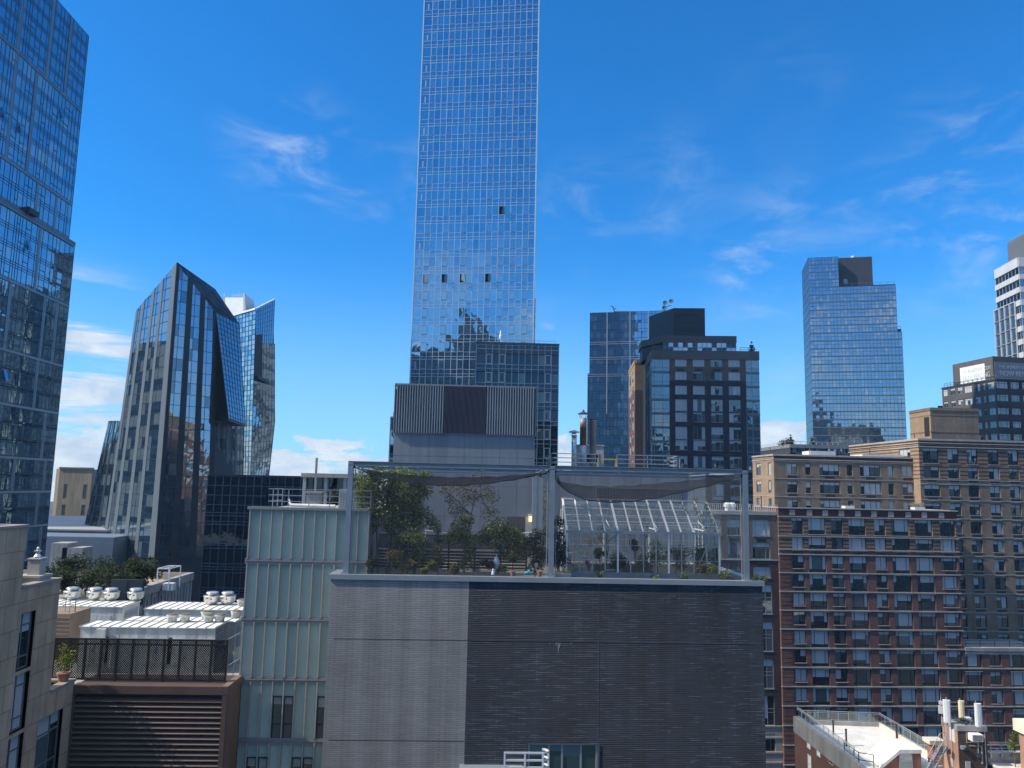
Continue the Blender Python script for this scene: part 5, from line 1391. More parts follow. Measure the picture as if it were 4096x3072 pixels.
def grid_slab():
    f = face_at(832, 1905, 130, 0); W = f.uv(1420, 1912)[0]; zt = f.uv(1000, 1906)[1]
    r = thing('glass_slab', 'low dark glass slab finely gridded with mullions, at the foot of the pointed tower', 'building', f.pt(0, 0))
    nn = 19; us = [W * i / nn for i in range(nn + 1)]
    ph = (f.uv(900, 2075)[1] - f.uv(900, 2220)[1]) / 1.5
    mu = MB(); z = zt; rows = [0, 1.55, 3.1, 4.65, 5.9, 6.4, 7.3, 7.8]
    while rows[-1] < zt - 12:
        b = rows[-1]; rows += [b + 2.4, b + 2.9, b + 3.3, b + 3.8]
    zs = [zt - x for x in reversed(rows)]
    for k in range(len(zs) - 1):
        gl = MB(); curtain(f, gl, None, us, zs[k:k + 2], lambda i, kk: 0 if rnd.random() < .93 else 1, .004); gl.build('glass_row', [glass('black_grid_glass', (.24, .32, .42), .16, (.006, .010, .016), .02), glass('black_grid_glass_dim', (.30, .38, .46), .18, (.02, .028, .036), .02)], r)
    for u in us: f.box(mu, u - .05, u + .05, zs[0], zt, -.03, .07)
    for z in zs: f.box(mu, 0, W, z - .05, z + .05, -.03, .055)
    mu.build('mullions', mat('slate_mullion', (.10, .13, .17), .45, .4, .05), r)
    c = MB(); c.prism([f.pt(0, 0, -.3), f.pt(W, 0, -.3), f.pt(W, 0, -25), f.pt(0, 0, -25)], 0, zt); f.box(c, -.05, W, zt - .001, zt + .25, -.5, .1); c.build('building_core', BLACKM, r)
grid_slab()
# sliver of a pale tower left of the zinc bulkhead
def sliver_tower():
    f = face_at(1563, 1668, 170, 0); W = f.uv(1620, 1700)[0]; zt = f.uv(1570, 1668)[1]
    r = thing('glass_tower', 'sliver of a white framed glass building beside the grey zinc bulkhead', 'building', f.pt(0, 0))
    gl = MB(); mu = MB(); us = [W * i / 3 for i in range(4)]; zs = [zt - 18 + 3 * i for i in range(7)]
    curtain(f, gl, mu, us, zs, lambda i, k: rnd.choice((0, 1)), .004, .22, .3); gl.build('glazing', [G_DK[0], G_RT[1]], r); mu.build('frames', WHITE, r)
    c = MB(); f.box(c, .05, W - .05, 0, zt - .05, -10, -.2); f.box(c, .4, 1.2, zt, zt + 1.2, -3, -1); c.build('building_core', PANEL, r)
sliver_tower()
def at_base(p, z=None): return Vector((p.x, p.y, p.z if z is None else z))
STEEL = mat('blue_grey_painted_steel', (.27, .31, .35), .45, .25, .12, 1.5)
GALV = mat('galvanised_steel', (.42, .45, .47), .4, .5, .12, 1.2)
TRELL = mat('dark_stained_trellis', (.020, .017, .015), .7, 0, .2, 2)
SOIL = mat('roof_deck_paving', (.13, .12, .11), .9, 0, .3, .8)
TERRA = mat('terracotta_pot', (.34, .17, .11), .8, 0, .1)
STAINL = mat('spun_aluminium', (.62, .62, .60), .32, .75, .08)
SHEETW = mat('white_sheet_metal', (.62, .63, .57), .5, 0, .16, .8, streak=.25)
LF = {'birch': [leafmat('birch_leaf_dark', (.045, .075, .03)), leafmat('birch_leaf_mid', (.13, .18, .07)), leafmat('birch_leaf_light', (.26, .31, .13))],
      'lime': [leafmat('lime_leaf_mid', (.11, .15, .035)), leafmat('lime_leaf_light', (.22, .25, .06)), leafmat('lime_leaf_dark', (.05, .075, .025))],
      'dark': [leafmat('dark_leaf_deep', (.018, .032, .018)), leafmat('dark_leaf_mid', (.034, .050, .024)), leafmat('dark_leaf_purple', (.040, .032, .024))],
      'dry': [leafmat('dry_leaf_brown', (.17, .115, .05)), leafmat('dry_leaf_olive', (.11, .115, .045)), leafmat('dry_leaf_dark', (.03, .035, .018))],
      'pine': [leafmat('yew_leaf_deep', (.014, .030, .016)), leafmat('yew_leaf_mid', (.028, .048, .022)), leafmat('yew_leaf_light', (.055, .075, .03))]}
BARK = mat('grey_brown_bark', (.12, .095, .075), .9, 0, .25, 3); BIRCHB = mat('pale_birch_bark', (.34, .29, .25), .85, 0, .3, 4)
def plant(name, label, cat, base, blobs, n, size, lv, trunks=(), bark=None, rad=.05, group=None):
    r = thing(name, label, cat, base, group)
    m = MB(); leaves(m, blobs, n, size); m.build('crown' if trunks else 'foliage', LF[lv], r)
    if trunks:
        t = MB()
        for tr in trunks:
            k = len(tr); t.tube(tr, [rad * (1 - .75 * i / (k - 1)) for i in range(k)], 6)
            tip = Vector(tr[-1])
        for c, q in blobs:      # limbs reach into every part of the crown
            tr = min(trunks, key=lambda T: (Vector(T[len(T) // 2]) - Vector(c)).length)
            s = Vector(tr[max(0, len(tr) // 2)]); e = Vector(c)
            t.tube([s, s.lerp(e, .5) + Vector((rnd.gauss(0, .08), 0, .06)), e], [rad * .55, rad * .4, rad * .18], 5)
            for _ in range(5):
                d = Vector((rnd.gauss(0, 1), rnd.gauss(0, 1), rnd.gauss(.3, .8))).normalized() * q * .9
                t.tube([s.lerp(e, rnd.uniform(.5, 1)), e + d], [rad * .22, rad * .08], 4)
        t.build('trunk', bark or BARK, r)
    return r
def B(px, py, Y, rad): return (P(px, py, Y), rad)

# ------------------------------------------------------------------ stone clad building, near left
def stone_building():
    X = P(299, 2746, 45).x; f = Face((X, 30), 90)
    r = thing('apartment_building', 'grey stone clad building stepping down in terraces, with tall mullioned windows', 'building', f.pt(10, 0))
    uo = lambda x, y: f.uv(x, y)[0]; zo = lambda x, y: f.uv(x, y)[1]
    u1, z1 = f.uv(111, 2106); u2, z2 = f.uv(243, 2318); u3, z3 = f.uv(299, 2722)
    cl = brick('stone_cladding_panels', (.48, .35, .24), (.43, .315, .215), (.21, .155, .11), 1.05, 1.22, .018, .8, .25, 'y', .2, streak=.14)
    ca = (uo(82, 2481), uo(143, 2450))
    holes = []
    zt1 = zo(143.5, 2440); zb1 = zo(124, 2664); zt2 = zo(121, 2680); zb2 = zo(101, 2908); zt3 = zo(99, 2925)
    holes += [(ca[0], ca[1], zb1, zt1), (ca[0], ca[1], zb2, zt2), (ca[0], ca[1], zt3 - 3.2, zt3)]
    cb = (uo(154, 2885), uo(253, 2835)); ztb = zo(253, 2832)
    holes.append((cb[0], cb[1], ztb - 3.4, ztb))
    w1 = MB()
    wall(f, w1, -8, u1, 0, z1, [h for h in holes if h[1] < u1], .25, [z3, z2]); wall(f, w1, u1, u2, 0, z2, [h for h in holes if h[0] > u1 and h[1] < u2], .25); wall(f, w1, u2, u3, 0, z3, [h for h in holes if h[0] > u2], .25)
    mids = [h for h in holes if not (h[1] < u1 or (h[0] > u1 and h[1] < u2) or h[0] > u2)]
    if mids:
        w1 = MB(); wall(f, w1, -8, u3, 0, z3, holes, .25); wall(f, w1, -8, u2, z3, z2, holes, .25); wall(f, w1, -8, u1, z2, z1, holes, .25)
        if any(h[3] > z3 for h in holes if h[1] > u2): pass
    w1.build('stone_wall', cl, r)
    fm = mat('grey_green_window_frame', (.16, .18, .18), .5, .2, .05)
    for h in holes[:3]: window(r, f, h, (.38,), (.22, .78), .2, fm, PANES, bar_=.08)
    window(r, f, holes[3], (.62,), (.30, .74), .2, fm, PANES, bar_=.09)
    q = lambda u, d=0: f.pt(u, 0, d)
    co = MB(); co.prism([q(-8, -.3), q(-8, -14), q(u3, -14), q(u3, -.3)], 0, z3 - .35); co.prism([q(-8, -.3), q(-8, -14), q(u2, -14), q(u2, -.3)], z3 - .35, z2 - .3); co.prism([q(-8, -.3), q(-8, -14), q(u1, -14), q(u1, -.3)], z2 - .3, z1 - .2)
    for uu, za, zb_ in ((u3, 0, z3), (u2, z3, z2), (u1, z2, z1)): co.face([f.pt(uu, za, -14), f.pt(uu, zb_, -14), f.pt(uu, zb_, 0), f.pt(uu, za, 0)])
    co.build('terraces', mat('terrace_paving', (.22, .20, .18), .9, 0, .2), r)
    pc = MB()
    for ua, ub_, z in ((-8, u1, z1), (u1, u2, z2), (u2, u3, z3)):
        f.box(pc, ua, ub_ + .06, z - .02, z + .10, -.45, .06)
        f.box(pc, ub_ - .40, ub_ + .058, z - .018, z + .098, -12, -.45)
    pc.build('parapet_coping', mat('stone_coping', (.30, .26, .22), .85, 0, .15), r)
    # flue on the middle terrace
    b = Vector((X - .75, 41.5, z2))
    fl = thing('chimney', 'stubby white stone chimney with a metal cowl on the stone building terrace', 'chimney', b)
    m = MB(); s = .30; m.box(b.x - .6, b.x + .5, b.y - .6, b.y + .5, z2 - .05, z2 + .26); m.box(b.x - .66, b.x + .56, b.y - .66, b.y + .56, z2 + .26, z2 + .36); m.build('base_slab', PANEL_L, fl)
    m = MB(); m.box(b.x - s, b.x + s, b.y - s, b.y + s, z2 + .36, z2 + 1.12); m.box(b.x - s - .04, b.x + s + .04, b.y - s - .04, b.y + s + .04, z2 + 1.12, z2 + 1.18); m.build('stack', PANEL_L, fl)
    m = MB(); m.lathe((b.x, b.y, z2 + 1.18), [(.20, 0), (.18, .08), (.09, .2), (.09, .30), (.17, .32), (.17, .37), (.08, .40), (.08, .48), (.04, .55)], 14); m.build('cowl', STAINL, fl)
    fb = Vector((X - .35, 30 + u1 + .25, z2 + .1)); m = MB(); leaves(m, [(fb + Vector((0, 0, .18)), .28), (fb + Vector((-.3, .2, .15)), .25)], 220, .08)
    solo('flower_bed', m, [leafmat('red_petal', (.35, .02, .05)), LF['dark'][1], leafmat('red_petal_deep', (.22, .015, .04))], 'small bed of red flowers beside the white chimney on the stone terrace', 'flowers', fb)
    # potted plant on the lowest terrace
    pb = P(263, 2722, 44.4); pb = Vector((min(pb.x, X - .35), 44.4, z3 + .08))
    pt_ = thing('potted_plant', 'leafy plant in a terracotta pot on the lowest stone terrace, in front of the trellis', 'plant', pb)
    m = MB(); m.lathe(pb, [(.22, 0), (.32, .36), (.36, .38), (.36, .46), (.30, .46)], 14); m.build('pot', TERRA, pt_)
    m = MB(); leaves(m, [(pb + Vector((0, 0, .95)), .5), (pb + Vector((.2, -.1, 1.35)), .42), (pb + Vector((-.15, .1, 1.7)), .3)], 460, .13); m.build('foliage', LF['lime'], pt_)
    m = MB(); m.tube([pb + Vector((0, 0, .4)), pb + Vector((.03, 0, 1.2))], [.04, .02], 6); m.build('stem', BARK, pt_)
stone_building()

# ------------------------------------------------------------------ brown louvred building
LV = {}
def louvre_building():
    f = face_at(298, 2746, 45, 0); W = f.uv(911, 2746)[0]; zt = f.uv(600, 2742)[1]; D = 2.4; fr = side(f, W, True, D)
    r = thing('louvred_building', 'brown building faced with horizontal metal louvres, below the dark trellis', 'building', f.pt(0, 0))
    LV.update(f=f, W=W, zt=zt)
    bm = mat('brown_louvre_metal', (.155, .108, .088), .42, .25, .10, .8); side_m = mat('rust_brown_flank', (.22, .135, .09), .75, 0, .15, .5, streak=.12)
    core = MB(); f.box(core, 0, W, 0, zt - .02, -2.6, -.12); core.build('wall', mat('louvre_backing', (.07, .045, .035), .8, 0, .1), r)
    sl = MB(); z = zt - .62; k = 0
    while z > zt - 9.5:
        # sloping blade
        a, b, c, d = f.pt(.12, z, -.10), f.pt(W - .22, z, -.10), f.pt(W - .22, z - .20, .10), f.pt(.12, z - .20, .10)
        t = Vector((0, 0, -.035))
        sl.hexa([d + t, c + t, b + t, a + t, d, c, b, a])
        z -= .275
    sl.build('louvre_blades', bm, r)
    tr = MB(); f.box(tr, -.05, W + .06, zt - .42, zt, -.5, .16); f.box(tr, W - .22, W + .03, zt - 10, zt - .421, -.12, .15); f.box(tr, -.05, .12, zt - 10, zt - .421, -.12, .15); tr.build('frame_trim', bm, r)
    fk = MB(); fr.box(fk, .151, D, 0, zt - .421, -.3, .02); fr.box(fk, -.05, D, zt - .42, zt + .02, -.3, .061); fk.build('flank', side_m, r)
louvre_building()

def trellis_screen():
    f0 = LV['f']; W = LV['W']; zt = LV['zt']
    f = face_at(200, 2600, 45.9, 0)
    u0 = f.uv(210, 2640)[0]; u1 = f.uv(906, 2640)[0]; z0 = f.uv(600, 2722)[1]; z1 = f.uv(600, 2559)[1]
    r = thing('trellis', 'long dark wooden lattice trellis screening the white roof units', 'trellis', f.pt((u0 + u1) / 2, z0))
    n = 11; st = (u1 - u0) / n; zc = z1 - .26
    rail = MB()
    for z in (z1, zc, z0 + .05): f.box(rail, u0, u1, z - .045, z + .045, -.05, .05)
    rail.build('rails', TRELL, r)
    for k in range(n + 1):
        p = MB(); u = u0 + k * st; f.box(p, u - .055, u + .055, z0 - (.25 if k % 3 == 1 else 0), z1 + .045, -.055, .056); p.build('post', TRELL, r)
    for k in range(n):
        p = MB(); a = u0 + k * st + .055; b = u0 + (k + 1) * st - .055
        lattice(p, f, a, b, z0 + .1, zc - .045, .13, .05, 0); lattice(p, f, a, b, zc + .045, z1 - .045, .11, .042, 0); p.build('lattice_panel', TRELL, r)
    gr = MB(); q = f.pt(u1 + .05, z0, 0); railing(gr, [q, q + Vector((.15, 3.2, 0))], z1 - z0 + .1, 1.0, .02, (.35, 1)); solo('pipe_railing', gr, GALV, 'galvanised pipe railing running back from the trellis beside the green glass wall', 'railing', q)
trellis_screen()

# ------------------------------------------------------------------ white rooftop air handling units
def roof_units():
    zt = CAM_Z - 10.0
    b = MB(); b.box(-40, -14.6, 48.5, 78, 0, zt - 3.0); solo('low_building', b, ROOF, 'flat grey roofed building carrying the white air handling units', 'building', (-27, 62, 0))
    def unit(xl, xr, yf, yb, label, louvre=True, hh=3.0, doors=()):
        a = PZ(xl, yf, zt); c = PZ(xr, yf, zt); e = PZ((xl + xr) / 2, yb, zt)
        x0, x1, y0, y1 = a.x, c.x, (a.y + c.y) / 2, e.y
        r = thing('air_handler', label, 'air handler', ((x0 + x1) / 2, (y0 + y1) / 2, zt - hh), 'white air handling units on the roof')
        m = MB(); m.box(x0, x1, y0, y1, zt - hh, zt - .06)
        n = int((x1 - x0) / .62)
        for k in range(n + 1): x = x0 + (x1 - x0) * k / n; m.box(x - .012, x + .012, y0 - .012, y0, zt - hh, zt - .06)
        m.build('casing', SHEETW, r)
        t = MB(); t.box(x0 - .07, x1 + .07, y0 - .08, y1 + .05, zt - .059, zt)
        t.build('roof_sheet', mat('white_roof_sheet', (.80, .78, .70), .55, 0, .16, .9, streak=.0, fine=.10), r)
        rb = MB()
        for k in range(n + 1): x = x0 + (x1 - x0) * k / n; rb.box(x - .018, x + .018, y0 - .09, y1 + .05, zt, zt + .05)
        rb.build('roof_ribs', mat('grey_rib', (.40, .40, .38), .6, 0, .1), r)
        if louvre:
            lv = MB(); 
            for k in range(9): z = zt - .45 - k * .16; lv.hexa([(x1 + .002, y0 + .4, z - .10), (x1 + .09, y0 + .4, z - .12), (x1 + .09, y1 - .4, z - .12), (x1 + .002, y1 - .4, z - .10), (x1 + .002, y0 + .4, z), (x1 + .05, y0 + .4, z - .06), (x1 + .05, y1 - .4, z - .06), (x1 + .002, y1 - .4, z)])
            lv.box(x1, x1 + .012, y0 + .36, y1 - .36, zt - 2.0, zt - .35); lv.build('louvre', GALV, r)
        for u in doors:
            d = MB(); x = x0 + (x1 - x0) * u; d.box(x - .42, x + .42, y0 - .045, y0 - .012, zt - 2.4, zt - .7); d.box(x + .28, x + .34, y0 - .09, y0 - .045, zt - 1.6, zt - 1.4); d.build('access_door', SHEETW, r)
        return x0, x1, y0, y1
    A = unit(140, 500, 2424, 2400, 'white air handling unit nearest the stone building with four big mushroom fans', doors=(.42, .80))
    Dd = unit(571, 1010, 2437, 2409, 'white air handling unit at the back right with two big mushroom fans', louvre=False, doors=(.12, .45))
    C = unit(314, 869, 2508, 2486, 'long white air handling unit directly behind the trellis', doors=(.06, .17, .24, .35, .52, .64, .70, .93))
    C2 = unit(489, 950, 2483, 2468, 'white air handling unit in the middle carrying small barrel fans', doors=(.9,))
    cd_ = MB(); c = C; x = c[0] + (c[1] - c[0]) * .165; cd_.box(x - .3, x + .3, c[2] - .35, c[2] - .02, zt - 1.0, zt - .12); cd_.tube([(x, c[2] - .2, zt - 1.0), (x, c[2] - .2, zt - 2.6)], .08, 8); cd_.tube([(x - .7, c[2] - .2, zt - .9), (x - .7, c[2] - .2, zt - 2.6)], .07, 8); cd_.tube([(x + .75, c[2] - .2, zt - .8), (x + .75, c[2] - .2, zt - 2.6)], .07, 8)
    solo('control_box', cd_, SHEETW, 'control box and pipes on the front of the long white unit', 'control box', (x, c[2] - .2, zt - 2.9))
    big = [(287, 2399, 'leftmost of four big spun aluminium roof fans'), (379, 2400, 'second big roof fan from the left, next to the leftmost one'), (443, 2402, 'third big roof fan, close to the right of the second'), (541, 2403, 'big roof fan standing alone at the right end of the row of four'),
           (847, 2418, 'left fan of the big pair near the green glass building'), (908, 2418, 'right fan of the big pair near the green glass building')]
    for px, py, lab in big:
        q = PZ(px, py, zt); q.z = zt + .02
        r = thing('exhaust_fan', lab, 'roof fan', q, 'big mushroom roof fans')
        m = MB(); m.lathe(q, [(.36, 0), (.36, .08), (.50, .16), (.63, .30), (.65, .62), (.69, .66), (.69, .70), (.58, .70)], 24); m.build('bowl', STAINL, r, True)
        m = MB(); m.lathe(q + Vector((0, 0, .701)), [(.44, 0), (.45, .16), (.50, .18), (.50, .24), (.42, .30), (.2, .33)], 24); m.build('cap', STAINL, r, True)
        m = MB(); m.box(q.x + .08, q.x + .16, q.y - .665, q.y - .635, q.z + .42, q.z + .52); m.box(q.x - .3, q.x - .14, q.y - .67, q.y - .60, q.z + .52, q.z + .57); m.build('bolt_plate', BLACKM, r)
    small = [(688, 2487, 'leftmost small barrel fan above the long white unit'), (739, 2487, 'second small barrel fan from the left above the long white unit'), (833, 2488, 'third small barrel fan of the front row'), (879, 2487, 'rightmost small barrel fan of the front row'),
             (824, 2474, 'small barrel fan standing behind the front row of fans'), (943, 2471, 'small barrel fan nearest the green glass building, by the unit end'), (966, 2424, 'small barrel fan partly hidden by the green glass building, beside the big pair')]
    for px, py, lab in small:
        q = PZ(px, py, zt); q.z = zt + .01
        r = thing('barrel_fan', lab, 'roof fan', q, 'small barrel roof fans')
        m = MB(); m.lathe(q, [(.30, 0), (.33, .3), (.40, .44), (.41, .47), (.38, .47)], 18); m.build('barrel', SHEETW, r, True)
        m = MB(); m.lathe(q + Vector((0, 0, .47)), [(.37, 0), (.34, .05), (.18, .09), (.04, .10)], 14); m.build('grille_guard', mat('rusty_wire_guard', (.20, .15, .12), .7, .3, .3, 5), r)
        m = MB(); m.box(q.x - .12, q.x + .12, q.y - .42, q.y - .32, q.z + .06, q.z + .3); m.build('motor_box', GALV, r)
    tb = MB(); f = face_at(200, 2460, 58.5, 0); u1 = f.uv(281, 2470)[0]; z = f.uv(280, 2456)[1]
    f.box(tb, -4, u1, z - 4, z, -3, 0)
    for k in range(12): f.box(tb, -4, u1, z - .3 - k * .28, z - .22 - k * .28, 0, .05)
    solo('timber_clad_box', tb, mat('tan_timber_cladding', (.27, .19, .13), .7, 0, .12, .8), 'tan slatted plant enclosure between the stone building and white units', 'enclosure', f.pt(0, z - 4))
    rl = MB(); q = f.pt(u1 - 1.6, z, -1); railing(rl, [q, q + Vector((1.4, 0, 0)), q + Vector((1.4, -.8, 0))], 1.0, .7, .02, (.5, 1)); solo('guard_rail', rl, GALV, 'small pipe guard rail on top of the tan slatted enclosure', 'railing', q)
roof_units()

# ------------------------------------------------------------------ masonry building with planted roof, trees and a white frame
def planted_roof():
    X = -37.35; zt = CAM_Z - 12.0
    f = Face((X, 60), 90); u1 = f.uv(767, 2300)[0]
    r = thing('apartment_building', 'weathered masonry building with pilasters and a roof planted with trees', 'building', f.pt(20, 0))
    holes = []; n = 14; st = 2.0
    for k in range(n):
        u = u1 - 1.0 - k * st
        if u - 1.3 < 1: break
        holes += [(u - 1.15, u - .35, zt - 4.4, zt - 1.6), (u - 1.15, u - .35, zt - 8.4, zt - 5.4)]
    w_ = MB(); wall(f, w_, 0, u1, 0, zt, holes, .35); w_.build('masonry_wall', CONC, r)
    for h in holes: window(r, f, h, (.5,), (.5,), .3, WDARK, PANES)
    pl = MB()
    for k in range(n + 1):
        u = u1 - .4 - k * st
        if u < 1: break
        f.box(pl, u - .18, u + .22, 0, zt - 1.0, -.1, .18)
    f.box(pl, 0, u1 + .15, zt - .95, zt, -.1, .25); f.box(pl, 0, u1 + .1, zt - 5.1, zt - 4.7, -.1, .12); pl.build('pilasters', CONC, r)
    co = MB(); co.box(X - 34, X - .36, 60, 60 + u1 - .3, 0, zt - .9); co.box(X - 34, X - .4, 60 + u1 - .3, 60 + u1, 0, zt); co.box(X - .4, X - .002, 60, 60 + u1, zt - .9, zt - .002); co.build('roof_deck', mat('tan_roof_parapet', (.36, .31, .24), .85, 0, .15), r)
    gp = thing('pergola', 'white metal frame pergola at the corner of the planted roof', 'pergola', P(668, 2320, 97))
    a = P(632, 2320, 95.5); zb = zt - .9; x0 = a.x; x1 = P(700, 2310, 97).x; y0, y1 = 95.2, 98.6; zt2 = P(660, 2272, 96).z
    m = MB()
    for x in (x0, x1):
        for y in (y0, y1): m.bar((x, y, zb), (x, y, zt2), .10, .10)
    m.build('posts', WHITE, gp)
    m = MB()
    for x in (x0, (x0 + x1) / 2, x1): m.bar((x, y0, zt2), (x, y1, zt2), .10, .10)
    for y in (y0, y1): m.bar((x0, y, zt2), (x1, y, zt2), .10, .10)
    m.build('roof_frame', WHITE, gp)
    ch = MB(); ch.box(x0 + .6, x0 + 1.8, y0 + .2, y0 + 1.2, zb, zb + .8); solo('planter_box', ch, OFFWH, 'white planter box under the white pergola', 'planter', (x0 + 1.2, y0 + .7, zb))
    tp = [(215, 2300, 92, 1.9, 'round dark green tree nearest the stone building on the planted roof'), (290, 2262, 97, 2.0, 'tree with sunlit yellow green top on the planted roof'), (265, 2330, 88, 1.7, 'low front tree left of the middle of the planted roof'), (350, 2310, 91, 2.1, 'broad tree in the front middle of the planted roof'),
          (420, 2280, 96, 2.1, 'broad dark tree in the back middle of the planted roof'), (445, 2330, 89, 1.7, 'front tree on the right of the planted roof, above the roof fans'), (505, 2270, 98, 1.9, 'dark tree at the back right, under the pointed tower'), (570, 2280, 99, 1.7, 'dark loose tree nearest the white pergola'), (545, 2325, 92, 1.0, 'low bush between the last trees and the pergola'), (180, 2345, 86, 1.4, 'half hidden tree behind the stone building terrace')]
    for px, py, Y, rad, lab in tp:
        c = P(px, py, Y); base = Vector((c.x, c.y, zt - .9))
        bl = [(c + Vector((rnd.uniform(-.8, .8) * rad, rnd.uniform(-.5, .5) * rad, rnd.uniform(-.45, .40) * rad)), rad * rnd.uniform(.40, .66)) for _ in range(8)]
        plant('tree', lab, 'tree', base, bl, 1500, .30, 'pine', [[base, base.lerp(c, .5) + Vector((.05, 0, 0)), c]], BARK, .14, 'trees on the planted roof')
    for px, py, w__, lab in ((500, 2362, 1.7, 'left dark screen panel standing below the roof trees'), (520, 2362, 1.5, 'right dark screen panel standing below the roof trees')): pass
    d = MB(); q = P(505, 2375, 84); d.box(q.x - 1.6, q.x + 1.6, 84, 84.4, zt - .9, q.z + 1.4); d.box(q.x - .03, q.x + .03, 83.97, 84, zt - .9, q.z + 1.4); solo('dark_screen', d, BLACKM, 'dark double screen panel at the edge of the planted roof', 'screen', (q.x, 84.2, zt - .9))
planted_roof()

# ------------------------------------------------------------------ small penthouse with a white steel frame behind the green glass building
def frame_penthouse():
    f = face_at(1213, 1895, 82, 0); W = f.uv(1480, 1899)[0]; zt = f.uv(1300, 1894)[1]; z0 = f.uv(1300, 2035)[1]
    r = thing('penthouse', 'rooftop penthouse with a pale slab roof on columns and dark glazing', 'penthouse', f.pt(W / 2, z0 - 6))
    m = MB(); f.box(m, -.1, W, zt - .42, zt, -7, .5); m.build('roof_slab', CONC, r)
    m = MB()
    for px in (1218, 1304, 1380, 1460): u = f.uv(px, 1950)[0]; f.box(m, u - .16, u + .16, z0 - 1, zt - .42, -.2, .2)
    m.build('columns', PANEL_L, r)
    g = MB(); mu = MB(); us = [W * i / 9 for i in range(10)]; curtain(f, g, mu, us, [z0 - 1, zt - 1.7, zt - .42], lambda i, k: 0, .003, .08, .08, d=-2.5); g.build('glazing', G_DK[0], r); mu.build('mullions', ALU_D, r)
    b = MB(); f.box(b, -.1, W, 0, z0 - 1, -8, .3); f.box(b, .2, W, z0 - 1, zt - .43, -7, -2.6); b.build('base_wall', PANEL, r)
frame_penthouse()

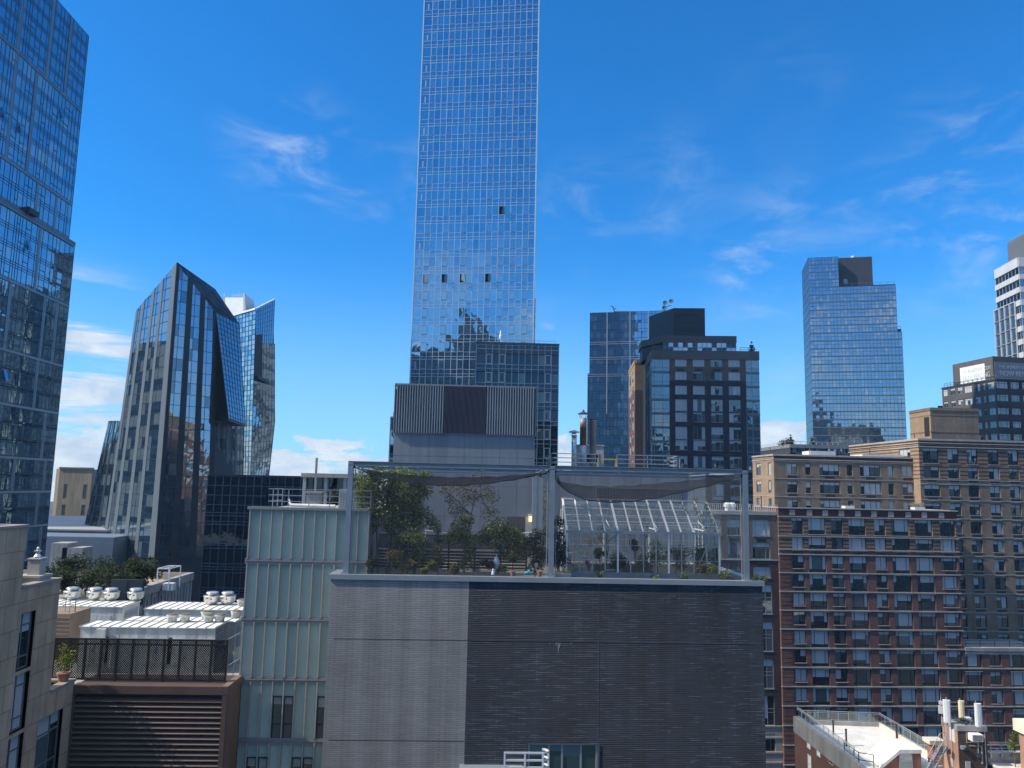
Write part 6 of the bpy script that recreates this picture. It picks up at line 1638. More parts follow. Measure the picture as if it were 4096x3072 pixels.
# ------------------------------------------------------------------ green channel glass building
def green_glass_building():
    f = face_at(1002, 2040, 47.6, 0); zt = f.uv(1150, 2038)[1]; W = 8.6; 
    r = thing('glass_building', 'narrow building of pale green channel glass strips between white fins', 'building', f.pt(0, 0))
    gg = [mat('green_channel_glass', (.46, .55, .455), .3, 0, .10, .5, spec=.4, coat=.15, streak=.05), mat('green_channel_glass_dim', (.40, .49, .41), .3, 0, .10, .5, spec=.4, coat=.15), mat('green_channel_glass_pale', (.52, .61, .50), .3, 0, .08, .5, spec=.4, coat=.15)]
    X = lambda x: 900 + .7067 * x
    Yp = lambda y: 1900 + .7067 * y
    ub = f.uv(X(145), Yp(200))[0]
    xs = [145, 205, 266, 327, 389, 450, 512, 573, 634, 695]
    us = [f.uv(X(x), Yp(200))[0] for x in xs]; st = (us[-1] - us[0]) / 9; us = [us[0] + st * i for i in range(12)]; W = us[-1]
    bands = [(470, 500), (802, 832), (1142, 1170), (1488, 1516), (1830, 1858)]
    zb = [(f.uv(X(120), Yp(b))[1], f.uv(X(120), Yp(a))[1]) for a, b in bands]
    tops = [zt] + [b[0] for b in zb]; bots = [b[1] for b in zb]
    op = {(3, 3), (3, 4), (3, 7), (4, 1), (4, 2), (4, 5), (4, 6), (3, 8)}
    fin = MB(); fl_ = MB()
    dark = mat('dark_room', (.01, .014, .018), .9)
    for k in range(5):
        z1, z0 = tops[k], bots[k]; g = MB()
        for i in range(11):
            if (k, i) in op:
                zm = z1 - .78; f.pane(g, us[i], us[i + 1], zm, z1, -.08, 1, .002)
                w_ = thing if False else None
                fr = MB(); f.box(fr, us[i] + .04, us[i] + .10, z0, zm, -.1, .0); f.box(fr, us[i + 1] - .10, us[i + 1] - .04, z0, zm, -.1, .0); f.box(fr, us[i] + .1, us[i + 1] - .1, zm - .06, zm, -.1, .0); f.box(fr, us[i] + .1, us[i + 1] - .1, z0 + .75, z0 + .80, -.1, .0)
                wo_ = fr.build('window', ALU_D, r)
                pn = MB(); zbl = zm - rnd.choice((.35, .5, .45, .6)); f.quad(pn, us[i] + .1, us[i + 1] - .1, zbl, zm - .06, -.05, 1); f.pane(pn, us[i] + .1, us[i + 1] - .1, z0, zbl, -.06, 0, .004); pn.build('pane', [G_WIN, mat('pale_roller_blind', (.34, .36, .30), .6, coat=.2)], wo_, off=BASE[r.name])
            else: f.pane(g, us[i], us[i + 1], z0, z1, -.08, rnd.choice((0, 0, 1, 2)), .003)
        g.build('channel_glass_row', gg, r)
        for u in us: f.box(fin, u - .035, u + .035, z0, z1, -.09, .10)
        f.box(fl_, -.12, W, bots[k] - (bots[k] - tops[k + 1]), bots[k], -.2, .08)
        for u in us: f.box(fl_, u - .006, u + .006, tops[k + 1], bots[k], .08, .083)
        f.box(fl_, -.12, W, (tops[k + 1] + bots[k]) / 2 - .015, (tops[k + 1] + bots[k]) / 2 + .015, .08, .10)
    f.box(fl_, -.15, W, zt - .02, zt + .13, -.35, .14)
    fin.build('fins', mat('pale_aluminium_fin', (.46, .45, .40), .45, .2, .06), r); fl_.build('floor_bands', mat('grey_floor_band', (.27, .27, .27), .5, .2, .08), r)
    b = MB(); f.box(b, 0, W, 0, zt - .05, -12.9, -.22); b.build('building_core', ROOF, r)
    lft = MB(); lft.face([f.pt(0, 0, -.22), f.pt(0, 0, -12), f.pt(0, zt, -12), f.pt(0, zt, -.22)]); lft.build('side_wall', BLACKM, r)
    rl = MB(); za = zt + .1; railing(rl, [f.pt(us[1] + .2, za, -4), f.pt(us[1] + .2, za, -.5), f.pt(W, za, -.5)], 1.1, 1.25, .022, (.33, .66, 1)); solo('roof_railing', rl, GALV, 'three rail galvanised railing on the roof of the green glass building', 'railing', f.pt(us[1], za, -1))
    bx = MB(); u = f.uv(X(447), Yp(150))[0]; f.box(bx, u - .42, u + .42, zt, zt + .95, -3.4, -2.5); f.box(bx, u - .55, u + .55, zt + .95, zt + 1.08, -3.5, -2.4); f.box(bx, u - .06, u + .06, zt + 1.08, zt + 3.2, -3.1, -2.95)
    solo('concrete_plinth', bx, CONC, 'concrete plinth carrying a pale post on the green glass building roof', 'plinth', f.pt(u, zt, -3))
    ac = MB(); u = f.uv(X(680), Yp(150))[0]; f.box(ac, u - .85, u + .9, zt, zt + 1.25, -4.2, -2.6)
    for k in range(10): f.box(ac, u - .8 + k * .17, u - .74 + k * .17, zt + .15, zt + 1.1, -2.6, -2.56)
    solo('condenser_unit', ac, GALV, 'grey louvred condenser unit on the green glass building roof, behind the steel post', 'condenser', f.pt(u, zt, -3.4))
    pp = MB(); q1 = f.pt(f.uv(X(335), Yp(170))[0], zt + .22, -1.6); q2 = f.pt(f.uv(X(600), Yp(178))[0], zt + .2, -1.4); pp.tube([q1, q2], .10, 8); pp.tube([q1, q1 + Vector((-.2, .3, .35))], .07, 8)
    solo('roof_duct', pp, OFFWH, 'pale pipe lying along the edge of the green glass building roof', 'pipe', q1)
    tr = MB(); q = f.pt(f.uv(X(550), Yp(140))[0], zt + .1, -3); leaves(tr, [(q + Vector((0, 0, .7)), .5), (q + Vector((.3, 0, 1.0)), .4)], 120, .10)
    for _ in range(8): tr.tube([q, q + Vector((rnd.gauss(0, .4), rnd.gauss(0, .2), rnd.uniform(.6, 1.3)))], [.02, .008], 4)
    solo('bare_shrub', tr, [LF['dark'][1], LF['dry'][1], BARK], 'thin twiggy shrub on the roof between plinth and condenser', 'shrub', q)
green_glass_building()
# ------------------------------------------------------------------ tile clad building with the roof garden
GD = {}
def tile_building():
    f = face_at(1324, 2306, 45, 0); zt = f.uv(2200, 2311)[1]; W = f.uv(3049, 2330)[0]; D = 16
    u_split = f.uv(1866, 2700)[0]
    r = thing('tile_building', 'blank building of long thin tiles, lit and dim halves painted two tones, under the roof garden', 'building', f.pt(W / 2, 0))
    GD.update(f=f, zt=zt, W=W, root=r, deck=zt - .45)
    zc = zt - .27
    TG = brick('lit_tone_long_tile', (.33, .32, .295), (.285, .28, .26), (.14, .14, .135), .62, .098, .011, .42, .55, 'x', .14, spec=.55, streak=.18, broad=1.6)  # one tile all along; the brighter light on this half is in its colour
    TD = brick('dim_tone_long_tile', (.040, .056, .074), (.028, .041, .056), (.085, .10, .12), .62, .098, .006, .40, .9, 'x', .24, spec=.3, streak=.2, broad=1.2, glint=3.2)  # same tile, the dimmer half's look put into its colour
    ua, ub_ = f.uv(2112, 3010)[0], f.uv(2391, 3010)[0]; zw = f.uv(2250, 2974)[1]
    hole = (ua, ub_, zw - 2.4, zw)
    w1 = MB(); wall(f, w1, 0, u_split, 0, zc, []); w1.build('lit_tone_tile_wall', TG, r)
    w2 = MB(); wall(f, w2, u_split, W, 0, zc, [hole], .25); w2.build('dim_tone_tile_wall', TD, r)
    o = window(r, f, hole, (.30, .49, .76), (), .12, mat('pale_aluminium_frame', (.40, .43, .45), .4, .4, .05), [glass('green_room_glass', (.7, .8, .8), .06, (.035, .075, .07), .008), mat('greenish_blind', (.11, .17, .16), .6, coat=.4), glass('green_room_glass_dim', (.7, .8, .8), .06, (.025, .05, .05), .008)], var=4, bar_=.11)
    j = MB()
    for y in (2557, 2962): z = f.uv(1500, y)[1]; f.box(j, .3, u_split - .02, z - .02, z + .02, -.02, .003)
    j.build('wall_joints', mat('dark_joint', (.06, .06, .06), .9), r)
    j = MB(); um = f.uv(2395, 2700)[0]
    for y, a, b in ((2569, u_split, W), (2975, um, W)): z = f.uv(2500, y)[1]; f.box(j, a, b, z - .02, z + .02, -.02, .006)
    f.box(j, um - .018, um + .018, zw, zc, -.02, .0065); f.box(j, ub_ + .02, ub_ + .09, zw - 3, zw - .04, -.02, .03); j.build('glint_joints', mat('joint_glint', (.10, .105, .11), .7), r)  # joint lines toned pale to paint the glint along them
    stn = MB(); rs_ = random.Random(3)
    for px, h0, h1, w_ in ((2234, 2572, 2616, 7), (2238, 2572, 2596, 9), (2226, 2571, 2582, 5), (2286, 2571, 2580, 6), (2200, 2571, 2577, 4)):
        (u, z1), (_, z0) = f.uv(px, h0), f.uv(px, h1); ww = w_ / 3120 * 45 * .5
        stn.face([f.pt(u - ww, z1, .008), f.pt(u - ww * .3, z0, .008), f.pt(u + ww * .2, z0 + .1, .008), f.pt(u + ww, z1, .008)])
    stn.build('lime_stain', mat('white_lime_stain', (.34, .36, .37), .9, 0, .4, 6), r)
    sd = MB(); fl = side(f, 0, False, D); fr = side(f, W, True, D)
    wall(fl, sd, 0, D, 0, zc, []); wall(fr, sd, 0, D, 0, zc, []); sd.build('side_wall', mat('grey_side_tile', (.16, .16, .16), .5), r)
    # parapet coping all round, deck inside
    cp = MB(); f.box(cp, -.12, W + .12, zc, zt, -.42, .07)
    fl.box(cp, 0, D - .42, zc, zt, -.42, .12); fr.box(cp, .42, D, zc, zt, -.42, .12); cp.build('parapet_coping', mat('pale_metal_coping', (.46, .48, .50), .35, .55, .08, .6), r)
    dk = MB(); dk.face([f.pt(.4, GD['deck'], -.4), f.pt(W - .4, GD['deck'], -.4), f.pt(W - .4, GD['deck'], -D), f.pt(.4, GD['deck'], -D)]); dk.build('roof_deck', SOIL, r)
    up = MB(); fl.box(up, 0, D - .42, GD['deck'], zc - .003, -.42, -.30); fr.box(up, .42, D, GD['deck'], zc - .003, -.42, -.30); up.build('inner_parapet', PANEL, r)
    lg = MB(); u0 = f.uv(1838, 3060)[0]; z = f.uv(1900, 3058)[1]; f.box(lg, u0, ua - .3, z - 1.5, z, .002, .9); lg.build('lower_ledge', STEEL, r)
    # high zinc bulkhead behind the trees
    g = Face(f.pt(0, 0, -14.6), 0)
    a = g.uv(1571, 1850)[0]; b = g.uv(2138, 1850)[0]; z1 = g.uv(1860, 1547)[1]; zm = g.uv(1860, 1733)[1]
    bk = MB(); g.box(bk, a, b, GD['deck'], zm, -9, 0); g.box(bk, a, b, zm, z1 - .3, -9, -.12)
    bo = bk.build('bulkhead', PANEL, r)
    jn = MB(); n = 8
    zr = [zm - (zm - GD['deck']) * t for t in (0, .19, .42, .66, 1)]
    for z in zr[1:-1]: g.box(jn, a, b, z - .012, z + .012, -.02, .004)
    for row in range(4):
        for k in range(1, n): u = a + (b - a) * k / n; g.box(jn, u - .012, u + .012, zr[row + 1], zr[row], -.02, .0045)
    jn.build('panel_joints', mat('zinc_joint', (.13, .14, .155), .6, .2), bo, off=BASE[r.name])
    for x0, x1, mt, nm in ((137, 458, 'pale_ribbed_zinc', 0), (462, 735, 'dark_ribbed_zinc', 1), (738, 1057, 'pale_ribbed_zinc', 0)):
        ua_, ub2 = g.uv(1500 + .6028 * x0, 1640)[0], g.uv(1500 + .6028 * x1, 1640)[0]
        m = MB(); nn = 19 if nm == 0 else 34
        g.box(m, ua_, ub2, zm - .05, z1, -.12, -.04, 1)
        for k in range(nn): u = ua_ + (ub2 - ua_) * (k + .5) / nn; w_ = (ub2 - ua_) / nn * (.30 if nm == 0 else .24); m.hexa([g.pt(u - w_, zm - .05, -.04), g.pt(u - w_ * .4, zm - .05, .20), g.pt(u + w_ * .4, zm - .05, .20), g.pt(u + w_, zm - .05, -.04)][0:1] + [g.pt(u - w_ * .4, zm - .05, .20), g.pt(u + w_ * .4, zm - .05, .20), g.pt(u + w_, zm - .05, -.04)] + [g.pt(u - w_, z1, -.04), g.pt(u - w_ * .4, z1, .20), g.pt(u + w_ * .4, z1, .20), g.pt(u + w_, z1, -.04)])
        m.build('ribbed_screen', [mat('pale_ribbed_zinc', (.38, .41, .43), .45, .2, .08), mat('rib_shadow_gap', (.25, .27, .285), .7)] if nm == 0 else [mat('dark_ribbed_zinc', (.20, .205, .25), .5, .3, .08), mat('rib_shadow_gap_dark', (.17, .17, .21), .7)], bo, off=BASE[r.name])  # backing toned darker than the ribs, painting the shade between them
    m = MB(); g.box(m, a - .05, b + .05, z1, z1 + .12, -9, .16); g.box(m, a - .06, a, zm - .1, z1, -.3, .14); g.box(m, b, b + .06, zm - .1, z1, -.3, .14); g.box(m, a, b, zm - .12, zm - .052, -.1, .12); m.build('edge_trim', PANEL, bo, off=BASE[r.name])
    # low bulkhead on the right with a louvre
    h = Face(f.pt(0, 0, -14.2), 0); a2 = b + .6; b2 = h.uv(2822, 1950)[0]; zl = h.uv(2500, 1893)[1]
    bk = MB(); h.box(bk, a2, b2, GD['deck'], zl, -8, 0); h.box(bk, a2, b2 + .05, zl, zl + .10, -8, .05); b_o = bk.build('low_bulkhead', PANEL, r)
    jn = MB()
    for k in range(1, 10): u = a2 + (b2 - a2) * k / 10; h.box(jn, u - .012, u + .012, GD['deck'], zl, -.02, .004)
    z_ = h.uv(2500, 1952)[1]; h.box(jn, a2, b2, z_ - .012, z_ + .012, -.02, .0045); jn.build('panel_joints', MATS['zinc_joint'], b_o, off=BASE[r.name])
    m = MB(); ul, ur = h.uv(2386, 1970)[0], h.uv(2730, 1970)[0]; zt_, zb_ = h.uv(2550, 1956)[1], h.uv(2550, 2004)[1]
    h.box(m, ul, ur, zb_, zt_, -.3, .006, 1)
    for k in range(56): u = ul + (ur - ul) * k / 56; h.box(m, u, u + .05, zb_, zt_, .006, .09, 0)
    h.box(m, ul - .08, ur + .08, zt_, zt_ + .06, -.1, .10, 0); m.build('louvre', [GALV, BLACKM], b_o, off=BASE[r.name])
    GD.update(h=h, zl=zl, a2=a2, b2=b2, g=g, ba=a, bb=b)
tile_building()

def roof_top_items():
    h, zl, a2, b2 = GD['h'], GD['zl'], GD['a2'], GD['b2']
    z = zl + .1
    ux = lambda px, d=0: Face(h.pt(0, 0, -d), 0).uv(px, 1850)[0]
    # railing with a yellow gate
    u0 = ux(2212, .3); u1 = ux(2712, .3); hr = .95
    m = MB(); railing(m, [h.pt(u0 - 0, z, -6), h.pt(u0, z, -.3), h.pt(ux(2395, .3), z, -.3)], hr + .35, 2.2, .03, (.5, .75, 1)); railing(m, [h.pt(ux(2468, .3), z, -.3), h.pt(u1, z, -.3), h.pt(u1 + .3, z, -4), h.pt(u1 + 1.6, z, -6)], hr + .35, 2.4, .03, (.25, .5, .75, 1))
    solo('roof_railing', m, GALV, 'galvanised tube railing round the grey bulkhead roof above the greenhouse', 'railing', h.pt((u0 + u1) / 2, z, -.3))
    m = MB(); ua, ub_ = ux(2396, .3), ux(2467, .3); railing(m, [h.pt(ua, z, -.32), h.pt(ub_, z, -.32)], hr, ub_ - ua, .035, (.30, 1)); railing(m, [h.pt(ua, z, -.9), h.pt(ub_, z, -.9)], hr, ub_ - ua, .03, (1,)); m.bar(h.pt(ua, z + hr, -.32), h.pt(ua, z + hr, -.9), .06, .06); m.bar(h.pt(ub_, z + hr, -.32), h.pt(ub_, z + hr, -.9), .06, .06)
    solo('safety_gate', m, mat('yellow_safety_paint', (.62, .44, .03), .5), 'yellow safety gate in the galvanised roof railing', 'gate', h.pt((ua + ub_) / 2, z, -.32))
    st = [(2297, 2332 - 15 - 2297, 1716, 'slim shiny flue pipe with a flat cap, leftmost of three', 3.2, 'slim'), (2334, 0, 1652, 'tallest flue stack with a cone cap and rust stains', 3.6, 'cone'), (2372, 0, 1680, 'grey flue stack without a cone cap, rightmost of three', 4.2, 'plain')]
    for px, _, ytop, lab, d, kind in st:
        fq = Face(h.pt(0, 0, -d), 0); u, zt = fq.uv(px, ytop); q = fq.pt(u, z)
        r = thing('flue_stack', lab, 'flue', q, 'flue stacks on the grey bulkhead roof')
        hh = zt - z; m = MB()
        if kind == 'slim':
            m.lathe(q, [(.20, 0), (.20, hh - .5)], 14); 
            for k in range(6): m.lathe(q + Vector((0, 0, hh * k / 6)), [(.21, 0), (.22, .03), (.21, .06)], 14)
            m.build('pipe', STAINL, r, True)
            m = MB(); m.lathe(q + Vector((0, 0, hh - .42)), [(.16, 0), (.16, .12), (.44, .14), (.44, .2), (.2, .3), (.05, .34)], 14); m.build('cap', GALV, r)
            m = MB()
            for k in range(6): a = k * math.pi / 3; m.bar(q + Vector((.2 * math.cos(a), .2 * math.sin(a), hh - .6)), q + Vector((.4 * math.cos(a), .4 * math.sin(a), hh - .26)), .02, .02)
            m.build('cap_struts', GALV, r)
        elif kind == 'cone':
            m.lathe(q, [(.28, 0), (.28, hh * .45)], 16); m.build('lower_pipe', GALV, r, True)
            m = MB(); m.lathe(q + Vector((0, 0, hh * .45)), [(.282, 0), (.282, hh * .30), (.29, hh * .30)], 16); m.build('rusty_sleeve', mat('rusty_stack', (.27, .165, .125), .75, .3, .35, 2.5), r, True)
            m = MB(); m.lathe(q + Vector((0, 0, hh * .75)), [(.281, 0), (.281, hh * .16), (.26, hh * .16)], 16); m.build('upper_pipe', mat('tan_stack', (.34, .29, .24), .6, .3, .15, 2), r, True)
            m = MB(); m.lathe(q + Vector((0, 0, hh * .91 + .34)), [(.50, 0), (.47, .03), (.10, .2), (.06, .34), (.03, .36)], 16); m.build('cone_cap', BLACKM, r)
            m = MB()
            for k in range(4): a = k * math.pi / 2 + .4; m.bar(q + Vector((.27 * math.cos(a), .27 * math.sin(a), hh * .90)), q + Vector((.42 * math.cos(a), .42 * math.sin(a), hh * .91 + .36)), .025, .025)
            m.build('cap_struts', BLACKM, r)
        else:
            m.lathe(q, [(.27, 0), (.27, hh - .1), (.29, hh - .1), (.29, hh), (.22, hh)], 16); m.build('pipe', mat('grey_streaked_stack', (.42, .41, .39), .55, .4, .2, .6, streak=.4), r, True)
            m = MB(); m.lathe(q + Vector((0, 0, hh)), [(.31, 0), (.31, .06), (.2, .08)], 16); m.build('rim', BLACKM, r)
    fq = Face(h.pt(0, 0, -6.5), 0); a, zt = fq.uv(2312, 1782); b = fq.uv(2415, 1782)[0]
    r = thing('plant_room', 'small pale plant room behind the flue stacks', 'plant room', fq.pt((a + b) / 2, z))
    m = MB(); fq.box(m, a, b, z, zt, -3, 0); fq.box(m, a - .05, b + .05, zt, zt + .1, -3, .06); m.build('walls', PANEL_L, r)
    m = MB(); fq.box(m, b - 1.5, b - .3, zt - 1.4, zt - .7, -.05, .02); m.build('louvre_vent', GRILLE, r)
roof_top_items()

# ------------------------------------------------------------------ steel frame with nets
def steel_frame():
    f = GD['f']; deck = GD['deck']; zt = GD['zt']
    y0 = f.o.y + .3; y1 = f.o.y + 12.2
    xs = [P(1384, 2296, y0).x, P(2203, 2310, y0).x, P(2986, 2320, y0).x]
    zb = (P(1400, 1846, y0).z + P(2960, 1878, y0).z + P(2200, 1860, y0).z) / 3
    GD.update(fx=xs, fy=(y0, y1), fz=zb)
    r = thing('steel_frame', 'open steel frame of posts and beams standing over the whole roof garden', 'frame', (xs[1], (y0 + y1) / 2, deck))
    for i, x in enumerate(xs):
        for y in (y0, y1):
            m = MB(); w_ = .15
            zz = zt + .004 if y == y0 else deck
            m.box(x - w_, x + w_, y - .13, y - .10, zz, zb); m.box(x - w_, x + w_, y + .10, y + .13, zz, zb); m.box(x - .02, x + .02, y - .10, y + .10, zz, zb)
            if y == y0: m.box(x - .22, x + .22, y - .2, y + .2, zz, zz + .03)
            m.build('post', STEEL, r)
    def ibeam(a, b, hh=.25, w_=.13, ax='x'):
        m = MB(); (x0, ya), (x1, yb) = a, b
        if ax == 'x':
            m.box(x0, x1, ya - w_, ya + w_, zb - .035, zb); m.box(x0, x1, ya - w_, ya + w_, zb - hh, zb - hh + .035); m.box(x0, x1, ya - .02, ya + .02, zb - hh + .035, zb - .035)
        else:
            m.box(x0 - w_, x0 + w_, ya, yb, zb - .032, zb - .002); m.box(x0 - w_, x0 + w_, ya, yb, zb - hh + .002, zb - hh + .034); m.box(x0 - .02, x0 + .02, ya, yb, zb - hh + .034, zb - .032)
        m.build('beam', STEEL, r)
    for y in (y0, y1): ibeam((xs[0] - .15, y), (xs[1], y)); ibeam((xs[1], y), (xs[2] + .15, y))
    for x in xs: ibeam((x, y0 + .13), (x, y1 - .13), ax='y')
    for x0, x1 in ((xs[0], xs[1]), (xs[1], xs[2])):
        m = MB(); m.tube([(x0 + .2, y1, zb - .36), (x1 - .2, y1, zb - .36)], .025, 6); m.build('net_cable', GALV, r)
        m = MB(); m.tube([(x0 + .2, y0, zb - .36), (x1 - .2, y0, zb - .36)], .025, 6)
        for k in range(7):
            x = x0 + .5 + (x1 - x0 - 1.0) * k / 6; m.box(x - .10, x + .10, y0 - .05, y0 + .05, zb - .39, zb - .25)
        m.build('net_cable', GALV, r)
    for x in xs:
        for s in (-.26, .26): 
            if xs[0] - .1 < x + s < xs[2] + .1: m = MB(); m.tube([(x + s, y0, zt), (x + s, y0, zb - .3)], .02, 6); m.build('net_pole', GALV, r)
    for x, s in ((xs[0], 1), (xs[1], -1), (xs[1], 1), (xs[2], -1)):
        m = MB(); m.box(x + s * .18 - .05, x + s * .18 + .05, y0 - .08, y0 + .08, zb - .42, zb - .26); m.build('corner_clamp', BLACKM, r)
    lampq = Vector((xs[0] + .55, y0 + .2, zb - .62)); m = MB(); m.lathe(lampq, [(.05, -.10), (.12, -.06), (.13, .04), (.05, .12)], 10); m.bar(lampq + Vector((0, 0, .12)), lampq + Vector((-.35, 0, .3)), .03, .03)
    solo('security_camera', m, OFFWH, 'small white dome camera hung beside the left steel post', 'camera', lampq)
    NET = net('fine_wire_net', (.26, .28, .29), .085, .0040)
    bays = [((xs[0], xs[1]), 'wire net stretched across the left bay of the steel frame, before the trees'), ((xs[1], xs[2]), 'wire net stretched across the right bay of the steel frame, before the greenhouse')]
    for (a, b), lab in bays:
        m = MB(); n = 10
        for k in range(n):
            xa = a + .18 + (b - a - .36) * k / n; xb = a + .18 + (b - a - .36) * (k + 1) / n
            m.face([(xa, y0 - .02, zt), (xb, y0 - .02, zt), (xb, y0 - .02, zb - .36), (xa, y0 - .02, zb - .36)])
        solo('wire_net', m, NET, lab, 'net', ((a + b) / 2, y0, zt))
    for x, lab in ((xs[0], 'wire net closing the left end of the roof garden'), (xs[2], 'wire net closing the right end of the roof garden')):
        m = MB(); m.face([(x, y0 + .15, deck + .1), (x, y1 - .15, deck + .1), (x, y1 - .15, zb - .3), (x, y0 + .15, zb - .3)])
        solo('wire_net', m, net('fine_wire_net_side', (.26, .28, .29), .10, .006), lab, 'net', (x, (y0 + y1) / 2, deck))
    # sagging dark shade nets
    SH = net('dark_shade_net', (.012, .012, .015), .05, .02, .55); SH2 = net('thin_dark_shade_net', (.012, .012, .016), .05, .014, .34)
    def shade(a, b, sag_f, lab, mt, top_off=.34, yb=None):
        m = MB(); nx, ny = 28, 10
        ye = yb or y1 - .4
        pts = [[None] * (ny + 1) for _ in range(nx + 1)]
        for i in range(nx + 1):
            t = i / nx
            for j_ in range(ny + 1):
                s = j_ / ny
                z = zb - top_off - sag_f(t) * (1 - .55 * s) - .10 * math.sin(s * math.pi) - .03 * math.sin(i * 1.7 + j_)
                pts[i][j_] = (a + .2 + (b - a - .4) * t, y0 + .25 + (ye - y0 - .3) * s, z)
        for i in range(nx):
            for j_ in range(ny): m.face([pts[i][j_], pts[i + 1][j_], pts[i + 1][j_ + 1], pts[i][j_ + 1]])
        m.tube([Vector(pts[i][0]) for i in range(nx + 1)], .035, 5, 1)
        mt = [mt, BLACKM]
        return solo('shade_net', m, mt, lab, 'shade net', ((a + b) / 2, y0 + 3, zb - 1), smooth=True)
    shade(xs[0], xs[1], lambda t: .93 * (math.sin(math.pi * min(1, t * 1.0) ** .92) ** .85 if 0 < t < 1 else 0), 'dark shade net sagging over the trees in the left bay', SH, yb=y0 + 3.2)
    shade(xs[1], xs[2], lambda t: 1.85 * (math.sin(math.pi * t ** .62) ** .8 if 0 < t < 1 else 0) * (1 - .25 * t), 'larger dark shade net sagging low over the greenhouse in the right bay', SH2, yb=y0 + 4.2)
steel_frame()

# ------------------------------------------------------------------ greenhouse
def greenhouse():
    f = GD['f']; dk = GD['deck']; yf = f.o.y + 1.7
    x0 = P(2268, 2124, yf).x; x1 = P(2877, 2134, yf).x; ze = (P(2268, 2123, yf).z + P(2877, 2136, yf).z) / 2
    yr = yf + 2.7; zr = (P(2248, 1996, yr).z + P(2811, 2007, yr).z) / 2; yb = yf + 5.4
    r = thing('greenhouse', 'glazed greenhouse with a white aluminium gable roof, in the right bay of the garden', 'greenhouse', ((x0 + x1) / 2, yr, dk))
    FR = mat('white_aluminium_glazing_bar', (.80, .80, .78), .4, .0, .06, 1)
    n = 12; xs = [x0 + (x1 - x0) * k / n for k in range(n + 1)]
    m = MB(); m.box(x0, x1, yf, yf + .12, dk, dk + .62); m.box(x0, x1, yb - .12, yb, dk, dk + .62); m.box(x0, x0 + .12, yf + .12, yb - .12, dk, dk + .62); m.box(x1 - .12, x1, yf + .12, yb - .12, dk, dk + .62); m.build('base_wall', PANEL, r)
    for k, x in enumerate(xs):
        w_ = .12 if k % 4 == 0 else .075
        for ya in (yf, yb): 
            m = MB(); m.bar((x, ya, ze), (x, yr, zr), w_ if ya == yf else .03, .06 if ya == yf else .03); m.build('rafter', FR if ya == yf else GALV, r)
        m = MB(); m.bar((x, yf, dk + .62), (x, yf, ze), w_ * .8, .06); m.bar((x, yb, dk + .62), (x, yb, ze), w_ * .8, .06); m.build('wall_bar', FR if k % 4 == 0 else GALV, r)
    m = MB()
    for t in (.30, .55, .78):
        for ya in (yf, yb): m.bar((x0, ya + (yr - ya) * (1 - t), zr + (ze - zr) * t), (x1, ya + (yr - ya) * (1 - t), zr + (ze - zr) * t), .035, .035)
    m.build('purlins', FR, r)
    m = MB(); m.bar((x0 - .05, yr, zr + .03), (x1 + .05, yr, zr + .03), .12, .10); m.build('ridge', FR, r)
    m = MB(); m.box(x0 - .06, x1 + .06, yf - .12, yf + .04, ze - .09, ze + .06); m.box(x0 - .06, x1 + .06, yb - .04, yb + .12, ze - .09, ze + .06); m.build('eaves_gutter', GALV, r)
    m = MB()
    for z in (dk + 1.35, dk + 2.2): m.bar((x0, yf, z), (x1, yf, z), .03, .03); m.bar((x0, yb, z), (x1, yb, z), .03, .03)
    m.build('wall_rails', GALV, r)
    for x in (x0, x1):
        m = MB(); m.bar((x, yf, ze), (x, yb, ze), .06, .06); m.bar((x, yr, dk + .6), (x, yr, zr), .06, .06)
        for t in (.33, .66, 1.33, 1.66):
            y = yf + (yb - yf) * t / 2; zz = ze + (zr - ze) * (t if t < 1 else 2 - t); m.bar((x, y, dk + .62), (x, y, zz), .035, .035)
        m.build('gable_frame', FR, r)
    for k in (0, 4, 8, 12):
        x = xs[k]; m = MB(); m.bar((x, yf, ze), (x, yb, ze), .04, .05); m.bar((x, yf + 1.0, ze + .5), (x, yr, ze), .03, .03); m.bar((x, yb - 1.0, ze + .5), (x, yr, ze), .03, .03); m.bar((x, yr, ze), (x, yr, zr), .035, .035); m.bar((x, yf, dk + 1.6), (x, yf + .9, ze), .035, .035); m.build('truss', FR, r)
    m = MB(); m.bar((xs[10] + .2, yf + .4, dk + .7), (xs[12] - .3, yf + .4, ze - .1), .05, .05); m.bar((xs[0] + .3, yf + .3, ze - .3), (xs[1] + .5, yf + .3, dk + .7), .05, .05); m.build('braces', FR, r)
    for k0, k1, tt in ((1, 3, .25), (5, 7, .22), (9, 11, .24)):
        m = MB(); yv = yr + (yf - yr) * tt; zv = zr + (ze - zr) * tt
        a, b, c, d = Vector((xs[k0], yv - .05, zv + .12)), Vector((xs[k1], yv - .05, zv + .12)), Vector((xs[k1], yr, zr + .06)), Vector((xs[k0], yr, zr + .06))
        for p_, q_ in ((a, b), (b, c), (d, a)): m.bar(p_, q_, .05, .05)
        m.build('roof_vent', FR, r)
    GL = clear_glass('greenhouse_glass', .02)
    for k in range(n):
        m = MB(); e = .03
        m.face([(xs[k], yf + .03, ze), (xs[k + 1], yf + .03, ze), (xs[k + 1], yr, zr - .02), (xs[k], yr, zr - .02)]); m.build('roof_pane', GL, r)
    for k in range(n):
        m = MB(); m.face([(xs[k], yf + .05, dk + .62), (xs[k + 1], yf + .05, dk + .62), (xs[k + 1], yf + .05, ze), (xs[k], yf + .05, ze)]); m.build('wall_pane', GL, r)
    m = MB()
    for x in (x0, x1): m.face([(x, yf, dk + .62), (x, yb, dk + .62), (x, yb, ze), (x, yr, zr), (x, yf, ze)])
    m.build('gable_panes', GL, r)
    GD.update(gx=xs, gyf=yf, gyb=yb, gze=ze, gzr=zr, gyr=yr)
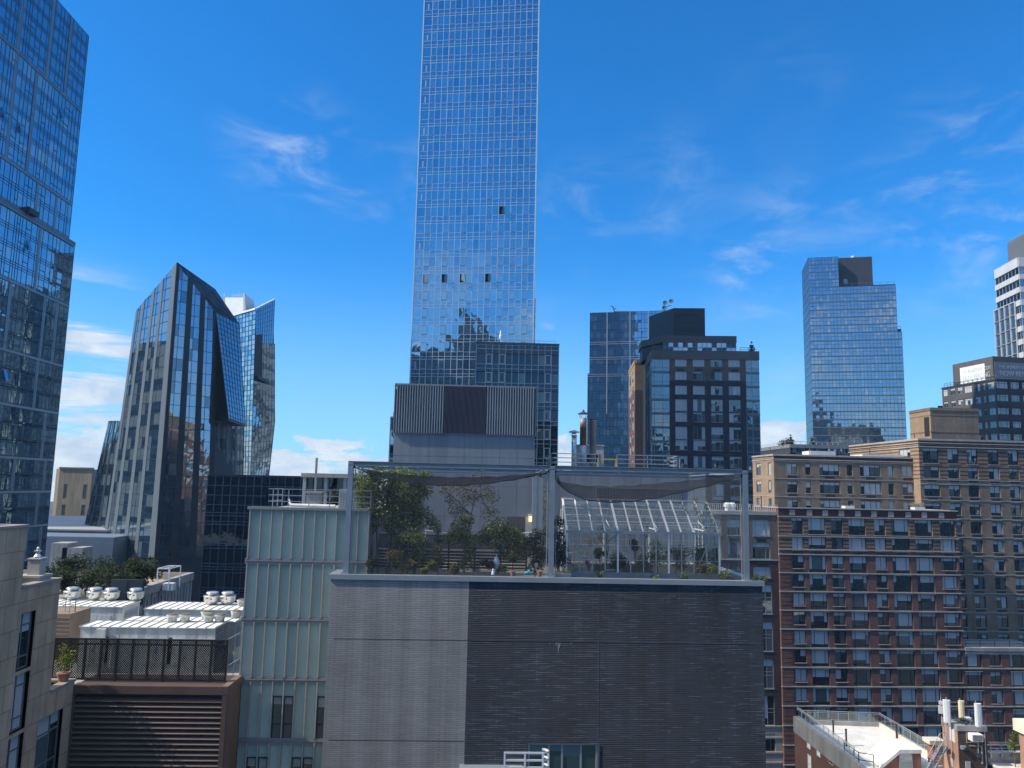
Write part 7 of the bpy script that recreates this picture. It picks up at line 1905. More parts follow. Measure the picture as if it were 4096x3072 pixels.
    # benches and what stands inside
    b = MB(); b.box(x0 + .3, x1 - .3, yb - 1.3, yb - .3, dk + .75, dk + .8); 
    for k in range(8): x = x0 + .5 + (x1 - x0 - 1) * k / 7; b.bar((x, yb - 1.2, dk), (x, yb - 1.2, dk + .75), .05, .05)
    for z in (dk + 1.3, dk + 1.85): b.box(x0 + .4, x0 + 3.6, yb - .7, yb - .35, z, z + .03)
    solo('plant_bench', b, mat('grey_bench_slats', (.24, .24, .23), .7), 'long slatted bench with shelves inside the greenhouse', 'bench', ((x0 + x1) / 2, yb - .8, dk))
    sp = [(2475, 2225, .8, 'dark', 'dark broad leaved plant left of the middle inside the greenhouse'), (2555, 2240, .85, 'birch', 'green leafy plant in the middle of the greenhouse'), (2630, 2215, .85, 'lime', 'pale green plant right of the greenhouse middle'), (2705, 2235, .95, 'dry', 'brownish bushy plant inside the right half of the greenhouse'), (2795, 2230, .95, 'dry', 'dry bushy plant at the right end inside the greenhouse'), (2400, 2215, .4, 'birch', 'small leafy plant on the bench behind the pink bird'), (2540, 2180, .45, 'dark', 'dark climbing plant high under the greenhouse eaves')]
    for px, py, rad, lv, lab in sp:
        c = P(px, py, yf + 2.2); base = Vector((c.x, c.y, dk))
        bl = [(c + Vector((rnd.uniform(-.5, .5) * rad, rnd.uniform(-.4, .4), rnd.uniform(-.6, .5) * rad)), rad * rnd.uniform(.4, .65)) for _ in range(5)]
        plant('greenhouse_plant', lab, 'plant', base, bl, 1000, .13, lv, [[base, base.lerp(c, .6), c]], BARK, .03, 'plants inside the greenhouse')
    tw = MB()
    def twig(p, d, L_, rad, dep):
        q = p + d * L_; tw.tube([p, p.lerp(q, .5) + Vector((rnd.gauss(0, .04), 0, rnd.gauss(0, .04))), q], [rad, rad * .8, rad * .6], 5)
        if dep:
            for _ in range(3): twig(q, (d + Vector((rnd.gauss(0, .6), rnd.gauss(0, .3), rnd.gauss(.1, .5)))).normalized(), L_ * .7, rad * .6, dep - 1)
    q = Vector((P(2600, 2250, yf + 2.6).x, yf + 2.6, dk)); twig(q, Vector((-.2, 0, 1)).normalized(), 1.5, .06, 3); q2 = Vector((P(2420, 2250, yf + 2.9).x, yf + 2.9, dk)); 
    solo('bare_tree', tw, mat('pale_dead_wood', (.34, .28, .20), .8), 'bare pale branched dead tree inside the greenhouse', 'dead tree', q)
    tw = MB(); twig(q2, Vector((.1, 0, 1)), 1.3, .05, 3); c = P(2365, 2165, yf + 2.9); leaves(tw, [(c, .45), (c + Vector((.5, 0, .1)), .35)], 260, .10, (1, 2))
    solo('dry_tree', tw, [BARK, LF['dry'][0], LF['dry'][1]], 'small tree with dry straw coloured leaves in the left of the greenhouse', 'tree', q2)
    # ornaments
    p0 = P(2352, 2274, yf + .9); r2 = thing('flamingo_ornament', 'pink bird ornament hanging in the left of the greenhouse', 'ornament', p0)
    PK = mat('pink_plastic', (.62, .10, .22), .4); m = MB()
    m.tube([p0 + Vector((.02, 0, -.05)), p0 + Vector((.05, 0, .18)), p0 + Vector((-.02, 0, .34)), p0 + Vector((-.08, 0, .46))], [.06, .12, .15, .05], 10); m.build('body', PK, r2, True)
    m = MB(); m.tube([p0 + Vector((-.08, 0, .44)), p0 + Vector((-.17, 0, .36)), p0 + Vector((-.22, 0, .22))], [.05, .04, .02], 8); m.tube([p0 + Vector((.03, 0, 0)), p0 + Vector((.06, 0, -.4))], [.03, .02], 6); m.build('neck', PK, r2, True)
    p1 = P(2341, 2230, yf + 1.0); r3 = thing('figurine', 'white figurine just above the pink bird in the greenhouse', 'figurine', p1); m = MB(); m.lathe(p1 + Vector((0, 0, -.12)), [(.13, 0), (.10, .14), (.07, .22), (.04, .26)], 10); m.build('body', WHITE, r3, True); m = MB(); m.lathe(p1 + Vector((0, 0, .13)), [(.02, 0), (.075, .06), (.08, .11), (.04, .17)], 10); m.build('head', WHITE, r3, True)
    p2 = P(2555, 2195, yf + .8); m = MB(); m.tube([p2 + Vector((-.05, 0, -.1)), p2 + Vector((0, 0, .02)), p2 + Vector((.05, 0, .10))], [.03, .07, .04], 8); m.tube([p2 + Vector((-.05, 0, -.1)), p2 + Vector((-.10, 0, -.24))], [.03, .01], 6); solo('bird_ornament', m, mat('orange_plumage', (.50, .16, .04), .6), 'small orange bird ornament hung in the middle of the greenhouse', 'ornament', p2)
    for px, lab in ((2300, 'small white flower pot on the bench left of the pink bird'), (2328, 'small pale pot on the bench next to the leftmost white pot'), (2368, 'square white pot on the bench right of the pink bird'), (2440, 'long white tray lying on the greenhouse bench')):
        q = P(px, 2278, yf + .8); q.z = dk + .62; m = MB(); w_ = .30 if 'tray' in lab else .09
        m.lathe(q, [(.08, 0), (.11, .22), (.12, .24), (.10, .24)], 10) if w_ < .2 else m.box(q.x - w_, q.x + w_, q.y - .08, q.y + .08, q.z, q.z + .10)
        solo('flower_pot' if w_ < .2 else 'seed_tray', m, WHITE, lab, 'pot' if w_ < .2 else 'tray', q)
greenhouse()

# ------------------------------------------------------------------ garden planting and furniture
def garden():
    f = GD['f']; dk = GD['deck']; Yg = f.o.y
    # back fence of lattice and boards
    g = Face(f.pt(0, 0, -7.6), 0); u0 = g.uv(1482, 2200)[0]; u1 = g.uv(2106, 2200)[0]; z0 = dk; z1 = g.uv(1750, 2141)[1]; zm = g.uv(1750, 2192)[1]
    r = thing('garden_fence', 'dark wooden garden fence, lattice above and spaced boards below, behind the trees', 'fence', g.pt((u0 + u1) / 2, z0)); n = 6; st = (u1 - u0) / n
    for k in range(n + 1): m = MB(); u = u0 + k * st; g.box(m, u - .06, u + .06, z0, z1 + .05, -.06, .06); m.build('post', TRELL, r)
    for k in range(n):
        a, b = u0 + k * st + .06, u0 + (k + 1) * st - .06
        m = MB(); lattice(m, g, a, b, zm, z1, .15, .05, 0); g.box(m, a, b, z1 - .03, z1 + .03, -.03, .03); g.box(m, a, b, zm - .03, zm + .03, -.03, .03); m.build('lattice_panel', TRELL, r)
        m = MB(); z = z0 + .1
        while z < zm - .14: g.box(m, a, b, z, z + .13, -.02, .02); z += .20
        m.build('board_panel', TRELL, r)
    y = Yg
    zb = lambda px, Y: Vector((P(px, 2290, Y).x, Y, dk))
    B_ = globals()['B']
    B = lambda px, py, Y, rad: B_(px, py, Y, rad * 1.3)
    def tr(px, Y, *pts): return [zb(px, Y)] + [P(a, b, Y) for a, b in pts]
    Y1 = y + 4.2
    plant('birch_tree', 'leafy birch nearest the left steel post', 'tree', zb(1512, Y1), [B(1462, 1925, Y1, .75), B(1500, 1990, Y1 + .5, .95), B(1462, 2050, Y1, .70), B(1530, 2070, Y1, .75), B(1515, 1900, Y1, .55), B(1470, 2110, Y1, .45), B(1448, 1985, Y1, .5)], 7000, .14, 'birch', [tr(1512, Y1, (1508, 2150), (1500, 2020), (1495, 1900)), tr(1490, Y1, (1482, 2150), (1475, 2000), (1470, 1910))], BARK, .07)
    Y2 = y + 5.0
    plant('birch_tree', 'birch with a pale peeling trunk, second from the left steel post', 'tree', zb(1545, Y2), [B(1570, 1925, Y2, .75), B(1610, 1985, Y2, .85), B(1565, 2040, Y2, .7), B(1600, 1900, Y2, .55), B(1540, 1980, Y2, .6), B(1600, 2075, Y2, .45)], 5600, .14, 'birch', [tr(1545, Y2, (1556, 2160), (1552, 2030), (1562, 1900)), tr(1560, Y2, (1575, 2100), (1590, 1950))], BIRCHB, .085)
    plant('birch_tree', 'slim birch filling the gap between the pale trunked birch and the yellowish tree', 'tree', zb(1612, Y1), [B(1625, 1910, Y1, .55), B(1650, 1960, Y1, .6), B(1600, 2010, Y1, .6), B(1660, 2030, Y1, .5), B(1620, 2080, Y1, .55), B(1570, 2110, Y1, .5), B(1665, 2105, Y1, .45)], 4200, .135, 'birch', [tr(1612, Y1, (1618, 2150), (1622, 2030), (1630, 1910))], BIRCHB, .06)
    Y3 = y + 4.6
    plant('garden_tree', 'tree with yellowish leaves left of the grey wall gap', 'tree', zb(1655, Y3), [B(1660, 1920, Y3, .6), B(1690, 1965, Y3, .55), B(1640, 2020, Y3, .6), B(1690, 2060, Y3, .55), B(1735, 2095, Y3, .4), B(1650, 2095, Y3, .6), B(1710, 1905, Y3, .35)], 4000, .135, 'lime', [tr(1655, Y3, (1652, 2160), (1660, 2040), (1670, 1920))], BARK, .065)
    Y4 = y + 5.4
    plant('garden_tree', 'thin sparse tree in front of the open grey wall', 'tree', zb(1850, Y4), [B(1850, 1950, Y4, .6), B(1920, 1930, Y4, .6), B(1960, 1985, Y4, .55), B(1830, 2040, Y4, .5), B(1960, 2050, Y4, .5), B(1880, 1995, Y4, .45), B(1780, 1960, Y4, .4), B(1800, 2000, Y4, .3)], 2200, .12, 'dry', [tr(1855, Y4, (1860, 2180), (1885, 2060), (1898, 1990), (1905, 1910)), [P(1897, 2000, Y4), P(1925, 1985, Y4), P(1960, 1975, Y4)]], BARK, .06)
    Y5 = y + 3.6
    plant('garden_shrub', 'tall shrub with bright yellow green leaf tips under the sparse tree', 'shrub', zb(1850, Y5), [B(1840, 2120, Y5, .55), B(1865, 2080, Y5, .4), B(1810, 2150, Y5, .4), B(1870, 2160, Y5, .5), B(1880, 2210, Y5, .35), B(1860, 2250, Y5, .4)], 2800, .13, 'lime', [tr(1852, Y5, (1858, 2200), (1850, 2120))], BIRCHB, .045)
    plant('garden_shrub', 'broad dark rhododendron like shrub before the back fence on the right', 'shrub', zb(1990, Y4), [B(1960, 2120, Y4, .5), B(2000, 2105, Y4, .5), B(2040, 2140, Y4, .5), B(1985, 2160, Y4, .55), B(2080, 2170, Y4, .4), B(1930, 2150, Y4, .4)], 3000, .14, 'birch', [tr(1990, Y4, (1995, 2200), (1998, 2130))], BARK, .04)
    Y6 = y + 2.0
    plant('garden_shrub', 'dark round shrub left of the middle steel post', 'shrub', zb(2140, Y6), [B(2150, 2150, Y6, .45), B(2135, 2200, Y6, .55), B(2165, 2230, Y6, .5), B(2140, 2265, Y6, .4), B(2110, 2175, Y6, .3)], 3600, .11, 'dark', [tr(2140, Y6, (2142, 2200))], BARK, .04)
    plant('garden_shrub', 'dark tall shrub between the middle steel post and the greenhouse', 'shrub', zb(2230, Y6), [B(2228, 2090, Y6 + 1, .35), B(2225, 2140, Y6, .4), B(2240, 2190, Y6, .45), B(2225, 2235, Y6, .45), B(2250, 2240, Y6, .4)], 3600, .11, 'dark', [tr(2232, Y6, (2230, 2160), (2228, 2080))], BARK, .04)
    plant('garden_shrub', 'tall loose shrub below the birches, before the lattice part of the fence', 'shrub', zb(1610, Y5), [B(1600, 2170, Y5, .5), B(1640, 2150, Y5, .5), B(1680, 2165, Y5, .45), B(1590, 2215, Y5, .5), B(1650, 2215, Y5, .5), B(1690, 2225, Y5, .4), B(1620, 2255, Y5, .45)], 3000, .125, 'birch', [tr(1610, Y5, (1612, 2240), (1625, 2160)), tr(1660, Y5, (1665, 2240), (1670, 2165))], BARK, .04)
    plant('climbing_plant', 'slim climbing plant rising up a stake between the two loose shrubs', 'plant', zb(1752, Y5), [B(1750, 2120, Y5, .22), B(1756, 2160, Y5, .24), B(1748, 2200, Y5, .26), B(1754, 2240, Y5, .3)], 1100, .11, 'lime', [tr(1752, Y5, (1752, 2200), (1752, 2110))], BARK, .03)
    plant('garden_shrub', 'thin leafy shrub in front of the brown door, right of the dark broad shrub', 'shrub', zb(2050, Y4), [B(2030, 2120, Y4, .35), B(2070, 2130, Y4, .35), B(2050, 2180, Y4, .4), B(2090, 2210, Y4, .35), B(2020, 2215, Y4, .35)], 1500, .12, 'lime', [tr(2050, Y4, (2050, 2200), (2052, 2130))], BARK, .03)
    low = [(1585, 2235, .6, 'dry', 'wide low shrub with brownish leaves at the left of the garden'), (1640, 2255, .45, 'dry', 'low brown shrub right of the wide brownish one'), (1500, 2250, .55, 'dark', 'dark low shrub in the left corner of the garden'), (1728, 2262, .40, 'lime', 'fresh green leafy plant near the wall edge, in the left bay'), (1690, 2285, .28, 'lime', 'small yellow flowered plant at the wall edge of the left bay'), (1815, 2275, .4, 'dry', 'low olive plant under the yellow green shrub'), (2060, 2225, .45, 'lime', 'yellow leaved climbing shrub on the right part of the fence'), (1950, 2255, .4, 'dark', 'dark low plant behind the glass ornament'), (2010, 2270, .35, 'birch', 'low green plant right of the glass ornament'),
           (2850, 2285, .5, 'lime', 'bushy plant at the right corner outside the greenhouse'), (2905, 2305, .4, 'birch', 'low creeping plant beside the right steel post'), (2800, 2270, .35, 'dry', 'dry plant below the greenhouse right corner'), (2620, 2305, .25, 'birch', 'low leafy plant before the greenhouse base, left of centre'), (2740, 2308, .28, 'birch', 'low leafy plant before the greenhouse base, right of centre')]
    for px, py, rad, lv, lab in low:
        Y = y + (1.1 if px > 2300 else 2.4); c = P(px, py, Y); base = Vector((c.x, Y, dk))
        bl = [(c + Vector((rnd.uniform(-.7, .7) * rad, rnd.uniform(-.3, .3), rnd.uniform(-.5, .4) * rad)), rad * rnd.uniform(.45, .7)) for _ in range(5)]
        plant('garden_plant', lab, 'plant', base, bl, 900, .11, lv, group='low plants of the roof garden')
    q = P(3030, 2318, Yg + .35); q.z = GD['zt']; bl = [(q + Vector((dx, 0, .12)), .24) for dx in (-.35, 0, .35)]; plant('trailing_plant', 'bright green plant trailing over the right end of the wall coping', 'plant', q, bl, 420, .10, 'lime')
    # agave
    q = Vector((P(2402, 2300, y + .9).x, y + .9, dk)); m = MB()
    for k in range(16):
        a = k * 2.4; d = Vector((math.cos(a), math.sin(a) * .7, 0)); L_ = rnd.uniform(.5, .75); b0 = q + Vector((0, 0, .25)); pr = d.cross(Vector((0, 0, 1))) * .06
        p1, p2, p3 = b0, b0 + d * L_ * .5 + Vector((0, 0, .5)), b0 + d * L_ + Vector((0, 0, .35))
        m.face([p1 - pr, p1 + pr, p2 + pr * 1.1, p2 - pr * 1.1]); m.face([p2 - pr * 1.1, p2 + pr * 1.1, p3])
    solo('agave', m, leafmat('agave_leaf', (.10, .16, .07)), 'agave with arching pale green leaves before the greenhouse', 'agave', q)
    # vine on the greenhouse roof
    xs, yf, ze, zr, yr = GD['gx'], GD['gyf'], GD['gze'], GD['gzr'], GD['gyr']
    m = MB()
    for k, xx in ((11, xs[11]), (12, xs[12]), (10, xs[10])):
        pts = [Vector((xx + rnd.gauss(0, .05), yf + (yr - yf) * t, ze + (zr - ze) * t + .07)) for t in (0, .25, .5, .75, 1)] if k != 10 else [Vector((xs[10], yf + (yr - yf) * t, ze + (zr - ze) * t + .07)) for t in (.55, .8, 1)]
        m.tube(pts, .012, 4); leaves(m, [(p_, .16) for p_ in pts] + [(pts[i].lerp(pts[i + 1], .5), .14) for i in range(len(pts) - 1)], 190 if k != 10 else 70, .10)
    up_ = [Vector((xs[11], yr + .1, zr)), P(2785, 1990, yr + .3), P(2768, 1960, yr + .6), P(2762, 1945, yr + 1)]; m.tube(up_, .012, 4); leaves(m, [(p_, .2) for p_ in up_], 110, .10)
    solo('climbing_vine', m, LF['birch'], 'vine climbing over the right end of the greenhouse roof', 'vine', Vector((xs[11], yf, ze)))
    iv = MB(); bl = [B(2172, a, y + 13, .32) for a in (1960, 2000, 2040, 2080, 2120)]; leaves(iv, bl, 600, .12); solo('ivy', iv, LF['lime'], 'column of ivy on the grey wall seen between the rear steel posts', 'ivy', P(2172, 2130, y + 13))
    # ornaments and fittings
    q = P(1985, 2276, y + 2.6); m = MB(); m.lathe(q, [(.14, 0), (.20, .12), (.22, .34), (.16, .52), (.13, .60), (.10, .72)], 12)
    r2 = thing('glass_ornament', 'clear faceted glass ornament hanging by the fence, in the left bay', 'ornament', q); m.build('body', mat('frosted_glass_ornament', (.55, .60, .62), .15, 0, .2, 6, spec=.9, coat=1.0), r2); m = MB(); m.tube([q + Vector((0, 0, .72)), q + Vector((0, 0, .85))], .03, 6); m.build('stopper', GALV, r2)
    q = P(1972, 2298, y + 1.2); m = MB(); m.lathe(q, [(.10, 0), (.09, .12), (.06, .2), (.075, .26), (.05, .33)], 10); solo('figurine', m, WHITE, 'small white figurine at the wall edge below the glass ornament', 'figurine', q)
    q = P(2112, 2300, y + 1.0); r4 = thing('turquoise_ornament', 'bright turquoise bird shaped ornament at the wall edge left of the middle post', 'ornament', q); TQ = mat('turquoise_glaze', (.03, .36, .42), .3)
    m = MB(); m.tube([q + Vector((-.25, 0, .06)), q + Vector((-.1, 0, .10)), q + Vector((.08, 0, .14)), q + Vector((.18, 0, .10))], [.03, .11, .13, .05], 10); m.build('body', TQ, r4, True); m = MB(); m.tube([q + Vector((.06, 0, .2)), q + Vector((.10, 0, .34))], [.07, .06], 8); m.build('head', TQ, r4, True)
    q = P(2145, 2272, y + 1.4); m = MB(); m.lathe(q, [(.06, 0), (.10, .10), (.11, .20), (.05, .30)], 10); solo('garden_ornament', m, mat('pale_stone_head', (.50, .42, .38), .7), 'pale stone head ornament in front of the dark round shrub', 'ornament', q)
    for px, lab in ((2158, 'terracotta pot beside the pale stone head'), (2050, 'terracotta pot at the foot of the yellow climbing shrub')):
        q = P(px, 2306, y + .9); m = MB(); m.lathe(q, [(.10, 0), (.15, .24), (.17, .25), (.17, .31), (.13, .31)], 12); solo('flower_pot', m, TERRA, lab, 'pot', q)
    q = Vector((P(2252, 2300, y + .9).x, y + .9, dk)); r5 = thing('planter_box', 'grey planter box with low greenery beside the middle steel post', 'planter', q)
    m = MB(); m.box(q.x - .45, q.x + .45, q.y - .25, q.y + .25, dk, dk + .62); m.build('box', PANEL, r5); m = MB(); leaves(m, [(q + Vector((dx, 0, .68)), .16) for dx in (-.3, 0, .3)], 220, .08); m.build('foliage', LF['lime'], r5)
    # lamp, handrail, door on the grey wall
    g = GD['g']; u, z = g.uv(2120, 2075); r6 = thing('wall_lamp', 'lit yellow lamp fixed beside the door on the grey wall', 'lamp', g.pt(u, z, .1))
    m = MB(); g.box(m, u - .12, u + .20, z + .22, z + .32, 0, .35); g.box(m, u + .16, u + .24, z - .3, z + .22, 0, .3); m.build('housing', OFFWH, r6)
    le, t_, o_ = newmat('lamp_light'); em = N(t_, 'ShaderNodeEmission', inp={0: (1.0, .82, .35, 1), 1: 1.6}); L(t_, em.outputs[0], o_.inputs[0])
    m = MB(); g.box(m, u - .10, u + .14, z - .2, z + .2, .05, .28); m.build('diffuser', le, r6)
    m = MB(); ua, zt_ = g.uv(2028, 2066); ub_ = g.uv(2102, 2066)[0]; g.box(m, ua, ub_, dk, zt_, .005, .03); g.box(m, ub_, ub_ + .5, dk, zt_, .005, .06, 1); solo('terrace_entrance', m, [mat('brown_door_paint', (.09, .085, .08), .6), PANEL_L], 'brown door onto the roof garden in the grey wall', 'door', g.pt((ua + ub_) / 2, dk, .03))
    m = MB(); gh = Face(f.pt(0, 0, -9), 0); p1 = P(1606, 2108, y + 9); p2 = P(1800, 2134, y + 9); p3 = P(2050, 2136, y + 9); p4 = P(2135, 2128, y + 9); m.tube([p1, p2], .03, 6); m.tube([p3, p4], .03, 6)
    for p_ in (p1, p2, p3, p4, p1.lerp(p2, .5)): m.tube([Vector((p_.x, p_.y, dk)), p_], .025, 6)
    solo('handrail', m, OFFWH, 'white tube handrail behind the garden fence', 'handrail', Vector((p1.x, p1.y, dk)))
    for px, ytop, lab in ((1555, 1890, 'white conduit pipe nearest the birches on the grey wall'), (1583, 2010, 'thin white pipe between the birches and yellowish tree')):
        q = Vector((P(px, 2200, y + 9.5).x, y + 9.5, dk)); m = MB(); m.tube([q, Vector((q.x, q.y, P(px, ytop, y + 9.5).z))], .045, 8); solo('pipe', m, OFFWH, lab, 'pipe', q)
    for px, lab in ((2137, 'pale square metal column left of the ivy'), (2163, 'pale square metal column in front of the ivy')):
        q = Vector((P(px, 2000, y + 11).x, y + 11, dk)); zt_ = P(px, 1908, y + 11).z; m = MB(); m.box(q.x - .14, q.x + .14, q.y - .14, q.y + .14, dk, zt_); m.bar(Vector((q.x, q.y, zt_ - .1)), Vector((q.x + .5, q.y, zt_ + .5)), .1, .1); solo('metal_column', m, GALV, lab, 'column', q)
    # ladder cage top in front of the wall
    yl = 42.4; x0 = P(2019, 3012, yl).x; x1 = P(2172, 3012, yl).x; zt_ = P(2100, 3012, yl).z; rr = .30
    r7 = thing('ladder_cage', 'white hooped guard rail of a roof ladder at the bottom of the tile wall', 'ladder guard', (x0, yl, zt_ - 3))
    def path(z): return [(x0, yl, z), (x1, yl, z)] + [(x1 + rr * math.sin(a), yl + rr - rr * math.cos(a), z) for a in [math.pi * k / 8 for k in range(1, 9)]]
    for dz in (0, .36, .72):
        m = MB(); p_ = path(zt_ - dz)
        for a, b in zip(p_[:-1], p_[1:]): m.bar(a, b, .035, .10)
        m.build('rail', WHITE, r7)
    for x, yy in ((x0, yl), (x0 + 1.05, yl), (x1, yl), (x1 + rr, yl + rr)):
        m = MB(); m.bar((x, yy, zt_ - 3), (x, yy, zt_ + .04), .09, .05); m.build('upright', WHITE, r7)
garden()
# ------------------------------------------------------------------ near right: brick building with a white gravel roof
WROOF = mat('white_coated_gravel', (.62, .60, .55), .95, 0, .16, .5, bump=.9, fine=.30)
RB_DK = brick('shaded_red_brick_near', (.07, .028, .022), (.055, .023, .019), (.07, .05, .045), .22, .075, .01, axis='y')  # brick darkened so the left wall looks shaded
def white_roof_building():
    zr = CAM_Z - 26.0; zp = zr + .75
    A = PZ(3176, 2864, zp)          # far left outer corner
    Bf = PZ(3520, 2876, zp)         # far right outer corner
    d = (Bf - A); ang = math.degrees(math.atan2(d.y, d.x))
    f = Face((A.x, A.y), ang)        # plane of the far side, used as axis
    W = d.length
    nl = PZ(3456, 3072, zp); dl = (nl - A)
    back = -f.n                       # away from camera
    # left edge direction taken from the photo, the right edge parallel
    Ld = Vector((dl.x, dl.y, 0)).normalized(); LL = 34.0
    C0, C1 = Vector((A.x, A.y, 0)), Vector((Bf.x, Bf.y, 0)); C2, C3 = C1 + Ld * LL, C0 + Ld * LL
    r = thing('brick_building', 'brick building with a white gravel roof and glass railings, at the bottom right', 'building', (C0 + C2) / 2)
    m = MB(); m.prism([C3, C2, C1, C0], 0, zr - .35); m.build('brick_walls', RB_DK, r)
    m = MB(); ins = .45; q = [C3, C2, C1, C0]; m.prism(q, zr - .35, zr); m.build('gravel_roof', WROOF, r)
    fas = mat('shade_toned_fascia', (.13, .14, .145), .8, 0, .14, streak=.2)  # concrete darkened so the left parapet looks shaded
    def para(a, b, out, z0, z1, w_=.42):
        a = Vector(a); b = Vector(b); m_ = MB(); m_.hexa([a + Vector((0, 0, z0)), b + Vector((0, 0, z0)), b - out * w_ + Vector((0, 0, z0)), a - out * w_ + Vector((0, 0, z0)), a + Vector((0, 0, z1)), b + Vector((0, 0, z1)), b - out * w_ + Vector((0, 0, z1)), a - out * w_ + Vector((0, 0, z1))]); return m_
    outL = Vector((Ld.y, -Ld.x, 0)); outL = outL if outL.x < 0 else -outL
    para(C0 + outL * .1, C3 + outL * .1, outL, zr - .95, zp).build('left_parapet', fas, r)
    para(C1 - outL * .1, C2 - outL * .1, -outL, zr - .4, zr + .42).build('right_parapet', mat('cream_parapet', (.60, .56, .45), .8, 0, .2, .8), r)
    bo = Vector((-Ld.x, -Ld.y, 0))
    para(C0, C1, bo, zr - .4, zr + .45).build('far_parapet', CONC, r)
    # windows on the shaded left flank
    fl = Face(C0 + outL * .002, math.degrees(math.atan2(Ld.y, Ld.x)))
    for px, py in ((3236, 2960), (3275, 2990), (3325, 3020), (3240, 3055)):
        u, z = fl.uv(px, py); o = window(r, fl, (u - .5, u + .5, z - .9, z + .9), (), (.5,), -.04, WGREY, PANES)
    # railings of glass panels
    RG = clear_glass('railing_glass', .10, (.75, .9, .95))
    def glass_rail(name_lab, a, b, n, zb, h, lean=None):
        a = Vector(a); b = Vector(b); rr = thing('glass_railing', name_lab, 'railing', (a + b) / 2 + Vector((0, 0, zb)), 'glass panel railings of the white roof')
        up = Vector((0, 0, 1))
        for k in range(n + 1): p = MB(); q = a.lerp(b, k / n); p.bar(q + up * (zb - .25), q + up * (zb + h), .05, .06); p.build('post', GALV, rr)
        t = MB(); t.bar(a + up * (zb + h), b + up * (zb + h), .07, .06); t.bar(a + up * (zb + h - .16), b + up * (zb + h - .16), .035, .035); t.bar(a + up * (zb + .1), b + up * (zb + .1), .04, .04); t.build('rails', GALV, rr)
        g = MB()
        for k in range(n): q0, q1 = a.lerp(b, (k + .04) / n), a.lerp(b, (k + .96) / n); g.face([q0 + up * (zb + .12), q1 + up * (zb + .12), q1 + up * (zb + h - .18), q0 + up * (zb + h - .18)])
        g.build('glass_panels', RG, rr)
    ri = .35
    glass_rail('glass panel railing along the far end of the white gravel roof', C0 - outL * ri - bo * .2, C1 + outL * .2 - bo * .2, 8, zr + .45, 1.0)
    glass_rail('glass panel railing along the shaded left edge of the white gravel roof', C0 - outL * ri - bo * .2, C0 - outL * ri + Ld * 14, 12, zp, 1.0)
    glass_rail('glass panel railing along the right edge of the white gravel roof', C1 + outL * .2 - bo * .2, C1 + outL * .2 + Ld * 16, 12, zr + .42, 1.05)
    # dark older railing return near the penthouse
    m = MB(); p1 = C0 - outL * ri + Ld * 14; p2 = C0 - outL * 1.9 + Ld * 14.6; railing(m, [p1 - Ld * 3 + Vector((0, 0, zr)) - outL * .4, p1 - outL * .4 + Vector((0, 0, zr)), p2 + Vector((0, 0, zr))], 1.3, .9, .03, (.5, 1)); solo('pipe_railing', m, WDARK, 'dark pipe railing on the white roof where it meets the white penthouse roof', 'railing', p1 + Vector((0, 0, zr)))
    for px, py, hh, lab in ((3334, 2936, 1.3, 'dark vent pipe on the white roof nearest the left railing'), (3587, 2953, 1.3, 'dark vent pipe on the white roof behind the white penthouse roof'), (3386, 2985, 1.6, 'dark vent pipe by the left glass railing of the white roof')):
        q = PZ(px, py, zr); m = MB(); m.tube([q, q + Vector((0, 0, hh))], .10, 8); m.tube([q + Vector((0, 0, hh)), q + Vector((0, 0, hh + .12))], .12, 8); solo('vent_pipe', m, mat('dark_purple_brown_pipe', (.05, .035, .04), .6), lab, 'pipe', q)
    # penthouse with chamfered white roof
    zpt = CAM_Z - 24.3; t0, t1, t2, t3 = PZ(3597, 2999, zpt), PZ(3684, 2999, zpt), PZ(3611, 2956, zpt), PZ(3526, 2956, zpt)
    e1 = PZ(3543, 3051, zpt - 1.35); e2 = PZ(3451, 3024, zr + .1)
    e1 = Vector((t0.x - 1.25, t0.y, zpt - 1.35)); e2 = Vector((t3.x - 2.0, t3.y - .3, zr + .15)); e1b = Vector((t0.x - 2.0, t0.y, zr + .15))
    pr = thing('penthouse', 'small brick penthouse with a chamfered white roof on the gravel roof', 'penthouse', Vector(((t0.x + t1.x) / 2, t0.y + 2, zr)))
    m = MB(); m.face([t0, t1, t2, t3]); m.face([e1b, t0, t3, e2]); m.build('roof_membrane', mat('white_roof_membrane', (.74, .74, .70), .7, 0, .08, .6), pr)
    m = MB(); th = Vector((0, 0, -.30)); o = Vector((0, -.12, 0))
    m.hexa([t0 + th + o, t1 + th + o, t1 + th + Vector((0, .1, 0)), t0 + th + Vector((0, .1, 0)), t0 + o + Vector((0, 0, .03)), t1 + o + Vector((0, 0, .03)), t1 + Vector((0, .1, .03)), t0 + Vector((0, .1, .03))])
    m.hexa([e1b + th + o, t0 + th + o + Vector((-.001, 0, 0)), t0 + th + Vector((-.001, .1, 0)), e1b + th + Vector((0, .1, 0)), e1b + o + Vector((0, 0, .03)), t0 + o + Vector((-.001, 0, .03)), t0 + Vector((-.001, .1, .03)), e1b + Vector((0, .1, .03))]); m.build('fascia', OFFWH, pr)
    pf = Face((e1b.x + .1, t0.y), 0); wx = t1.x - e1b.x - .2; ztop = zpt - .05
    m = MB(); m.face([Vector((e1b.x + .1, t0.y, zr - 4)), Vector((t1.x - .05, t0.y, zr - 4)), Vector((t1.x - .05, t0.y, ztop)), Vector((t0.x, t0.y, ztop)), Vector((e1b.x + .1, t0.y, zr + .1))]); m.face([Vector((t1.x - .05, t0.y, zr - 4)), Vector((t2.x - .05, t2.y, zr - 4)), Vector((t2.x - .05, t2.y, ztop)), Vector((t1.x - .05, t0.y, ztop))]); m.build('brick_wall', brick('warm_red_brick_near', (.22, .075, .05), (.18, .062, .044), (.24, .16, .13), .22, .075, .01), pr)
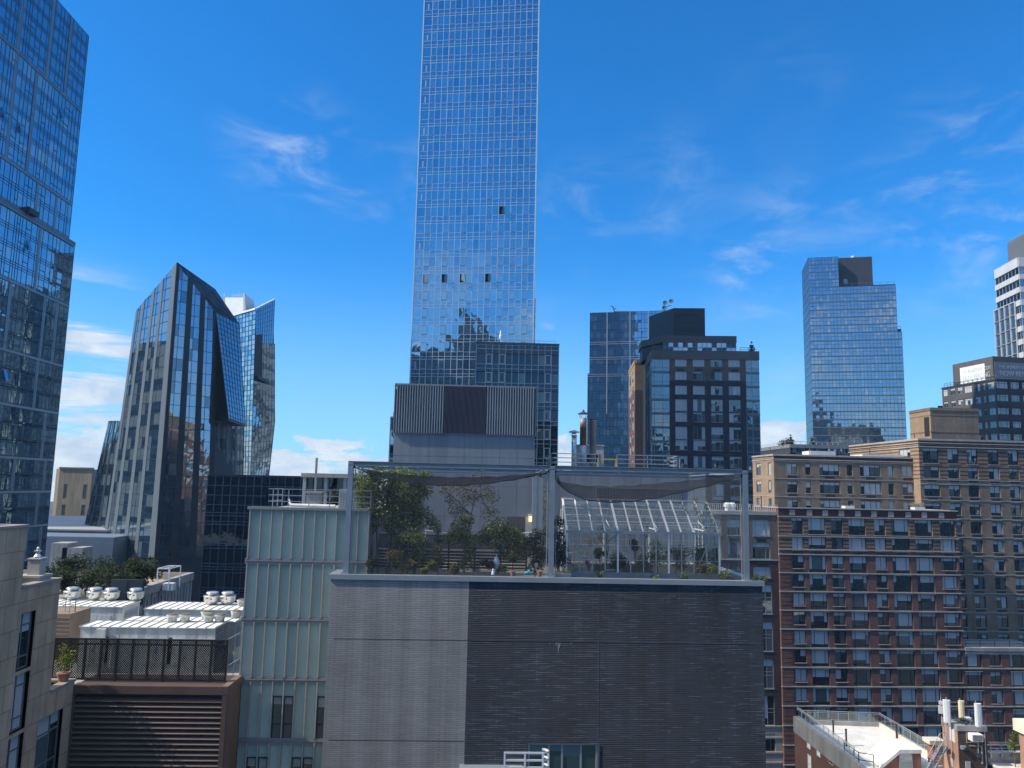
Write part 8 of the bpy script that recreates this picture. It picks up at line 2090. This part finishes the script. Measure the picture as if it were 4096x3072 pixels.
    u, z = pf.uv(3626, 3040); window(pr, pf, (u - .75, u + .55, z - .75, z + .8), (), (.5,), -.045, WGREY, PANES, var=3, sill=None)
white_roof_building()

def brick_tower():
    Yt = 73.0; f = face_at(3829, 2905, Yt, -3); zt = f.uv(3885, 2904)[1]; W = f.uv(3944, 2906)[0]
    D = 2.6; fl = side(f, 0, False, D); ue = fl.uv(3767, 2874)[0]
    if ue > 0: D = D - ue; fl = side(f, 0, False, D)
    r = thing('brick_bulkhead', 'orange brick roof bulkhead with its shaded front painted dark, carrying phone antennas', 'bulkhead', f.pt(W / 2, zt - 9))
    bd = brick('shade_tone_brick', (.050, .036, .030), (.036, .028, .025), (.12, .10, .085), .22, .14, .014, var=.3); bl = brick('orange_brick', (.36, .15, .085), (.30, .12, .07), (.46, .38, .32), .22, .14, .016, axis='y', var=.25)  # one brick in two copies: shaded front darkened, sunny side left orange
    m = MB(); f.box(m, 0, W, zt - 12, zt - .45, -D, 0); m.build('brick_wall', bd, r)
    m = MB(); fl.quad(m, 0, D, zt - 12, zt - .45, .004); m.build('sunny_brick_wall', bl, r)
    m = MB(); f.box(m, -.06, W + .06, zt - .45, zt, -D - .06, .06)
    for k in range(3): f.box(m, -.07, W + .07, zt - .40 + k * .13, zt - .36 + k * .13, -D - .07, .07)
    m.build('metal_coping', mat('grey_metal_coping', (.36, .37, .37), .5, .3, .1), r)
    m = MB(); f.quad(m, .05, W - .05, zt + .004, zt + .004, 0); m = MB(); m.face([f.pt(.05, zt + .01, -.05), f.pt(W - .05, zt + .01, -.05), f.pt(W - .05, zt + .01, -D + .05), f.pt(.05, zt + .01, -D + .05)]); m.build('roof', ROOF, r)
    # painted window panel
    u0, u1 = f.uv(3866, 2940)[0], f.uv(3907, 2940)[0]; m = MB(); f.box(m, u0, u1, f.uv(3880, 2969)[1], zt - .5, -.05, .012, 0); f.box(m, u0 - .05, u0, f.uv(3880, 2969)[1], zt - .5, -.05, .02, 1); f.box(m, u0 - .05, u1 + .05, f.uv(3880, 2971)[1], f.uv(3880, 2969)[1], -.05, .03, 1); m.build('blocked_window', [mat('red_brown_panel', (.14, .05, .04), .8), PANEL_L], r)
    m = MB(); ul, zl = fl.uv(3811, 2934); fl.box(m, ul - .42, ul + .42, zl - .7, zl + .55, 0, .06)
    for k in range(8): fl.box(m, ul - .38, ul + .38, zl - .6 + k * .14, zl - .54 + k * .14, .06, .10)
    m.build('wall_vent', OFFWH, r)
    m = MB(); up_, zp = fl.uv(3810, 3050); fl.box(m, up_ - .2, up_ + .2, zp - .35, zp + .35, 0, .08); m.build('wall_box', PANEL_L, r); m = MB(); up2, zp2 = f.uv(3871, 3062); f.box(m, up2 - .22, up2 + .22, zp2 - .35, zp2 + .35, 0, .08); m.build('wall_box', PANEL_L, r)
    m = MB(); up3, _ = fl.uv(3777, 2920); fl.box(m, up3 - .04, up3 + .04, zt - 2.9, zt - .45, 0, .07); u4, z4 = f.uv(3925, 2990); f.box(m, u4 - .05, u4 + .05, z4 - 1.4, z4 + .2, 0, .10, 0); f.box(m, u4 - 1.1, u4 - .05, z4 + .1, z4 + .16, 0, .06); u5, _ = f.uv(3938, 2950); f.box(m, u5 - .04, u5 + .04, zt - 6, zt - .45, 0, .08); m.build('conduits', mat('pale_conduit', (.34, .34, .33), .6), r)
    m = MB(); u6, z6 = f.uv(3846, 2988); f.box(m, u6 - .12, u6 + .12, z6 - .15, z6 + .15, 0, .25); f.box(m, u6 + .1, u6 + .3, z6 - .02, z6 + .16, .05, .2); m.build('floodlight', GALV, r)
    # air conditioner
    u, z = f.uv(3892, 2943); a = thing('air_conditioner', 'white air conditioner sticking out of the shaded front of the brick bulkhead', 'air conditioner', f.pt(u, z, .4))
    m = MB(); f.box(m, u - .48, u + .50, z - .30, z + .30, .02, .75); m.build('case', WHITE, a); m = MB(); f.box(m, u - .42, u + .44, z - .24, z + .24, .75, .765, 0)
    for k in range(9): f.box(m, u - .4, u + .42, z - .22 + k * .05, z - .20 + k * .05, .765, .775, 1)
    m.build('rear_grille', [BLACKM, GALV], a)
    def antenna(px, y0, y1, wpx, Y, ang, m_, label, lean=0, pole=True):
        ff = face_at(px, (y0 + y1) / 2, Y, ang); z1 = ff.uv(px, y0)[1]; z0 = ff.uv(px, y1)[1]; w_ = wpx / FPX * Y * .5
        a = thing('phone_antenna', label, 'antenna', ff.pt(0, zt, -.2), 'phone antenna panels on the brick bulkhead')
        p = MB(); prof = [(-w_, -.16), (-w_, .02), (-w_ * .7, .12), (0, .16), (w_ * .7, .12), (w_, .02), (w_, -.16)]
        foot = [ff.pt(u, 0, d) for u, d in prof]; p.prism(foot, z0, z1); p.face([ff.pt(u, z0, d) for u, d in reversed(prof)]); p.build('panel', m_, a)
        p = MB(); zlow = zt - 2.6 if pole == 'side' else zt; p.tube([ff.pt(0, zlow, -.3), ff.pt(0, z1 + .15, -.3)], .05, 8); p.build('mast', GALV, a)
        p = MB(); 
        for zz in (z0 + .3, z1 - .3): ff.box(p, -.06, .06, zz - .05, zz + .05, -.32, -.16)
        if pole == 'side': ff.box(p, -.16, .16, zlow - .1, zlow + .3, -.5, -.1)
        p.build('brackets', ALU_D, a)
        return a
    AW = mat('white_antenna_plastic', (.66, .68, .69), .5, 0, .04); AY = mat('cream_antenna_plastic', (.70, .62, .40), .5, 0, .04)
    antenna(3788, 2800, 2889, 26, Yt + .6, -25, AW, 'tall white antenna panel at the left corner of the brick bulkhead', pole='side')
    antenna(3847, 2803, 2877, 20, Yt + 1.6, -8, AY, 'cream coloured antenna panel in the middle of the brick bulkhead')
    antenna(3915, 2814, 2906, 26, Yt - .4, 8, AW, 'tall white antenna panel at the right corner of the brick bulkhead', pole='side')
    ff = face_at(3764, 2830, Yt + 2.2, -15); a = thing('antenna_box', 'two small white radio boxes stacked on a mast left of the antennas', 'radio box', ff.pt(0, zt))
    for y0, y1, w_ in ((2804, 2818, 6.5), (2823, 2854, 9)):
        m = MB(); z1, z0 = ff.uv(3764, y0)[1], ff.uv(3764, y1)[1]; ww = w_ / FPX * Yt; ff.box(m, -ww, ww, z0, z1, -.08, .10); m.build('box', AW, a)
    m = MB(); m.tube([ff.pt(.05, zt - .6, -.12), ff.pt(.05, ff.uv(3764, 2788)[1], -.12)], .035, 8); m.tube([ff.pt(.05, ff.uv(3764, 2788)[1], -.12), ff.pt(.05, ff.uv(3764, 2770)[1], -.12)], .012, 5); m.build('mast', GALV, a)
    cb = MB(); rr = random.Random(9)
    for _ in range(26):
        x, y = rr.uniform(.3, W - .2), rr.uniform(.3, D - .3); p_ = [f.pt(x, zt + .03, -y)]
        for k in range(5): p_.append(f.pt(max(.1, min(W - .1, x + rr.gauss(0, .35))), zt + rr.uniform(.04, .42), -max(.1, min(D - .1, y + rr.gauss(0, .3)))))
        cb.tube(p_, .022, 5)
    solo('antenna_cables', cb, BLACKM, 'tangle of black cables between the antennas on the bulkhead roof', 'cables', f.pt(W / 2, zt, -1))
    wb = MB(); u7 = W * .68; f.box(wb, u7 - .25, u7 + .2, zt + .02, zt + .4, -1.6, -1.1); solo('junction_box', wb, AW, 'white junction box among the black cables on the bulkhead roof', 'box', f.pt(u7, zt, -1.3))
    # metal stair climbing to the bulkhead
    z_of = lambda q: q
    a0 = P(3716, 3065, 73.6); a1 = P(3763, 2978, 74.8); s = thing('metal_stair', 'steep grey metal stair climbing to the brick bulkhead from the white roof', 'stair', a0)
    wv = Vector((.9, .25, 0)); m = MB(); n = 9
    st = (a1 - a0)
    for k in range(-3, n):
        q = a0 + st * (k / n); m = MB(); m.hexa([q, q + wv, q + wv + Vector((-.1, .26, 0)), q + Vector((-.1, .26, 0)), q + Vector((0, 0, .04)), q + wv + Vector((0, 0, .04)), q + wv + Vector((-.1, .26, .04)), q + Vector((-.1, .26, .04))]); m.build('tread', GALV, s)
    for off in (Vector((0, 0, 0)), wv):
        m = MB(); m.bar(a0 - st * .35 + off, a1 + off, .05, .2); m.build('stringer', GALV, s)
        m = MB(); h_ = Vector((0, 0, 1.0)); m.bar(a0 - st * .3 + off + h_, a1 + off + h_, .045, .045); m.bar(a1 + off + h_, a1 + off + h_ + Vector((.8, .3, 0)), .045, .045)
        for t in (-.25, .2, .6, 1.0): m.bar(a0 + st * t + off, a0 + st * t + off + h_, .04, .04)
        m.build('handrail', GALV, s)
    q0 = P(3731, 3018, 77); z1 = P(3731, 2966, 77).z; z0_ = q0.z - 1; x1 = P(3770, 2966, 77).x
    w_ = thing('parapet_wall', 'short piece of bright red brick wall with a cream cap, behind the metal stair', 'wall', Vector(((q0.x + x1) / 2, 77, z0_)))
    m = MB(); m.box(q0.x, x1, 77, 77.9, z0_, z1 - .25); m.build('brick', brick('bright_red_brick', (.34, .07, .045), (.28, .06, .04), (.5, .42, .36), .22, .14, .018), w_); m = MB(); m.box(q0.x - .35, x1 + .2, 76.8, 78.1, z1 - .25, z1 + .12); m.build('cap', mat('cream_cap', (.58, .54, .43), .8), w_)
brick_tower()

def right_roof():
    zp = P(4020, 3022, 73).z; zr = zp - .75
    x0 = P(3948, 3020, 73).x + .4
    r = thing('brick_building', 'brick building with a pale gravel roof bordered by a pipe railing, beside the antennas', 'building', (x0 + 8, 66, 0))
    m = MB(); m.box(x0, x0 + 26, 52, 74, 0, zr - .2); m.build('brick_walls', REDB, r)
    m = MB(); m.box(x0, x0 + 26, 52, 74, zr - .2, zr); m.build('gravel_roof', WROOF, r)
    m = MB(); m.box(x0, x0 + 26, 73.5, 74, zr, zp); m.box(x0, x0 + 26, 73.42, 74.08, zp, zp + .1); m.build('far_parapet', PANEL_L, r)
    g = thing('pipe_railing', 'grey pipe railing on brackets above the pale gravel roof at the right edge', 'railing', (x0 + 4, 73.4, zp))
    t = MB(); h_ = P(4020, 2973, 73).z - zp
    for k in (1.0, .86, .50, .12): t.bar((x0, 73.3, zp + h_ * k), (x0 + 20, 73.3, zp + h_ * k), .055, .055)
    t.build('rails', GALV, g)
    sp = 44 / 3120 * 73
    for k in range(12): t = MB(); x = P(3963, 3000, 73.3).x + sp * k; t.bar((x, 73.3, zp - .35), (x, 73.3, zp + h_), .06, .06); t.box(x - .07, x + .07, 73.28, 73.42, zp - .35, zp + .05); t.build('post', GALV, g)
    # brick corner at the far right
    q = P(4066, 2990, 72); zt = P(4066, 2876, 72).z; zc = P(4072, 2922, 72).z
    b = thing('brick_bulkhead', 'orange brick corner with cream siding on top, cut off by the right edge', 'bulkhead', Vector((q.x + 3, 72, zr)))
    ff = Face((q.x, 65), 0); fl = side(ff, 0, False, 7)
    m = MB(); ff.box(m, .3, 9, zr, zc, -7, 0); m.build('brick_wall', brick('orange_brick_front', (.36, .15, .085), (.30, .12, .07), (.46, .38, .32), .22, .14, .016, var=.25), b)
    m = MB(); fl.quad(m, 0, 7, zr, zc, -.296); m.build('side_wall', MATS['orange_brick'], b)
    m = MB(); ff.box(m, 0, 9.3, zc, zt, -7.3, .3)
    for k in range(6): ff.box(m, -.03, 9.33, zc + (zt - zc) * k / 6, zc + (zt - zc) * k / 6 + .03, -7.33, .33)
    m.build('cream_siding', mat('cream_siding_board', (.66, .62, .50), .7), b)
    c = P(4056, 2972, 72.3); base = Vector((c.x, 72.3, zr))
    plant('potted_shrub', 'sunlit yellow green shrub beside the orange brick corner', 'shrub', base, [(c, .45), (c + Vector((.1, 0, .5)), .4), (c + Vector((-.2, 0, -.4)), .4), (c + Vector((.15, 0, .9)), .25)], 520, .16, 'lime', [[base, c]], BARK, .05)
right_roof()
# ------------------------------------------------------------------ air
def haze():
    m, t, out = newmat('haze_air')
    v = N(t, 'ShaderNodeVolumePrincipled'); v.inputs['Density'].default_value = 0.00013; v.inputs['Color'].default_value = (.45, .72, 1.0, 1)
    L(t, v.outputs[0], out.inputs['Volume'])
    h = MB(); h.box(-1510, 1510, -1510, 1510, -1, 225)
    o = h.build('haze', m); o['kind'] = 'stuff'; o['label'] = 'thin blue haze in the air over the city'
haze()
